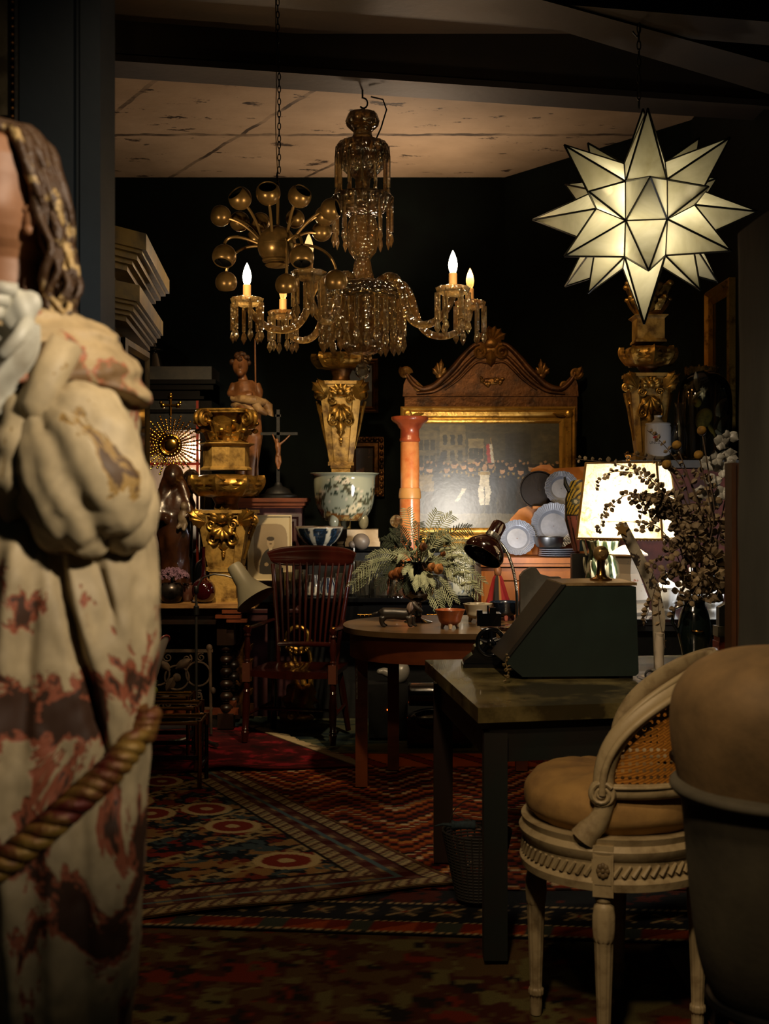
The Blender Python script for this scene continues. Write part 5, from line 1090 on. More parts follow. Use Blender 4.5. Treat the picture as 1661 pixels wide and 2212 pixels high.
# ============ SCAGLIOLA COLUMN ===============================================
oY=7.55; S=oY/F; OZ=SBZ if oY>7.6 else DZ
om=M('orange_scagliola','#a5562a',.25,0,'#c58a52',5,.4,.68,.05,20,coat=.4); ot=M('terracotta_marble','#9a4a2a',.3,0,'#7a3420',8,coat=.3)
ocn=thing('marble_column','orange marble column with terracotta capital in front of the painting','column',(PXX(885,oY),7.5,DZ)); zq=lambda py:HZ+(CH-DZ)/S-py
b=B(S); b.lathe([(20,zq(1068)),(20.5,zq(1000)),(19.5,zq(955))],40); b.lathe([(21,8),(22,zq(1150)),(22,zq(1078))],40); mesh_obj('shaft',b,om,ocn)
b=B(S); b.lathe([(22,zq(1078)),(24,zq(1076)),(24,zq(1068)),(22,zq(1055)),(20,zq(1054))],40); mesh_obj('band',b,M('ochre_band','#a87a44',.35),ocn)
b=B(S); b.lathe([(20,zq(956)),(22,zq(954)),(22,zq(949)),(20,zq(946)),(20,zq(930)),(24,zq(925)),(28,zq(918)),(38,zq(911)),(40,zq(907)),(40,zq(902)),(36,zq(901))],40); mesh_obj('capital',b,ot,ocn)
b=B(S); b.lathe([(30,0),(30,6),(26,10),(24,16)],40); mesh_obj('base',b,ot,ocn)
# ============ BIG PAINTING AND CARVED CREST ==================================
qY=8.0; S=qY/F; pw,ph=378,297; pc=thing('gilt_framed_painting','large gilt-framed history painting of a uniformed crowd before town houses','painting',(PXX(1054,qY),qY,SBZ+.0),rot=(R(.6),0,0))
GF=M('bright_gilt_frame','#b58a3c',.3,.75,'#6d4a18',10,.5,.72,.2,40,rv=.1)
b=B(S); b.M=Matrix.Translation((0,0,ph/2)); picture_frame(b,pw,ph,[(0,-6),(0,8),(4,11),(8,9),(12,12),(18,10),(24,5),(27,6),(30,5.5),(36,1.5)]); mesh_obj('frame',b,GF,pc,ang=30)
for sx in (-1,1):
    for sz in (0,1): b=B(S); b.ell((sx*(pw/2-16),-11,sz*ph+(16 if not sz else -16)),(9,3,9),12,8); b.leaf((sx*(pw/2-22),-11,sz*ph+(20 if not sz else -20)),(sx*(pw/2-52),-11,sz*ph+(14 if not sz else -14)),10,.1,(0,-1,0),5,6); mesh_obj('corner_ornament',b,GF,pc)
cw,chh=pw-70,ph-70
b=B(S); b.grid(lambda u,v:((u-.5)*cw,-1.5,35+v*chh),330,246); o=mesh_obj('canvas',b,attr_mat('varnished_canvas',.34,0,.10,30,spec=.8),pc)
def art(co):
    x=co[:,0]/S/cw+.5; y=(co[:,2]/S-35)/chh; x0_,y0_=x,y; x=x+.016*(fbm(x*38,y*38)-.5)+.008*(fbm(x*90+7,y*90)-.5); y=y+.016*(fbm(x*38+50,y*38)-.5)+.008*(fbm(x*90,y*90+3)-.5); n=fbm(x*9,y*9); c=field(x,'#3a3626')*(.75+.5*n[:,None])
    sel(c,(y>.52)&(fbm(x*3,y*6)>.55),L('#453f2c'))
    # pale house fronts with dark windows
    for x0,x1,y1,col in ((.0,.14,.93,'#4d452e'),(.16,.34,.98,'#5a5034'),(.36,.47,.85,'#6a5d3c'),(.62,.80,.9,'#2c2a22')):
        m=(x>x0)&(x<x1)&(y<y1)&(y>.45); c[m]=L(col)*(.8+.4*n[m,None])
        for k in range(3): 
            xx=x0+(x1-x0)*(.2+.3*k); sel(c,(np.abs(x-xx)<.016)&(np.abs(y-(y1-.14))<.05),L('#242318')); sel(c,(np.abs(x-xx)<.016)&(np.abs(y-(y1-.29))<.05),L('#242318'))
    # distant crowd
    k=np.floor(x*34); hx=(k+.5)/34; hy=.60+.05*hsh(k)-.03*np.abs(x-.5); sel(c,(y<hy)&(y>.3),L('#1c1c18')); sel(c,(np.hypot((x-hx)*1.35,y-hy)<.013)&(hsh(k,3)>.3),L('#8a6a48'))
    fg=[(.03,.58,.05,'#20221f'),(.09,.56,.05,'#2a1f17'),(.15,.60,.055,'#1b1e24'),(.21,.56,.045,'#232a2c'),(.265,.60,.05,'#1a1d22'),(.33,.59,.05,'#22262a'),(.38,.57,.045,'#1d1a17'),(.425,.62,.05,'#2a2622'),(.52,.60,.05,'#171a20'),(.60,.55,.045,'#251d16'),(.66,.58,.05,'#191b1d'),(.73,.54,.045,'#2a2118'),(.80,.57,.05,'#16181a'),(.87,.55,.05,'#201a14'),(.94,.56,.05,'#181a1c')]
    for fx,fy,fw,col in fg:
        sh=((np.abs(x-fx)/(fw*.62*(.75+.5*np.clip((fy-.06-y)/.3,0,1))))<1)&(y<fy-.035)&(y>.10); sel(c,sh,L(col))
        sel(c,(np.hypot((x-fx)*1.35/.026,(y-fy)/.034)<1),L('#a07a55')); sel(c,(np.hypot((x-fx)*1.35/.028,(y-fy-.022)/.020)<1),L('#2a2118')); sel(c,sh&(np.abs(y-(fy-.062))<.012)&(np.abs(np.abs(x-fx)-fw*.46)<.013),L('#7d662c'))
    sel(c,(np.abs(x-.475)<.032)&(y>.40)&(y<.54),L('#b9b096')); sel(c,(np.abs(x-.475)<.045*(1-.2*np.abs(y-.35)/.1))&(y>.22)&(y<.40)&(np.abs(np.abs(x-.475)-.0)>.003),L('#c6c0aa')); sel(c,(np.hypot((x-.475)*1.35/.024,(y-.575)/.034)<1),L('#a07a55')); sel(c,(np.abs(x-.475)<.042)&(np.abs(y-.52)<.015),L('#8d7330'))
    # flag on a tilted staff
    sel(c,(np.abs(x-(.545-.10*(y-.6)))<.004)&(y>.55)&(y<.86),L('#7a6136')); fl=(y>.62)&(y<.80)&(x<.545-.10*(y-.6))&(x>.49-.05*(y-.7)); sel(c,fl,L('#8b2a22')); sel(c,fl&(x>.515-.08*(y-.7)),L('#b3ad98'))
    sel(c,(np.abs(x-.30-(y-.3)*.4)<.014)&(y>.25)&(y<.38),L('#a7a28c')); sel(c,(np.abs(x-.07)<.05)&(np.abs(y-.43)<.08),L('#6d5a2c')); sel(c,(np.abs(x-.135-(y-.5)*.25)<.02)&(y>.45)&(y<.72),L('#16181c'))
    gd=y<.14; c[gd]=L('#5c543c')*(.7+.6*n[gd,None]); return c*(.45+1.1*fbm(x0_*30+3,y0_*44))[:,None]
paint(o,art)
b=B(S); b.box((0,3,ph/2),(pw-6,4,ph-6)); mesh_obj('backing',b,DARKW,pc)
# carved crest behind the painting
cY=8.20; S=cY/F; cx=1060; GW=M('brown_gilt_carving','#5f3a16',.42,.55,'#2a1708',9,.45,.68,.35,30,rv=.1)
cc=thing('carved_giltwood_crest','brown giltwood carved crest with scrolls, standing behind the big painting','crest',(PXX(cx,cY),cY+.02,SBZ)); zq=lambda py:HZ+(CH-SBZ)/S-py
b=B(S); outl=[(-190,856),(-188,830),(-178,806),(-160,822),(-145,836),(-120,830),(-98,806),(-76,785),(-56,762),(-36,744),(-12,738),(12,738),(36,744),(56,764),(78,790),(100,812),(122,832),(146,838),(164,822),(180,806),(188,832),(190,856)]
b.prism([(x,zq(y)) for x,y in outl],-6,10); b.box((0,0,zq(900)+0),(372,24,84)); b.box((0,2,zq(940)*.5),(360,16,zq(940))); mesh_obj('panel',b,GW,cc,ang=30)
b=B(S)
def ridge(pts,r):
    q=[Vector((x,-8,zq(y))) for x,y in pts]; out=[]
    for i in range(len(q)-1):
        p0=q[max(0,i-1)];p1=q[i];p2=q[i+1];p3=q[min(len(q)-1,i+2)]
        for k in range(6): t=k/6; out.append(.5*(2*p1+(p2-p0)*t+(2*p0-5*p1+4*p2-p3)*t*t+(3*p1-p0-3*p2+p3)*t**3))
    b.tube(out+[q[-1]],[r*(.6+.4*math.sin(PI*i/len(out))) for i in range(len(out)+1)],8)
for sx in (-1,1):
    ridge([(sx*x,y) for x,y in ((10,742),(34,746),(58,768),(80,794),(102,816),(124,834),(150,840),(170,826),(182,808))],7)
    ridge([(sx*x,y) for x,y in ((4,770),(30,768),(52,786),(74,810),(100,832),(126,846),(160,850))],5)
    ridge([(sx*x,y) for x,y in ((2,786),(28,782),(48,798),(70,820),(100,842))],3)
mesh_obj('moulded_edge',b,GW,cc,ang=60)
RG=M('rubbed_gilt_carving','#9a6f35',.4,.7,'#4a2a10',14,.48,.68,.3,40)
for sx in (-1,1):
    b=B(S); b.spiral((sx*184,-8,zq(806)),12,1.6,5,-sx,0); b.leaf((sx*186,-8,zq(816)),(sx*196,-8,zq(792)),16,.2,(0,-1,0)); mesh_obj('end_scroll',b,RG,cc)
    b=B(S); b.spiral((sx*158,-8,zq(834)),9,1.5,4,sx,0); mesh_obj('small_scroll',b,RG,cc)
    b=B(S); b.ell((sx*110,-6,zq(812)),(9,6,7),10,8)
    for dx,dy,w in ((-8,-2,12),(4,-12,12),(10,0,10),(-2,-20,9)): b.leaf((sx*110,-8,zq(812)),(sx*(110+dx*1.6),-10,zq(796+dy)),w*1.3,.25,(0,-1,0),6,7,2)
    mesh_obj('leaf_tuft',b,RG,cc)
b=B(S)
for sx in (-1,1): b.spiral((sx*24,-10,zq(760)),15,1.9,5,sx,PI/2)
for a in (-62,-36,-12,12,36,62): b.leaf((2,-9,zq(738)),(2+34*math.sin(R(a)),-12,zq(738)+34*math.cos(R(a))),20,.28,(0,-1,0),7,8,3)
b.ell((0,-10,zq(742)),(16,8,12),14,10); b.ell((0,-8,zq(756)),(26,6,8),12,8); b.leaf((0,-10,zq(752)),(0,-10,zq(792)),24,.2,(0,-1,0),7,9,3); mesh_obj('shell_cartouche',b,RG,cc)
b=B(S); b.ell((0,-6,zq(824)),(24,3,8),14,8)
for i in range(16): b.ell((rnd.uniform(-26,26),-8,zq(824)+rnd.uniform(-9,9)),(rnd.uniform(3,6),4,rnd.uniform(3,5)),8,6)
mesh_obj('flower_spray',b,RG,cc)
# ---- wall pictures behind the term
def wallpic(px0,px1,py0,py1,Y,name,label,cat,fm,profs,inner,bead=False):
    S=Y/F; w=px1-px0; h=py1-py0; t=thing(name,label,cat,P((px0+px1)/2,(py0+py1)/2,Y)); b=B(S); picture_frame(b,w,h,profs); mesh_obj('frame',b,fm,t,ang=30)
    b=B(S); b.box((0,1,0),(w-4,2,h-4)); mesh_obj('picture',b,inner,t)
    if bead:
        b=B(S)
        for sx in (-1,1):
            for i in range(9): b.ell((sx*(w/2-5),-6,-h/2+8+(h-16)*i/8),(4.5,4,5.5),10,8)
        for sz in (-1,1):
            for i in range(7): b.ell((-w/2+8+(w-16)*i/6,-6,sz*(h/2-5)),(5.5,4,4.5),10,8)
        mesh_obj('beading',b,GOLDD,t)
    return t
wallpic(735,817,775,892,8.97,'gilt_picture_frame','dark picture in a plain gilt frame high on the wall right of the giltwood term','picture',GOLDD,[(0,-1),(0,4),(4,6),(7,3),(10,5),(14,1)],M('dark_canvas','#0c0b07',.4))
wallpic(745,829,944,1072,8.97,'beaded_picture_frame','small dim picture in a beaded brown frame on the back wall, behind the jardiniere rim','picture',GOLDD,[(0,-1),(0,4),(10,5),(13,3),(20,4),(24,1)],M('dim_canvas','#2b1b12',.4,0,'#7a4f36',9,.55,.62),True)
# ============ PINE CUPBOARD AND PLATES =======================================
PCZ=1.07
x0,x1=PXX(1040,6.75),PXX(1262,6.75); W=x1-x0
pcb=thing('pine_cupboard','panelled orange pine cupboard with pewter plates on top, right of centre','cupboard',((x0+x1)/2,6.75,.0))
b=B(); b.box((0,.27,PCZ/2-.03),(W,.52,PCZ-.06)); mesh_obj('carcase',b,PINE,pcb); b=B(); b.box((0,.26,PCZ-.015),(W+.03,.58,.03)); b.box((0,.0,PCZ-.04),(W+.01,.04,.02)); mesh_obj('top',b,PINE,pcb)
for k in (-1,1):
    b=B(); b.M=Matrix.Translation((k*W*.245,.008,PCZ-.35)); picture_frame(b,W*.46,.54,[(0,0),(0,.018),(.045,.018),(.055,.006),(.062,.002)]); b.box((0,-.002,0),(W*.46-.11,.008,.44)); mesh_obj('panelled_door',b,PINE,pcb,ang=30)
# ochre plate rack
pr=thing('plate_rack','ochre wooden plate rack with scalloped sides, standing on the pine cupboard','plate rack',((x0+x1)/2,7.14,PCZ)); S=7.14/F; zq=lambda py:HZ+(CH-PCZ)/S-py; xq=lambda px:px-CX-((x0+x1)/2)/S
b=B(S); b.prism([(xq(1096),0),(xq(1096),zq(1150)),(xq(1102),zq(1122)),(xq(1122),zq(1100)),(xq(1142),zq(1092)),(xq(1142),zq(1030)),(xq(1150),zq(1012)),(xq(1168),zq(1004)),(xq(1188),zq(1004)),(xq(1196),zq(1012)),(xq(1290),zq(1006)),(xq(1296),0)],0,6); mesh_obj('back_board',b,OCHRE,pr)
b=B(S); b.box((xq(1222),-16,zq(1096)),(150,34,5)); mesh_obj('shelf',b,OCHRE,pr); b=B(S); b.box((xq(1164),-14,zq(1150)),(6,28,104)); mesh_obj('divider',b,OCHRE,pr)
S2=7.0/F
pan=thing('dark_round_pan','dark round iron pan hanging in front of the ochre rack','pan',P(1163,1058,7.122)); b=B(S2); b.M=Matrix.Rotation(R(90),4,'X'); b.lathe([(1,0),(41,0),(42,-3),(42,6),(40,6),(38,2),(1,2)],48,cap=False); mesh_obj('dish',b,M('dark_iron_pan','#211a13',.4,.5),pan); b=B(S2); b.tube([(41,0,2),(58,0,6),(60,0,12)],[4,3,3],8); mesh_obj('handle',b,PEWTER,pan)
def plate(px,py,r,Y,tilt,label,dep=1,name='pewter_plate',zbase=None):
    S=Y/F; t=thing(name,label,'plate',(PXX(px,Y),Y,zbase),rot=(R(90-tilt),0,0),group=None)
    b=B(S); b.M=Matrix.Translation((0,r,0)); rim=lambda a,z,k:1+(.018*math.cos(a*22) if k>=4 else 0)
    b.lathe([(1,0),(r*.56,0),(r*.62,3),(r*.68,6),(r*.9,9),(r,11),(r*1.01,9.5),(r*.9,6.5),(r*.68,3),(r*.6,-2),(1,-2)],72,mod=rim,cap=False)
    mesh_obj('well',b,PEWTER,t,ang=15)
    b=B(S); b.M=Matrix.Translation((0,r,0))
    for k in range(60):
        a=TAU*k/60; b.tube([(r*.71*math.cos(a),r*.71*math.sin(a),7.2),(r*.97*math.cos(a),r*.97*math.sin(a),11)],[1.0,1.6],5)
    mesh_obj('ribbed_rim',b,PEWTER,t); return t
plate(1118,0,39,6.86,14,'fluted pewter plate leaning by itself beside the brown gooseneck lamp shade',zbase=PCZ+.004)
plate(1197,0,50,6.95,10,'largest fluted pewter plate, brightly lit behind the saucepan',zbase=PCZ+.04)
plate(1213,0,37,7.05,8,'fluted pewter plate on the upper rack shelf near the lamp shade',zbase=PZ(1094,7.05)+.006)
pst=6.86; S=pst/F
for k,l in enumerate(('bottom','second','third','top')):
    b=B(S); b.lathe([(18,0),(40,2.5),(41,4),(38,4),(18,1.6)],48); tag(mesh_obj('pewter_plate',b,PEWTER,loc=(PXX(1202+k*.7,pst),pst-.03,PCZ+.002+k*4.3*S)),{'bottom':'lowest pewter plate in the stack under the saucepan','second':'second pewter plate from the bottom of the stack under the saucepan','third':'third pewter plate up in the stack under the saucepan','top':'uppermost pewter plate of the stack, right under the saucepan'}[l],'plate','stacked pewter plates')
sp_=thing('saucepan','small steel saucepan with side handle on the stack of pewter plates','saucepan',(PXX(1184,pst),pst-.03,PCZ+.002+4*4.3*S+.002)); b=B(S); b.lathe([(20,0),(27,3),(31,14),(32,24),(34,25),(31,25),(29,14),(24,4)],40); mesh_obj('bowl',b,STEEL,sp_); b=B(S); b.tube([(30,-4,16),(56,-8,18),(80,-10,20)],[3.5,3,4],8,flat=.6); mesh_obj('handle',b,STEEL,sp_)
# ============ RIGHT CABINET GROUP ============================================
rc2=thing('dark_cabinet','black moulded cabinet carrying the parchment table lamp, right','cabinet',(0,0,0))
b=B(); b.box((1.36,5.46,CABZ/2-.02),(.90,.66,CABZ-.08)); mesh_obj('carcase',b,BLACKM,rc2); b=B(); b.box((1.36,5.45,CABZ-.012),(.95,.72,.024)); b.box((1.36,5.11,CABZ-.04),(.92,.03,.02)); mesh_obj('moulded_top',b,BLACK,rc2)
# painted folk mask
mY=5.75; S=mY/F; fm=thing('painted_folk_mask','carved folk mask painted with yellow and black bands, left of the lamp shade','mask',(PXX(1254,mY),mY,CABZ)); zq=lambda py:HZ+(CH-CABZ)/S-py
b=B(S)
def mk(u,v):
    a=(u-.5)*PI*1.06; t=v; w=34*(1-.55*max(0,.45-t)/.45)*(1-.35*max(0,t-.75)/.25); return (w*math.sin(a),-26*math.cos(a)*(.6+.4*math.sin(PI*t)),zq(1190)+(zq(1042)-zq(1190))*t+(6*math.cos(a) if t>.9 else 0))
b.grid(mk,50,90); b.grid(lambda u,v:(lambda p:(p[0]*.9,p[1]*.85+2,p[2]))(mk(u,v)),50,90); o=mesh_obj('face',b,attr_mat('folk_paint',.35,.3),fm,ang=80)
def mf(co):
    x=co[:,0]/S; t=(co[:,2]/S-zq(1190))/(zq(1042)-zq(1190)); c=field(x,'#6d4038'); y=t+.0016*x*x*.12
    band=((t+.00035*x*x)*11)%1
    up=t>.52; sel(c,up,L('#8a7426')); sel(c,up&(band<.45),L('#101214')); sel(c,up&(np.hypot((np.abs(x)-14)/9,(t-.72)/.05)<1),L('#39403c')); sel(c,up&(np.hypot((np.abs(x)-14)/4,(t-.72)/.03)<1),L('#a09a80'))
    lo=~up; ln=np.sin(x*.5+t*16); sel(c,lo&(ln>.86),L('#17110f')); sel(c,(np.abs(t-.52)<.014),L('#101010')); sel(c,(t<.2)&(np.abs(x)<5),L('#22333c')); sel(c,np.abs(x)>31*(.5+.5*np.minimum(1,t*2)),L('#111111')); return c
paint(o,mf)
b=B(S); b.tube([(-26,-8,zq(1060)),(-34,-10,zq(1046)),(-36,-10,zq(1030))],[5,5,2],8); b.tube([(26,-8,zq(1060)),(34,-10,zq(1046))],[5,3],8); mesh_obj('horn',b,BLACKM,fm)
b=B(S); b.box((0,0,zq(1196)/2),(40,24,zq(1196))); mesh_obj('stand',b,BLACKM,fm)
# leafy majolica jug behind mask stand
lY=5.62; S=lY/F; mj=thing('leaf_majolica_jug','green and cream leaf-patterned majolica jug under the lamp shade','jug',(PXX(1302,lY),lY,CABZ)); h=(PZ(1170,lY)-CABZ)/S
g=NG('leafy_glaze'); w=g.n('ShaderNodeTexWave',{'Vector':g.coord((1,1,.5),rot=(0,R(30),0)),'Scale':9,'Distortion':7,'Detail':3}); g.bsdf(Base_Color=g.ramp(w.outputs['Fac'],[(.35,lin('#2c3a26')),(.55,lin('#8c9072')),(.75,lin('#c9c7ac'))]),Roughness=.2,Coat_Weight=.5); LG=g.m
b=B(S); b.lathe(smooth([(24,0),(34,8),(40,h*.35),(34,h*.65),(30,h*.85),(36,h),(33,h-2),(26,h*.8)],5),48); mesh_obj('body',b,LG,mj)
b=B(S)
for i in range(14):
    a=rnd.random()*TAU; z=h*rnd.uniform(.3,.95); r=36; b.leaf((r*math.cos(a),r*math.sin(a),z-20),(r*1.12*math.cos(a),r*1.12*math.sin(a),z+24),16,.1,(math.cos(a),math.sin(a),0),5,7)
mesh_obj('modelled_leaves',b,LG,mj)
b=B(S); b.tube([(24,-8,h),(34,-10,h*.7),(36,-12,h*.2),(34,-12,h*.05)],[3,3,3,3],8); mesh_obj('handle',b,WHITEC,mj)
# white china behind the eucalyptus
WC=[(1440,1282,28,46,'wide white china bowl, leftmost behind the eucalyptus stems'),(1492,1284,26,58,'tall white china tureen in the middle behind the eucalyptus'),(1540,1286,24,40,'white china basin, rightmost behind the eucalyptus'),]
for px,py,r,h,lab in WC:
    Y=5.55; S=Y/F; t=thing('white_china_bowl',lab,'bowl',(PXX(px,Y),Y,CABZ)); b=B(S); b.lathe(smooth([(r*.5,0),(r*.55,5),(r*.85,h*.45),(r,h),(r*1.04,h+2),(r*.95,h),(r*.8,h*.5),(r*.5,8)],4),40,mod=lambda a,z,k:1+.02*math.cos(a*12)); mesh_obj('bowl',b,WHITEC,t); b=B(S); b.lathe(smooth([(r*.9,h),(r*.7,h+10),(r*.25,h+18),(r*.12,h+22),(r*.16,h+30),(2,h+34)],4),32); mesh_obj('lid',b,WHITEC,t)
# red cabinet with shelf things
ry0=6.3
rx0,rx1=PXX(1340,6.4),PXX(1600,6.4)
rcab=thing('red_brown_cupboard','worn red-brown painted cupboard behind the lamp shade, right','cupboard',((rx0+rx1)/2,6.3,0)); W=rx1-rx0
b=B(); b.box((0,.31,REDZ/2-.02),(W,.62,REDZ-.05)); mesh_obj('body',b,M('worn_red_paint','#7a3a28',.6,0,'#45200f',6,.42,.62,.1),rcab)
b=B(); b.box((0,.31,REDZ-.02),(W+.03,.68,.04)); mesh_obj('grey_top',b,M('grey_top_board','#5d5a54',.5),rcab)
b=B()
for z in (1.0,1.22,1.40): b.box((0,.004,z),(W,.016,.012))
mesh_obj('batten',b,bpy.data.materials['worn_red_paint'],rcab)
# ceramic jar with lettering
kY=6.38; S=kY/F; kj=thing('lettered_ceramic_jar','white ceramic bottle jar with a red and blue mark, beside the oil lamp chimney','jar',(PXX(1421,kY),kY,REDZ)); zq=lambda py:HZ+(CH-REDZ)/S-py
b=B(S); b.lathe([(26,0),(28,2),(28,zq(924)),(26,zq(918)),(28,zq(917)),(26,zq(914)),(14,zq(912)),(8,zq(906)),(8,zq(900)),(9,zq(898)),(7,zq(897))],48); mesh_obj('body',b,M('white_jar_glaze','#b6b4b0',.2,0,coat=.4),kj)
b=B(S)
def decal(b,pts,px=0): pass
def onjar(x,z,r=28.25): a=x/r; return (r*math.sin(a),-r*math.cos(a),z)
b.grid(lambda u,v:onjar(-17+12*u,zq(946)+7*(v-.5)*math.sin(PI*max(.1,u))),12,5); mesh_obj('red_mark',b,M('red_mark','#9a1f24',.3),kj)
b=B(S); b.grid(lambda u,v:onjar(-15+9*u,zq(939)+6*(v-.5)*math.sin(PI*max(.1,u))),12,5); mesh_obj('blue_mark',b,M('blue_mark','#1d2340',.3),kj)
def text3d(s,size,mat,parent,loc,rot,name='lettering',ext=.0004,bend=None):
    cu=bpy.data.curves.new('t','FONT'); cu.body=s; cu.size=size; cu.extrude=ext; cu.align_x='CENTER'; o=bpy.data.objects.new('t',cu); COL.objects.link(o)
    dg=bpy.context.evaluated_depsgraph_get(); me=bpy.data.meshes.new_from_object(o.evaluated_get(dg)); bpy.data.objects.remove(o)
    me.materials.clear(); me.materials.append(mat); q=bpy.data.objects.new(name,me); COL.objects.link(q); q.parent=parent; q.location=loc; q.rotation_euler=rot
    if bend:
        for v in me.vertices: x,y,z=v.co; a=(x+bend[1])/bend[0]; v.co=(bend[0]*math.sin(a),y,-z*0+bend[0]*math.cos(a)-bend[0]+z)
    return q
text3d('UNCZ',8.5*S,M('jar_lettering','#2a2c34',.4),kj,(0,-28.3*S,zq(960)*S),(R(90),0,0),bend=(28*S,-13*S))
oY=6.36; S=oY/F; olm=thing('oil_lamp','clear glass oil lamp chimney on a brass burner, right of the ceramic jar','oil lamp',(PXX(1467,oY),oY,REDZ)); zq=lambda py:HZ+(CH-REDZ)/S-py
b=B(S); b.lathe(smooth([(13,zq(982)),(16,zq(965)),(18,zq(950)),(15,zq(932)),(10,zq(912)),(9,zq(890)),(9.5,zq(870))],5),32,cap=False); mesh_obj('chimney',b,CLEAR,olm); b=B(S); b.lathe([(20,0),(21,3),(15,8),(12,12),(14,zq(985)),(14,zq(981)),(6,zq(979))],32); mesh_obj('burner',b,BRASS,olm)
# glass dome with birds
dY=6.50; S=dY/F; gd=thing('glass_dome','glass dome with stuffed yellow bird and pale leaves, right of the oil lamp','glass dome',(PXX(1522,dY),dY,REDZ)); zq=lambda py:HZ+(CH-REDZ)/S-py; GLD=glass_mat('dark_dome_glass','#cfcfc4',.04,1.45,.96)
b=B(S); b.lathe(smooth([(54,6),(58,zq(900)),(56,zq(850)),(46,zq(822)),(26,zq(806)),(3,zq(800))],5),48,cap=False); mesh_obj('dome',b,GLD,gd); b=B(S); b.lathe([(62,0),(64,3),(60,7)],48); mesh_obj('base',b,BLACK,gd)
b=B(S); b.tube([(0,0,6),(4,0,40),(-14,-6,zq(900)),(-20,-8,zq(870))],[4,3.5,2.6,2],8); b.tube([(4,0,40),(24,-6,zq(910)),(30,-8,zq(850))],[3,2.2,1.5],8); mesh_obj('branch',b,DARKW,gd)
b=B(S); b.ell((-8,-22,zq(905)),(17,13,24),16,12,(0,.5,0)); b.ell((-22,-24,zq(872)),(9,9,10),12,10); b.leaf((2,-20,zq(915)),(20,-16,zq(948)),14,.05,(0,-1,0)); b.tube([(-26,-30,zq(873)),(-34,-34,zq(876))],[2.5,.6],6); fuse(mesh_obj('yellow_bird',b,M('yellow_feathers','#8a7a2a',.8,0,'#2a2a16',9,.45,.6),gd),1.6*S,2)
b=B(S)
for bx_,by_,tx,ty,w in ((-22,846,-28,806,14),(-34,866,-14,846,9),(22,902,38,862,26),(24,934,44,898,22),(30,936,42,915,18),(16,930,36,946,14)): b.leaf((bx_,-30,zq(by_)),(tx,-32,zq(ty)),w,.12,(0,-1,0),7,9)
mesh_obj('pale_leaves',b,M('pale_shell_leaves','#a3a08a',.5,0,'#6d6a58',12),gd)
hY=6.80; b=B(hY/F); b.torus((0,0,0),27,8,40,10,'z'); 
for k in range(60): a=TAU*k/60; b.ell((34*math.cos(a),34*math.sin(a),rnd.uniform(-5,5)),(3,3,7),6,5)
S=hY/F; zrk=PZ(802,hY)
b2=B(S); b2.lathe([(24,(REDZ-zrk)/S),(27,-40),(30,-6)],24)
bb=thing('straw_rim_basket','tall dark basket with a fuzzy straw-gold rim behind the glass dome','basket',(PXX(1516,hY)+.0,hY,zrk)); mesh_obj('straw_rim',b,M('straw','#7a5f2c',.8,0,'#3f2f14',18),bb); mesh_obj('dark_body',b2,BLACKM,bb)
# mirror on the side wall
mz0,mz1=PZ(1185,6.9),PZ(615,6.9); mm=thing('gilt_wall_mirror','tall gilt mirror on the right wall, seen edge-on beside the grey timber post','mirror',(1.945,6.92,(mz0+mz1)/2),R(-90)); h=mz1-mz0
b=B(); picture_frame(b,.50,h,[(0,0),(0,.035),(.015,.045),(.035,.025),(.05,.03),(.07,.018),(.085,.012)]); mesh_obj('frame',b,GOLD,mm,ang=30); b=B(); b.box((0,-.008,0),(.34,.006,h-.16)); mesh_obj('glass',b,MIRROR,mm)
# ============ WORN OVAL TABLE ================================================
OTZ=.79; TCX,TCY,TRX,TRY=.345,5.84,.545,.45
ot_=thing('worn_oval_table','worn wooden oval table with red-brown apron carrying bowls and bouquet, centre','table',(TCX,TCY,.02))
def ov(k,z,n=96): return [(TRX*k*math.copysign(abs(math.cos(TAU*i/n))**.85,math.cos(TAU*i/n)),TRY*k*math.copysign(abs(math.sin(TAU*i/n))**.85,math.sin(TAU*i/n))) for i in range(n)]
b=B(); b.prismz(ov(1,0),OTZ-.045,OTZ-.02); mesh_obj('top',b,TABTOP,ot_)
b=B(); b.prismz(ov(.94,0),OTZ-.165,OTZ-.045); mesh_obj('apron',b,TABW,ot_)
for x,y in ((-.455,-.06),(-.30,.30),(.42,-.28),(.35,.28)):
    b=B(); b.box((x,y,(OTZ-.06)/2),(.058,.058,OTZ-.06)); o=mesh_obj('leg',b,TABW,ot_)
    if x<-.4: b=B(); b.box((x-.022,y-.030,.50),(.008,.003,.16)); plabel(mesh_obj('pale_strip',b,M('pale_strip','#8d877c',.6,0,'#4f4a44',60,.45,.55),o),'pale printed strip on the leg')
def ontab(px,py=None,Y=None):
    Y=Y or YS(py,OTZ); return (PXX(px,Y),Y,OTZ),Y/F
# gooseneck lamp
p,S=ontab(1112,Y=5.56); gk=thing('gooseneck_lamp','dark brown enamel desk lamp with chrome gooseneck, on the oval table','lamp',p); zq=lambda py:HZ+(CH-OTZ)/S-py
BRE=M('dark_brown_enamel','#1d0a08',.12,0,coat=1)
b=B(S); b.lathe([(38,0),(39,4),(36,8),(20,11),(7,13),(6,16)],48); mesh_obj('base',b,BRE,gk)
b=B(S); pts=[(4,0,12),(5,0,zq(1310)),(3,0,zq(1270)),(-4,0,zq(1230)),(-16,0,zq(1195)),(-32,-2,zq(1172)),(-42,-4,zq(1164))]
q=[]; V3=[Vector(x) for x in pts]
for i in range(len(V3)-1):
    p0=V3[max(0,i-1)];p1=V3[i];p2=V3[i+1];p3=V3[min(len(V3)-1,i+2)]
    for k in range(24): t=k/24; q.append(.5*(2*p1+(p2-p0)*t+(2*p0-5*p1+4*p2-p3)*t*t+(3*p1-p0-3*p2+p3)*t**3))
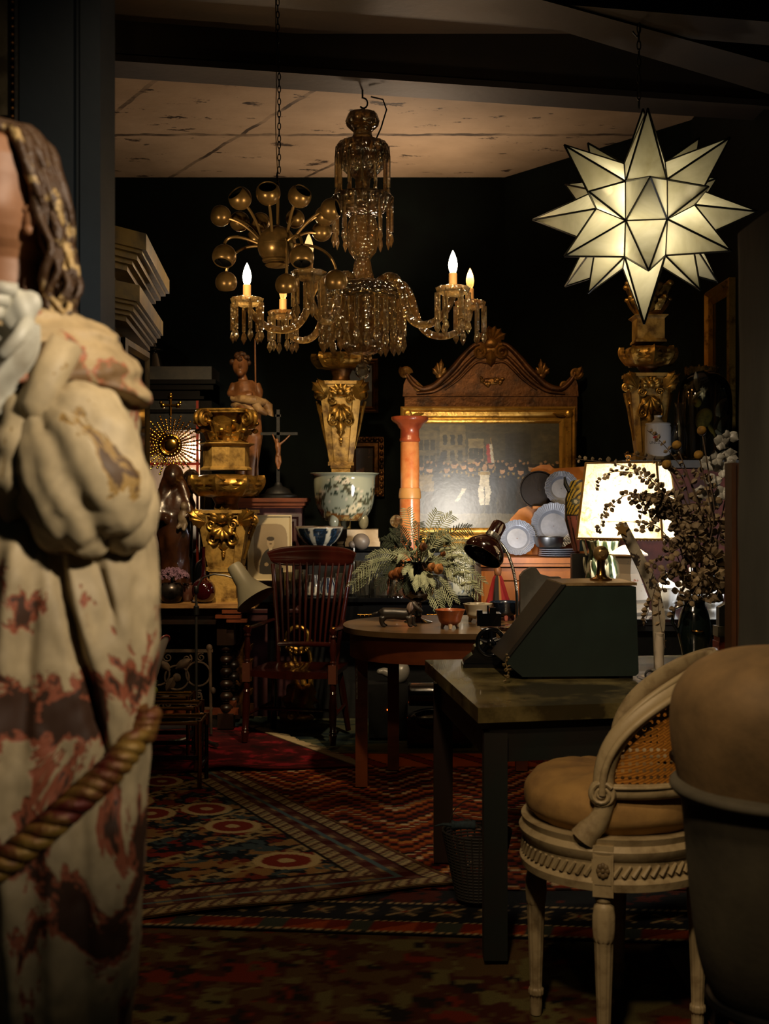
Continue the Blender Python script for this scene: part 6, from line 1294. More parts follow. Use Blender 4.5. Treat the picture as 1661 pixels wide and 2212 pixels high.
b.tube(q,[3.4 if k<44 else 3.0+.7*(k%2) for k in range(len(q))],10); mesh_obj('gooseneck',b,STEEL,gk)
ax=Vector((-.48,-.38,-.80)).normalized(); qm=Matrix.Translation((-52,-4,zq(1166)))@ax.to_track_quat('Z','Y').to_matrix().to_4x4()
b=B(S); b.M=qm; b.lathe([(2,-46),(13,-45),(16,-40),(16,-14)],36); b.lathe([(15,-4),(26,4),(42,22),(46,34),(44,44),(42,44),(43,34),(38,22),(20,4)],48,cap=False); mesh_obj('shade',b,BRE,gk,ang=60)
b=B(S); b.M=qm; b.lathe([(16.5,-14),(17,-12),(16,-4)],40,mod=lambda a,z,k:1+.03*math.cos(a*24)); b.ell((14,-6,0),(6,6,5),10,8); mesh_obj('chrome_collar',b,STEEL,gk)
# footed bowls
def fbowl(px,Y,w,h,mat,lab,foot='#b79a7a'):
    p,S=ontab(px,Y=Y); t=thing('footed_bowl',lab,'bowl',p); b=B(S)
    b.lathe(smooth([(4,7),(12,8),(22,14),(w*.8,h*.62),(w*.97,h-2),(w,h),(w*.94,h-1),(w*.74,h*.6),(18,17),(3,13)],5),56); mesh_obj('bowl',b,mat,t)
    for k in range(3): a=TAU*k/3+.5; b=B(S); b.tube([(15*math.cos(a),15*math.sin(a),13),(20*math.cos(a),20*math.sin(a),0)],[6,3],8); mesh_obj('foot',b,M('bowl_foot_'+foot[1:],foot,.4),t)
fbowl(972,5.62,33,41,M('orange_glaze','#a3552a',.3,0,'#7a3a1c',10,.45,.7,.05,coat=.3),'orange glazed bowl on three striped feet, leftmost bowl on the oval table')
fbowl(1032,5.92,32,40,M('cream_glaze','#b8ae98',.25,0,'#8d6f62',9,.6,.75,coat=.4),'cream white bowl with pinkish rim, between the orange and blue bowls','#b8ae98')
fbowl(1092,6.02,35,40,M('blue_glaze','#1d2a3f',.15,0,'#0f1622',12,coat=.7),'dark blue glazed bowl behind the chrome gooseneck','#a05a50')
# brown goblet vase and foliage
p,S=ontab(903,Y=5.92); gv=thing('goblet_vase','smoky brown glass goblet vase with ringed stem holding the foliage','vase',p); zq=lambda py:HZ+(CH-OTZ)/S-py
BRG=glass_mat('smoky_brown_glass','#5e4a2a',.04,1.5,.8)
b=B(S); b.lathe(smooth([(8,zq(1300)),(22,zq(1294)),(33,zq(1280)),(34,zq(1262)),(30,zq(1235)),(31,zq(1215)),(29,zq(1215)),(28,zq(1236)),(31,zq(1264)),(20,zq(1290))],4),40,cap=False); mesh_obj('bowl',b,BRG,gv)
b=B(S); b.lathe([(31,0),(31,2),(16,6),(8,9)]+[(6+2.5*(k%2),10+k*4.5) for k in range(7)]+[(7,zq(1302)),(9,zq(1299))],32); mesh_obj('stem_and_foot',b,BRG,gv)
FOL=M('grey_green_foliage','#a0a688',.65,0,'#737b5f',14,.4,.6); FOLD=M('deep_green_foliage','#2c3524',.7,0,'#171d12',10)
fo=thing('foliage_bouquet','grey-green feathery mimosa foliage bouquet with dried orange pods, centre','bouquet',(p[0],p[1],p[2]+ (zq(1235))*S))
def frond(px,py,dy,mat,n=15,droop=18,wl=24,S=S,px0=903,py0=1235):
    tip=Vector((px-px0,dy,py0-py)); mid=tip*.55+Vector((0,0,abs(tip.x)*.25+droop)); pts=[]
    for i in range(14): t=i/13; pts.append(mid*2*t*(1-t)+tip*t*t)
    b=B(S); b.tube(pts,[1.6*(1-.6*i/13) for i in range(14)],5)
    for i in range(n):
        t=.42+.58*i/(n-1); k=t*13; j=min(12,int(k)); q=pts[j].lerp(pts[j+1],k-j); d=(pts[j+1]-pts[j]).normalized(); sd=d.cross(Vector((.15,-1,.2))).normalized()
        for s in (-1,1):
            l=wl*(.55+.6*math.sin(PI*min(1,(1-t)*1.3+.15)))*rnd.uniform(.8,1.1); e=q+(sd*s+d*.75).normalized()*l+Vector((0,rnd.uniform(-3,3),-l*.30)); b.leaf(q,e,2.3,.10,(0,-1,.3),3,5,0,.03)
            for m in range(3): r0=q.lerp(e,.35+.22*m); b.leaf(r0,r0+d*4+Vector((0,-1,-3)),1.5,.1,(0,-1,0),3,3,0,.03)
    return mesh_obj('frond',b,mat,fo,smooth=False)
for px,py,dy,mt in ((775,1235,-10,0),(762,1262,0,0),(800,1205,10,0),(830,1168,20,1),(845,1150,30,1),(880,1100,30,0),(945,1105,10,0),(975,1112,14,0),(965,1150,-10,0),(1000,1172,10,0),(1022,1200,-6,0),(1040,1255,-20,0),(1030,1278,-26,0),(975,1290,-48,0),(945,1302,-56,0),(925,1255,-60,0),(905,1262,-58,0),(880,1232,-50,0),(860,1195,-30,0),(925,1185,-40,0),(950,1215,-44,0),(985,1238,-36,0),(830,1230,-20,1),(820,1262,-26,1),(860,1140,34,1),(905,1130,34,1),(955,1155,36,1),(900,1180,-50,0),(1000,1215,-30,0),(870,1265,-40,1),(1015,1140,30,1),(938,1160,30,1)):
    frond(px,py,dy,FOL if mt==0 else FOLD,13,18,20)
b=B(S)
for i in range(90):
    a=rnd.random()*TAU; t=Vector((rnd.uniform(-70,85),rnd.uniform(-10,40),rnd.uniform(5,85))); b.leaf(t*.8,t*.96+Vector((0,0,4)),7,.15,(0,-1,.2),4,5)
mesh_obj('inner_leaves',b,FOLD,fo,smooth=False)
for k,(px,py,dy,r) in enumerate(((944,1226,-60,11),(930,1222,-58,9),(912,1180,-48,9),(860,1235,-40,12),(848,1240,-38,10),(955,1195,-40,6))):
    b=B(S); c=Vector((px-903,dy,1235-py)); b.ell(c,(r,r*.8,r*1.05),14,10,(0,.3,0)); b.leaf(c+Vector((0,-2,-r)),c+Vector((r*.5,-6,r*1.2)),r*1.2,.3,(0,-1,0)); b.tube([c,(0,0,0)],1.2,5); mesh_obj('seed_pod',b,M('dried_orange_pod','#b07a44',.6,0,'#7a4a1c',12) if k in(0,1) else M('rust_pod','#7a4418',.6,0,'#40220c',10),fo)
for k,(px,py) in enumerate(((970,1205),(985,1240),(1000,1262),(955,1190))):
    b=B(S); 
    for j in range(3): c=Vector((px-903+j*12-8,-42,1235-py+j*5)); b.leaf(c,c+Vector((12,-4,8-j*7)),9,.1,(0,-1,.2),5,6,0,.03)
    b.tube([(px-903,-42,1235-py),(10,0,0)],1,5); mesh_obj('round_leaves',b,FOL,fo)
# twisted glass finial and silver ball behind
bY=7.36; S2=bY/F; ts=thing('twisted_glass_candlestick','glass candlestick with ball top and twisted stem behind the foliage','candlestick',(PXX(856,bY),7.345,DZ)); zk=lambda py:HZ+(CH-DZ)/S2-py
b=B(S2); b.ell((0,0,zk(1126)),(14,14,14),18,12); mesh_obj('glass_ball',b,CRYST,ts); b=B(S2); b.lathe([(16,0),(16,4),(5,8)],20); b.tube([(3*math.cos(i*.8),3*math.sin(i*.8),8+i*(zk(1140)-8)/50) for i in range(51)],2.6,8); mesh_obj('twisted_stem',b,CRYSTS,ts)
# dachshund figurine
p,S=ontab(862,Y=5.70); dg_=thing('dog_figurine','dark bronze long-bodied dog figurine facing right on the oval table','figurine',p); b=B(S)
BRZ=M('dark_bronze','#2a2622',.4,.2,'#5a4c42',8,.5,.7,.1,coat=.15)
b.tube([(-40,0,26),(-34,0,29),(-10,0,29),(12,0,27),(24,0,30)],[10,13,12.5,13,12],14); b.tube([(22,0,32),(28,-2,40),(30,-3,46)],[11,9,8],12)
b.ell((31,-4,48),(9,8,9),14,10); b.tube([(33,-6,46),(42,-9,40),(48,-10,36)],[7,5,3.6],10); b.ell((49,-10,35),(3,3,3),8,6)
for x,y,f in ((-36,-7,0),(-30,8,-6),(20,-8,4),(30,7,2)): b.tube([(x,y,22),(x-2+f,y,12),(x+f*.5,y,4)],[8,5.5,4],10); b.ell((x+f*.5+3,y,3),(6,4.5,3),10,8)
b.tube([(-46,0,30),(-56,0,28),(-62,0,22)],[4,3,1.5],8)
fuse(mesh_obj('body',b,BRZ,dg_),1.7*S,2)
for sy in (-1,1): b=B(S); b.leaf((26,-4+sy*7,54),(21,-4+sy*10,31),14,.15,(0,sy,0),6,8); mesh_obj('ear',b,M('pale_bronze_ear','#6d5b50',.4),dg_)
# red-cloaked figure and grey sewing machine
p,S=ontab(1075,Y=6.20); rf=thing('red_cloaked_figurine','small figurine in a red cloak with gold edge, in front of the pine cupboard','figurine',p); zq=lambda py:HZ+(CH-OTZ)/S-py
b=B(S); b.lathe(smooth([(34,0),(31,14),(22,42),(14,70),(10,84),(5,92)],4),36,mod=lambda a,z,k:1+.10*math.sin(a*7+z*.05)); o=mesh_obj('cloak',b,attr_mat('red_cloth',.8),rf)
paint(o,lambda co:sel(sel(field(co[:,0],'#8a1418'),(np.sin(np.arctan2(co[:,1],co[:,0])*3+.6)>.45),L('#15100e')),np.abs(np.sin(np.arctan2(co[:,1],co[:,0])*3+.6)-.40)<.10,L('#a5763a')))
b=B(S); b.ell((0,-2,96),(8,8,10),14,10); b.tube([(0,0,88),(0,-1,92)],5,8); b.ell((0,1,101),(9,9,8),12,8); fuse(mesh_obj('head',b,M('doll_face','#8a5a3c',.5),rf),1.2*S,2)
p,S=ontab(1178,Y=5.86); gm=thing('grey_sewing_machine','grey cast-iron sewing machine with arched opening on the oval table, behind the green box','sewing machine',(.775,5.86,OTZ)); zq=lambda py:HZ+(CH-OTZ)/S-py; GI=M('grey_cast_iron','#3d3a35',.5,.2,'#28261f',8)
b=B(S); b.box((0,0,7),(104,44,14)); mesh_obj('bed',b,GI,gm)
b=B(S); h=zq(1226); pts=[(-52,14),(-52,h-18),(-44,h-8),(-30,h),(-18,h),(-8,h-14),(14,h-20),(34,h-20),(48,h-34),(52,h-52),(52,14),(40,14),(40,h-62),(34,h-52),(8,h-50),(0,h-60),(0,14)]
b.prism(pts,-14,14); mesh_obj('arm_and_column',b,GI,gm,ang=30)
b=B(S)
for x in (14,28): b.tube([(x,-2,h-64),(x,-2,h-34)],1.6,8); b.ell((x,-2,h-48),(3,3,4),8,6)
mesh_obj('spool_pins',b,STEEL,gm)
# ============ WORKBENCH ======================================================
WBZ=.775
wb_=thing('dark_workbench','dark green-black wooden workbench with scuffed top carrying the slanted box','table',(0,0,.02))
A0,A1,A2,A3=(.275,3.54),(1.48,3.78),(1.40,4.80),(.155,4.62)
c0=((A0[0]+A1[0]+A2[0]+A3[0])/4,(A0[1]+A1[1]+A2[1]+A3[1])/4)
def inset(k): return [(c0[0]+(x-c0[0])*k,c0[1]+(y-c0[1])*k) for x,y in (A0,A1,A2,A3)]
WT=M('scuffed_sheen_black_top','#2f2917',.26,0,'#8a7c4c',3.4,.47,.72,.08,14,coat=.2,rv=.1); WG=M('dark_green_paint','#0e1611',.6,0,'#16120c',5,coat=0)  # pale scuffs on the top, brightened and spread to imitate a reflected sheen
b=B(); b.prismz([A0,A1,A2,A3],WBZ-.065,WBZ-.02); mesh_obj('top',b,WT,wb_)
b=B(); b.prismz(inset(.93),WBZ-.19,WBZ-.065); mesh_obj('apron',b,WG,wb_)
for (x,y) in inset(.90):
    b=B(); b.prismz([(x-.035,y-.035),(x+.035,y-.035),(x+.035,y+.035),(x-.035,y+.035)],0,WBZ-.10); mesh_obj('leg',b,WG if (x,y)!=inset(.90)[3] else M('brown_black_leg','#24150b',.5),wb_)
def onwb(px,Y): return (PXX(px,Y),Y,WBZ-.0+.02-.02),Y/F
p,S=onwb(1235,4.12); gb=thing('slanted_green_box','dark green wooden box with steeply slanted front on the workbench','box',(p[0],p[1],WBZ),R(4)); zq=lambda py:HZ+(CH-WBZ)/S-py
GRN=M('blackgreen_box_paint','#101d17',.5,0,'#182821',3,.45,.7,.05,20); 
b=B(S); ol=[(140,6),(146,12),(140,zq(1268)),(-20,zq(1266)),(-142,zq(1420)),(-146,zq(1428)),(-108,6)]
b.prism(ol,-4,150); mesh_obj('body',b,GRN,gb,ang=20)
b=B(S); d=Vector((-122,0,zq(1420)-zq(1266))); b.prism([(-14,zq(1262)),(-24,zq(1262)),(-152,zq(1424)),(-146,zq(1430)),(-140,zq(1420))],-7,153); mesh_obj('slanted_lid',b,M('dark_lid_edge','#1c1812',.5),gb)
b=B(S); b.box((60,73,zq(1262)),(164,156,6)); mesh_obj('top_board',b,M('pale_top_board','#8d7550',.35,0,'#5f4a2c',8),gb)
b=B(S)
for x in (-80,120):
    for y in (10,136): b.box((x,y,3),(30,16,6))
mesh_obj('foot',b,BLACKM,gb)
p2=Vector(p)+Vector((63*S,60*S,zq(1258)*S)); bk=thing('brass_door_knob','aged brass ball knob on a pillar standing on top of the green box','knob',(PXX(1298,4.25),4.25,WBZ+(zq(1259))*S)); S3=4.25/F
b=B(S3); b.ell((0,0,58),(17,17,17),20,14); b.torus((0,-15,58),5,2,20,6,'y'); mesh_obj('knob',b,BRASSD,bk); b=B(S3); b.lathe([(24,0),(24,4),(14,8),(10,14),(8,30),(9,42),(6,46)],24); mesh_obj('pillar',b,BRASS,bk)
# sewing machine / grinder with wheel
p,S=onwb(1058,4.44); sw=thing('black_hand_wheel_machine','small black cast-iron hand-wheel machine on the workbench corner','machine',(p[0],p[1],WBZ)); zq=lambda py:HZ+(CH-WBZ)/S-py
b=B(S); b.prism([(-58,6),(-56,14),(-38,28),(-34,44),(-14,52),(14,52),(30,44),(36,28),(56,14),(58,6)],-18,30); b.box((0,4,4),(120,64,8)); mesh_obj('cast_base',b,BLACK,sw,ang=25)
b=B(S); cz=zq(1385); b.torus((0,-22,cz),28,5,40,10,'y'); b.lathe([(8,-4),(8,4)],20,(0,0,0)); 
for k in range(5):
    a=TAU*k/5+.3; b.tube([(0,-22,cz),(27*math.cos(a),-22,cz+27*math.sin(a))],[5,3.4],8)
b.ell((0,-24,cz),(9,7,9),14,10); mesh_obj('hand_wheel',b,BLACK,sw)
b=B(S); b.box((-2,8,zq(1400)),(30,40,80)); b.box((0,6,zq(1338)),(46,44,28)); b.box((-22,2,zq(1335)),(12,14,34)); b.tube([(-4,0,zq(1326)),(-4,0,zq(1308))],2,8); b.tube([(6,0,zq(1326)),(6,0,zq(1312))],3,8); b.box((6,4,zq(1320)),(14,18,14)); mesh_obj('head',b,BLACK,sw,ang=25)
dv=thing('dried_thistle','small dried gilt thistle sprig lying between the machine and the green box','dried flower',onwb(1094,4.02)[0]); dv.location.z=WBZ; b=B(4.0/F); b.tube([(-4,0,3),(4,-2,22),(-2,-2,46),(2,0,62)],[1.6,1.4,1.2,1],6)
for i in range(22): z=rnd.uniform(6,64); q=Vector((rnd.uniform(-4,4),-2,z)); b.leaf(q,q+Vector((rnd.uniform(-9,9),-2,rnd.uniform(-3,9))),5,.2,(0,-1,0),3,4)
mesh_obj('stems_and_leaves',b,M('dry_gold_leaf','#6d5a34',.6),dv)
# candle in a chamberstick
p,S=onwb(1424,4.05); cs=thing('candle_saucer','grey-blue enamel candle saucer on the workbench','candle holder',(p[0],p[1],WBZ)); zq=lambda py:HZ+(CH-WBZ)/S-py
b=B(S); b.lathe([(26,0),(30,2),(46,8),(48,10),(45,10),(28,4)],40); mesh_obj('saucer',b,M('grey_enamel','#5d6168',.25,.2,coat=.4),cs); b=B(S); b.lathe([(14,3),(16,8),(15,22),(17,26),(11,27)],24); b.torus((-22,-4,16),9,2.4,20,8,'y'); mesh_obj('cup_and_ring',b,BLACKM,cs)
b=B(S); b.lathe(smooth([(9,27),(10,40),(9.4,60),(9.8,80),(9,98),(8.6,104)],4),20,mod=lambda a,z,k:1+.08*math.sin(a*3+z*.4)*math.sin(z*.2)); b.lathe([(9,100),(10,106),(7,104)],20); tag(mesh_obj('candle',b,M('ivory_wax','#a79a86',.45),loc=(p[0],p[1],WBZ)),'half-burnt ivory candle standing in the enamel saucer','candle')
# dark jug, vase with eucalyptus
p,S=onwb(1500,4.25); zq=lambda py:HZ+(CH-WBZ)/S-py
vz=thing('dark_green_jug','dark green glazed tall jug with rope handle holding eucalyptus branches','jug',(p[0],p[1],WBZ)); DG=M('dark_green_glaze','#0c1310',.15,0,coat=.7)
b=B(S); b.lathe(smooth([(30,0),(32,6),(24,20),(28,50),(36,90),(30,130),(22,150),(26,165),(23,166),(18,148)],5),40); mesh_obj('body',b,DG,vz); b=B(S); b.tube([(-24,0,150),(-44,0,140),(-48,0,112),(-34,0,88)],[4,4,4,4],8); mesh_obj('handle',b,DG,vz); b=B(S); b.torus((-2,-32,96),12,2,24,6,'z'); mesh_obj('brass_ring',b,BRASS,vz)
EUC=M('dry_eucalyptus','#84704f',.7,0,'#5a4a33',12,.4,.6); STEM=M('dry_stems','#4a3824',.7)
mouth=Vector((0,0,160)); ex,ez=1500,HZ-0; pyb=1085+(CH-WBZ)/S-160   # picture row of the jug mouth
eu=thing('eucalyptus_spray','arching brown dried eucalyptus branches in front of the lit lamp shade','branches',(p[0],p[1],WBZ+150*S))
def twig(pts,nl,lr,droop=0,mat=EUC,y0=0):
    nl=int(nl*.95)
    q=[Vector((x-1500,dy,pyb-y+10)) for x,y,dy in pts]; out=[]
    for i in range(len(q)-1):
        p0=q[max(0,i-1)];p1=q[i];p2=q[i+1];p3=q[min(len(q)-1,i+2)]
        for k in range(8): t=k/8; out.append(.5*(2*p1+(p2-p0)*t+(2*p0-5*p1+4*p2-p3)*t*t+(3*p1-p0-3*p2+p3)*t**3))
    out.append(q[-1]); n=len(out); b=B(S); b.tube(out,[1.7*(1-.65*i/n) for i in range(n)],6); br=mesh_obj('branch',b,STEM,eu)
    b=B(S)
    for i in range(nl):
        t=.22+.78*i/nl; k=t*(n-1); j=min(n-2,int(k)); c=out[j].lerp(out[j+1],k-j); d=(out[j+1]-out[j]).normalized(); r=lr*1.25*(1.1-.55*t)*rnd.uniform(.8,1.2)
        for s in (-1,1):
            v=Vector((rnd.uniform(-1,1),rnd.uniform(-1,.4),rnd.uniform(-.8,.8)-droop)); v=(v-d*v.dot(d)); v=v.normalized()*s+d*.3; e=c+v*r*.25; b.leaf(e,e+v*r*1.7,r*1.55,.04,(rnd.uniform(-.5,.5),-1,rnd.uniform(-.4,.4)),5,5,0,.02)
    mesh_obj('leaves',b,mat,br)
M0=(1500,pyb,0)
for pts,nl,lr in (
 ([M0,(1480,1240,-20),(1420,1060,-30),(1350,1010,-30),(1240,992,-20)],26,7),
 ([M0,(1470,1200,-30),(1440,1090,-40),(1380,1030,-40),(1310,1022,-40),(1278,1056,-40)],30,7),
 ([M0,(1480,1200,-30),(1430,1090,-50),(1350,1068,-50),(1300,1105,-50),(1284,1150,-50)],34,7),
 ([M0,(1490,1200,-20),(1450,1100,-20),(1400,1075,-20),(1356,1080,-24)],30,10),
 ([M0,(1500,1180,-10),(1470,1090,-10),(1430,1070,-10),(1390,1090,-10),(1378,1150,-14)],28,9),
 ([M0,(1470,1240,-40),(1430,1160,-50),(1390,1130,-50),(1300,1126,-50)],9,6),
 ([M0,(1520,1180,0),(1500,1060,0),(1440,970,-6),(1396,930,-10)],16,7),
 ([M0,(1500,1150,10),(1480,1040,10),(1440,1000,10),(1350,980,10)],18,8),
 ([M0,(1530,1200,10),(1530,1100,10),(1480,1090,0),(1440,1110,-10)],20,11),
 ([M0,(1540,1220,10),(1560,1140,10),(1520,1110,0),(1480,1130,-10)],20,12),
 ([M0,(1530,1260,-10),(1540,1210,-20),(1500,1180,-30),(1440,1170,-40)],20,12),
 ([M0,(1550,1270,0),(1575,1220,0),(1545,1190,-10),(1500,1200,-20)],20,12),
 ([M0,(1490,1280,-40),(1450,1230,-60),(1410,1240,-70),(1390,1300,-70),(1375,1345,-70)],22,9),
 ([M0,(1490,1270,-40),(1460,1220,-60),(1430,1230,-70),(1405,1300,-76),(1420,1390,-76)],20,8),
 ([M0,(1500,1280,-40),(1480,1250,-50),(1450,1280,-60),(1440,1330,-60)],14,10),
 ([M0,(1520,1280,-40),(1530,1240,-50),(1500,1250,-60),(1470,1300,-60)],16,11),
 ([M0,(1540,1280,-20),(1570,1230,-30),(1575,1160,-30),(1560,1090,-20)],18,12),
 ([M0,(1510,1230,-30),(1490,1150,-40),(1460,1150,-46),(1420,1180,-50)],20,11),
 ([M0,(1500,1240,-30),(1470,1180,-50),(1420,1200,-60),(1380,1230,-60)],18,9),
 ([M0,(1520,1240,10),(1540,1150,20),(1545,1060,20),(1500,1010,10)],18,10),
 ([M0,(1495,1200,-14),(1450,1120,-18),(1420,1105,-18),(1395,1140,-18)],26,10),
 ([M0,(1510,1200,-14),(1470,1120,-18),(1440,1105,-18),(1410,1110,-18)],26,11)): twig(pts,nl,lr)
for k,(px,py,l) in enumerate(((1505,984,'highest in the spray'),(1438,1004,'in front of the right end of the shade top'),(1462,962,'in front of the oil lamp chimney'),(1518,930,'in front of the glass dome'))):
    bb_=thing('billy_button_flower','round yellow billy button on a bare stem, '+{0:'left of the white orchids',1:'over the right end of the shade top',2:'overlapping the oil lamp burner',3:'in front of the glass dome'}[k],'dried flower',(p[0],p[1],WBZ+150*S),0,'yellow billy buttons')
    dy=-16+8*k; c=Vector((px-1500,dy,pyb-py+10)); b=B(S); b.ell(c,10.5,16,12,disp=lambda d:1+.05*noise.noise((d.x*9,d.y*9,d.z*9))); mesh_obj('flower_head',b,M('mustard_billy_button','#8a6416',.8,0,'#5f430c',40),bb_); b=B(S); b.tube([c,c*.5+Vector((36,dy*.3,20)),(8-k*4,0,0)],[1.4,1.4,1.4],6); mesh_obj('flower_stem',b,STEM,bb_)
# pale slanted oar
pd=thing('peeling_white_board','narrow peeling white wooden board with a gilt star end, leaning left across the lamp base','board',(PXX(1412,4.45),4.45,WBZ)); S4=4.45/F; zk=lambda py:HZ+(CH-WBZ)/S4-py
PB=peel('peeling_white_board_paint','#b3a68c','#3a2a1c','#1c140e',.52,30)
b=B(S4); b.prism([(-82,zk(1132)),(-60,zk(1128)),(10,zk(1262)),(24,zk(1330)),(20,0),(2,0),(-4,zk(1300)),(-22,zk(1256))],-5,5); mesh_obj('board',b,PB,pd)
b=B(S4); b.prism([(-70+ (17 if i%2==0 else 8)*math.sin(TAU*i/10),zk(1144)+(17 if i%2==0 else 8)*math.cos(TAU*i/10)) for i in range(10)],-10,-4); mesh_obj('gilt_star',b,M('dull_gilt_star','#8a6a34',.5,.3),pd)
# boxes and books on the bench, far right
bY=4.55; S5=bY/F
def bbox(px0,px1,py0,py1,zb,mat,name,label,cat,Y=bY,d=60):
    S=Y/F; w=px1-px0; h=(py1-py0); b=B(S); b.box((0,0,h/2),(w,d,h)); return tag(mesh_obj(name,b,mat,loc=(PXX((px0+px1)/2,Y),Y,zb)),label,cat),zb+h*S
_,z=bbox(1522,1600,1404,1432,WBZ,M('grey_card_box','#6b655c',.6),'grey_box','pale grey box at the far right of the workbench, lowest under the red books','box')
_,z=bbox(1546,1600,1384,1402,z,M('red_cloth_cover','#8a3416',.5),'red_book','rust-red book lying on the pale grey box, right','book',d=50)
_,z=bbox(1548,1592,1372,1383,z,M('orange_cover','#9a4420',.5,0,'#6d2a12',8),'orange_book','thin orange book on the rust-red book, right','book',d=46)
_,z=bbox(1545,1584,1348,1370,z,M('ivory_box','#b8b2a2',.3),'ivory_box','small ivory box on top of the orange book, beside the timber post','box',d=40)
b=B(S5); b.prism([(-16,0),(16,0),(16,34),(4,52),(-16,40)],-12,12); hs=tag(mesh_obj('toy_house',b,M('white_toy_house','#8f929a',.5),loc=(PXX(1566,bY),bY,z)),'small white gabled model house on the ivory box, right','model house')
# ============ FLOOR THINGS ===================================================
lY=6.62; S=lY/F; lp=thing('black_leather_pouffe','black leather pouffe with rolled glossy top behind the workbench leg','pouffe',(PXX(950,lY),lY+.2,.03)); zq=lambda py:HZ+(CH-.03)/S-py
LE=M('black_leather','#0b0c10',.22,0,bump=.1,bscale=20,coat=.5)
b=B(S); b.box((0,0,zq(1560)/2),(140,100,zq(1560))); mesh_obj('body',b,LE,lp); b=B(S); b.M=Matrix.Translation((0,-30,zq(1507)))@Matrix.Rotation(R(90),4,'Y'); b.lathe(smooth([(10,-68),(24,-66),(26,-50),(26,50),(24,66),(10,68)],4),32); mesh_obj('rolled_top',b,LE,lp); b=B(S); b.ell((-10,-20,zq(1565)),(62,40,26),24,14); mesh_obj('cushion',b,LE,lp)
hY=6.98; S=hY/F; ht=thing('black_heater','boxy black heater with a tiny orange indicator light, under the oval table','heater',(PXX(838,hY),hY,.03)); zq=lambda py:HZ+(CH-.03)/S-py
b=B(S); b.box((0,0,zq(1474)/2),(84,60,zq(1474))); mesh_obj('case',b,BLACKM,ht); b=B(S); b.ell((0,-31,zq(1528)),(2.6,2,1.8),10,8); mesh_obj('indicator',b,emit_mat('orange_indicator','#ff5a1c',6),ht)
wl=thing('grey_enamel_lamp','pale grey enamel spot lamp head lying on the black heater','lamp',(PXX(840,hY),hY-.005,.03+zq(1474)*S)); b=B(S); b.M=Matrix.Rotation(R(24),4,'Y')@Matrix.Translation((0,0,22)); b.ell((14,0,6),(20,20,26),20,14); b.ell((-12,-4,-4),(18,11,10),14,10); b.ell((-28,-6,-8),(7,8,7),12,8); fuse(mesh_obj('head',b,M('pale_grey_enamel','#62605a',.35,coat=.3),wl),2.2*S,3)
kY=4.12; S=kY/F; wk=thing('wire_basket','dark wicker basket of wire scraps on the floor under the workbench','basket',(PXX(1030,kY),kY,.03)); zq=lambda py:HZ+(CH-.03)/S-py
WK=M('dark_wicker','#2a2620',.8)
b=B(S); h=zq(1795)
for k in range(22): z=h*k/21; r=44+30*k/21; b.torus((0,0,z+2),r,2.4,40,6)
for k in range(28): a=TAU*k/28; b.tube([(44*math.cos(a),44*math.sin(a),0),(75*math.cos(a),75*math.sin(a),h+4)],2.0,6)
mesh_obj('woven_side',b,WK,wk)
b=B(S); b.torus((0,0,h+10),60,1.2,40,5,'y',.5); b.tube([(-70,0,h),(-50,-10,h+40),(10,-10,h+10),(40,0,h+24)],1.2,5); b.tube([(-60,10,h),(-20,0,h+26),(30,-20,h-4)],1.2,5); mesh_obj('wire_scraps',b,M('rusty_wire','#3a3630',.6,.4),wk)
sY=4.12; b=B(S); b.M=Matrix.Rotation(R(90),4,'Y'); b.lathe([(9,-26),(10,-24),(10,-20),(8.5,-18),(8.5,18),(10,20),(10,24),(9,26)],24,mod=lambda a,z,k:1); spo=thing('thread_spool','spool of dull blue thread lying on top of the wire basket','spool',(PXX(1000,sY),sY-.02,.03+(h+16)*S)); mesh_obj('spool',b,M('dull_blue_thread','#2c3d44',.8,0,'#1d2b30',60),spo)
b=B(S); b.tube([(-26,0,0),(-44,0,2),(-62,0,-2)],[5,3,1],6); mesh_obj('thread_end',b,bpy.data.materials['dull_blue_thread'],spo)
# white artificial orchids, right
oY=4.35; S=oY/F; orc=thing('white_orchid_spray','white translucent artificial orchid blossoms hanging by the mirror edge, right','flowers',(PXX(1512,oY),oY,WBZ+150*S)); zb_=1085+(CH-WBZ)/S-150
OW=M('white_petal','#b3b0a4',.4,0,'#7d7a70',10)
b=B(S)
for px,py in ((1560,955),(1578,985),(1545,990),(1530,1000),(1560,1015),(1540,1040),(1556,1065),(1520,1065),(1545,1085),(1575,945),(1580,1010)):
    c=Vector((px-1512,-4+rnd.uniform(-14,14),zb_-py))
    for k in range(5): a=TAU*k/5+rnd.random(); b.leaf(c,c+Vector((20*math.cos(a),-3+rnd.uniform(-6,6),18*math.sin(a))),19,.05,(rnd.uniform(-.6,.6),-1,rnd.uniform(-.3,.3)),6,7,0,.015)
mesh_obj('blossoms',b,OW,orc); b=B(S); b.tube([(0,0,0),(30,6,90),(62,4,zb_-1050),(52,0,zb_-980),(30,-2,zb_-990)],[1.6]*5,6); b.tube([(30,6,90),(20,4,zb_-1070)],1.3,6); mesh_obj('stem',b,STEM,orc)
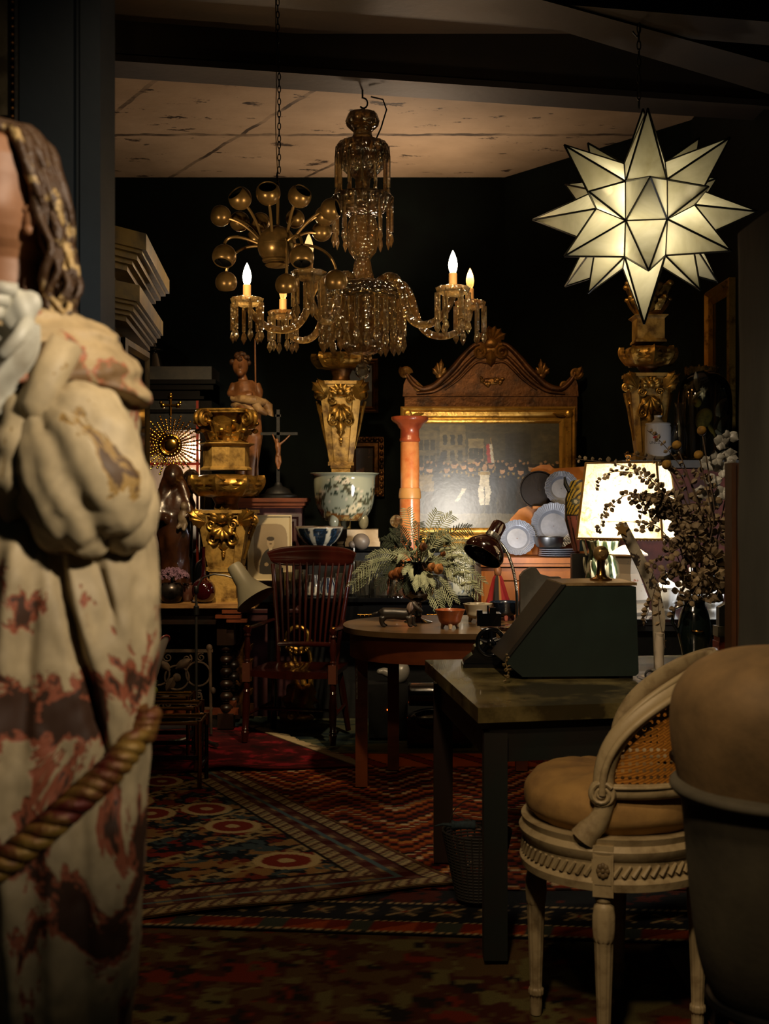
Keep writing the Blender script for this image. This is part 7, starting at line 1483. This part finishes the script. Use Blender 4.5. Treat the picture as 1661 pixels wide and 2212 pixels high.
# ============ SMALL EXTRAS ====================================================
Y=7.47; S=Y/F; zj=(PZ(1184,Y)-DZ)/S
b=B(S); b.lathe(smooth([(20,0),(27,8),(31,zj*.4),(26,zj*.72),(15,zj*.82),(16,zj*.86),(22,zj*.9),(12,zj*.97),(3,zj)],5),48); o=tag(mesh_obj('lidded_china_jar',b,attr_mat('floral_china',.15,.5),loc=(PXX(996,Y),7.45,DZ)),'pale lidded china jar with dark sprigs, between the foliage and the pine cupboard','jar')
paint(o,lambda co: sel(field(co[:,0],'#a3a393'),fbm(np.arctan2(co[:,1],co[:,0])*5,co[:,2]*60)>.63,L('#3c4a52')))
Y=7.60; S=Y/F; t=thing('gilt_carved_ornament','dull gilt carved leaf ornament leaning upright behind the bobbin-turned table leg','ornament',(PXX(522,Y),7.63,.033)); zq=lambda py:HZ+(CH-.033)/S-py
b=B(S); b.box((0,0,12),(50,20,24)); b.tube([(-10,0,20),(6,0,zq(1480)),(-6,0,zq(1420)),(8,0,zq(1365))],[9,11,10,6],10); mesh_obj('stem',b,GOLDD,t)
b=B(S)
for i in range(9):
    z=zq(1520)+i*16; sx=1 if i%2 else -1; b.leaf((0,-6,z),(sx*26,-10,z+18),18,.2,(0,-1,.2),6,7,2)
mesh_obj('leaves',b,GOLDD,t)
# ============ LIGHT ===========================================================
def light(kind,loc,power,col,size=.05,target=None,spot=None,blend=.6,**kw):
    d=bpy.data.lights.new('light',kind); d.energy=power; d.color=lin(col) if isinstance(col,str) else col
    if kind in('POINT','SPOT'): d.shadow_soft_size=size
    if spot: d.spot_size=R(spot); d.spot_blend=blend
    o=bpy.data.objects.new(kw.get('name','lamp_and_added_light'),d); COL.objects.link(o); o.location=loc
    if target is not None: o.rotation_euler=(Vector(target)-Vector(loc)).to_track_quat('-Z','Y').to_euler()
    return o
sx,sy,sz=sl.location
for dx,dy,dz,pw in ((-.12,-.10,.02,3.0),(.10,-.08,-.05,2.0),(.0,.04,-.13,2.6),(-.08,-.06,-.12,2.0)): light('POINT',(sx+dx,sy+dy,sz+dz),pw,'#fff0cc',.018)
light('POINT',(lx,LY,PZ(1110,LY)),62,'#ffefd4',.04)
for p,stt in lit: light('POINT',p+Vector((0,0,.03)),15 if stt=='on' else 2.5,'#ffcf8f',.02)
# unseen spots added to brighten statue, brass balls, chair, furniture and floor
light('SPOT',(1.5,.1,2.7),400,'#ffedd2',.10,target=(-.33,1.5,1.74),spot=35,blend=1)
light('SPOT',(-1.0,3.5,1.8),40,'#ffd9a0',.05,target=(-.42,4.71,2.38),spot=30,blend=1)
light('SPOT',(.62,3.7,1.75),45,'#ffd9a0',.05,target=(-.42,4.71,2.36),spot=34,blend=1)
light('SPOT',(-.2,.6,3.0),140,'#ffdcae',.10,target=(.85,2.8,.95),spot=36,blend=1)
light('SPOT',(-.70,5.0,3.3),380,'#ffdca8',.06,target=(-.85,7.6,1.30),spot=58,blend=1)
light('SPOT',(.45,4.15,3.3),420,'#ffdfb0',.06,target=(.18,6.4,1.0),spot=44,blend=1)
light('SPOT',(.35,5.3,3.3),120,'#ffd49a',.06,target=(1.0,7.7,1.75),spot=56,blend=1)
light('SPOT',(-.1,2.4,3.2),170,'#ffe2bc',.06,target=(.95,4.3,1.0),spot=40,blend=1)
light('SPOT',(-.1,1.2,3.3),95,'#ffdcae',.10,target=(-.2,3.3,0),spot=70,blend=1)
# unseen spot added, aimed upward to brighten the back ceiling
light('SPOT',(.2,8.45,2.55),90,'#ffdcb8',.15,target=(-.3,7.8,4),spot=160,blend=1)
# cool white counter lamp by the plates, shining on plates and painting
light('SPOT',(.52,6.5,1.288),66,'#fff3e0',.08,target=(.1,8,1.25),spot=84,blend=.8)
light('SPOT',(.72,6.3,1.18),17,'#f2f3fa',.05,target=(.95,7,1.13),spot=80,blend=1)
light('POINT',(1.62,5.35,1.12),10,'#f2f5ff',.04)
# cabinet lamp at the left
light('POINT',(-1.33,8.35,1.75),6,'#ffe9cc',.04)
light('POINT',(-1.30,8.40,1.52),5,'#ffe9cc',.03)
w=bpy.data.worlds.new('world'); SC.world=w; w.use_nodes=True; w.node_tree.nodes['Background'].inputs[0].default_value=(.55,.75,.7,1); w.node_tree.nodes['Background'].inputs[1].default_value=.006
# ============ CAMERA ==========================================================
cd=bpy.data.cameras.new('camera'); co=bpy.data.objects.new('camera',cd); COL.objects.link(co); SC.camera=co
co.location=(0,0,CH); co.rotation_euler=(R(90),0,0); cd.sensor_fit='AUTO'; cd.sensor_width=36; cd.lens=F/2212*36; cd.shift_y=-21/2212; cd.clip_end=60; cd.clip_start=.05
cd.dof.use_dof=True; cd.dof.focus_distance=5.3; cd.dof.aperture_fstop=5.5
SC.view_settings.view_transform='Standard'; SC.view_settings.look='None'; SC.view_settings.exposure=0; SC.view_settings.gamma=1; SC.view_settings.use_curve_mapping=False
SC.cycles.max_bounces=8; SC.cycles.transparent_max_bounces=24; SC.cycles.sample_clamp_indirect=4; SC.cycles.use_denoising=True; SC.cycles.caustics_reflective=False; SC.cycles.caustics_refractive=False
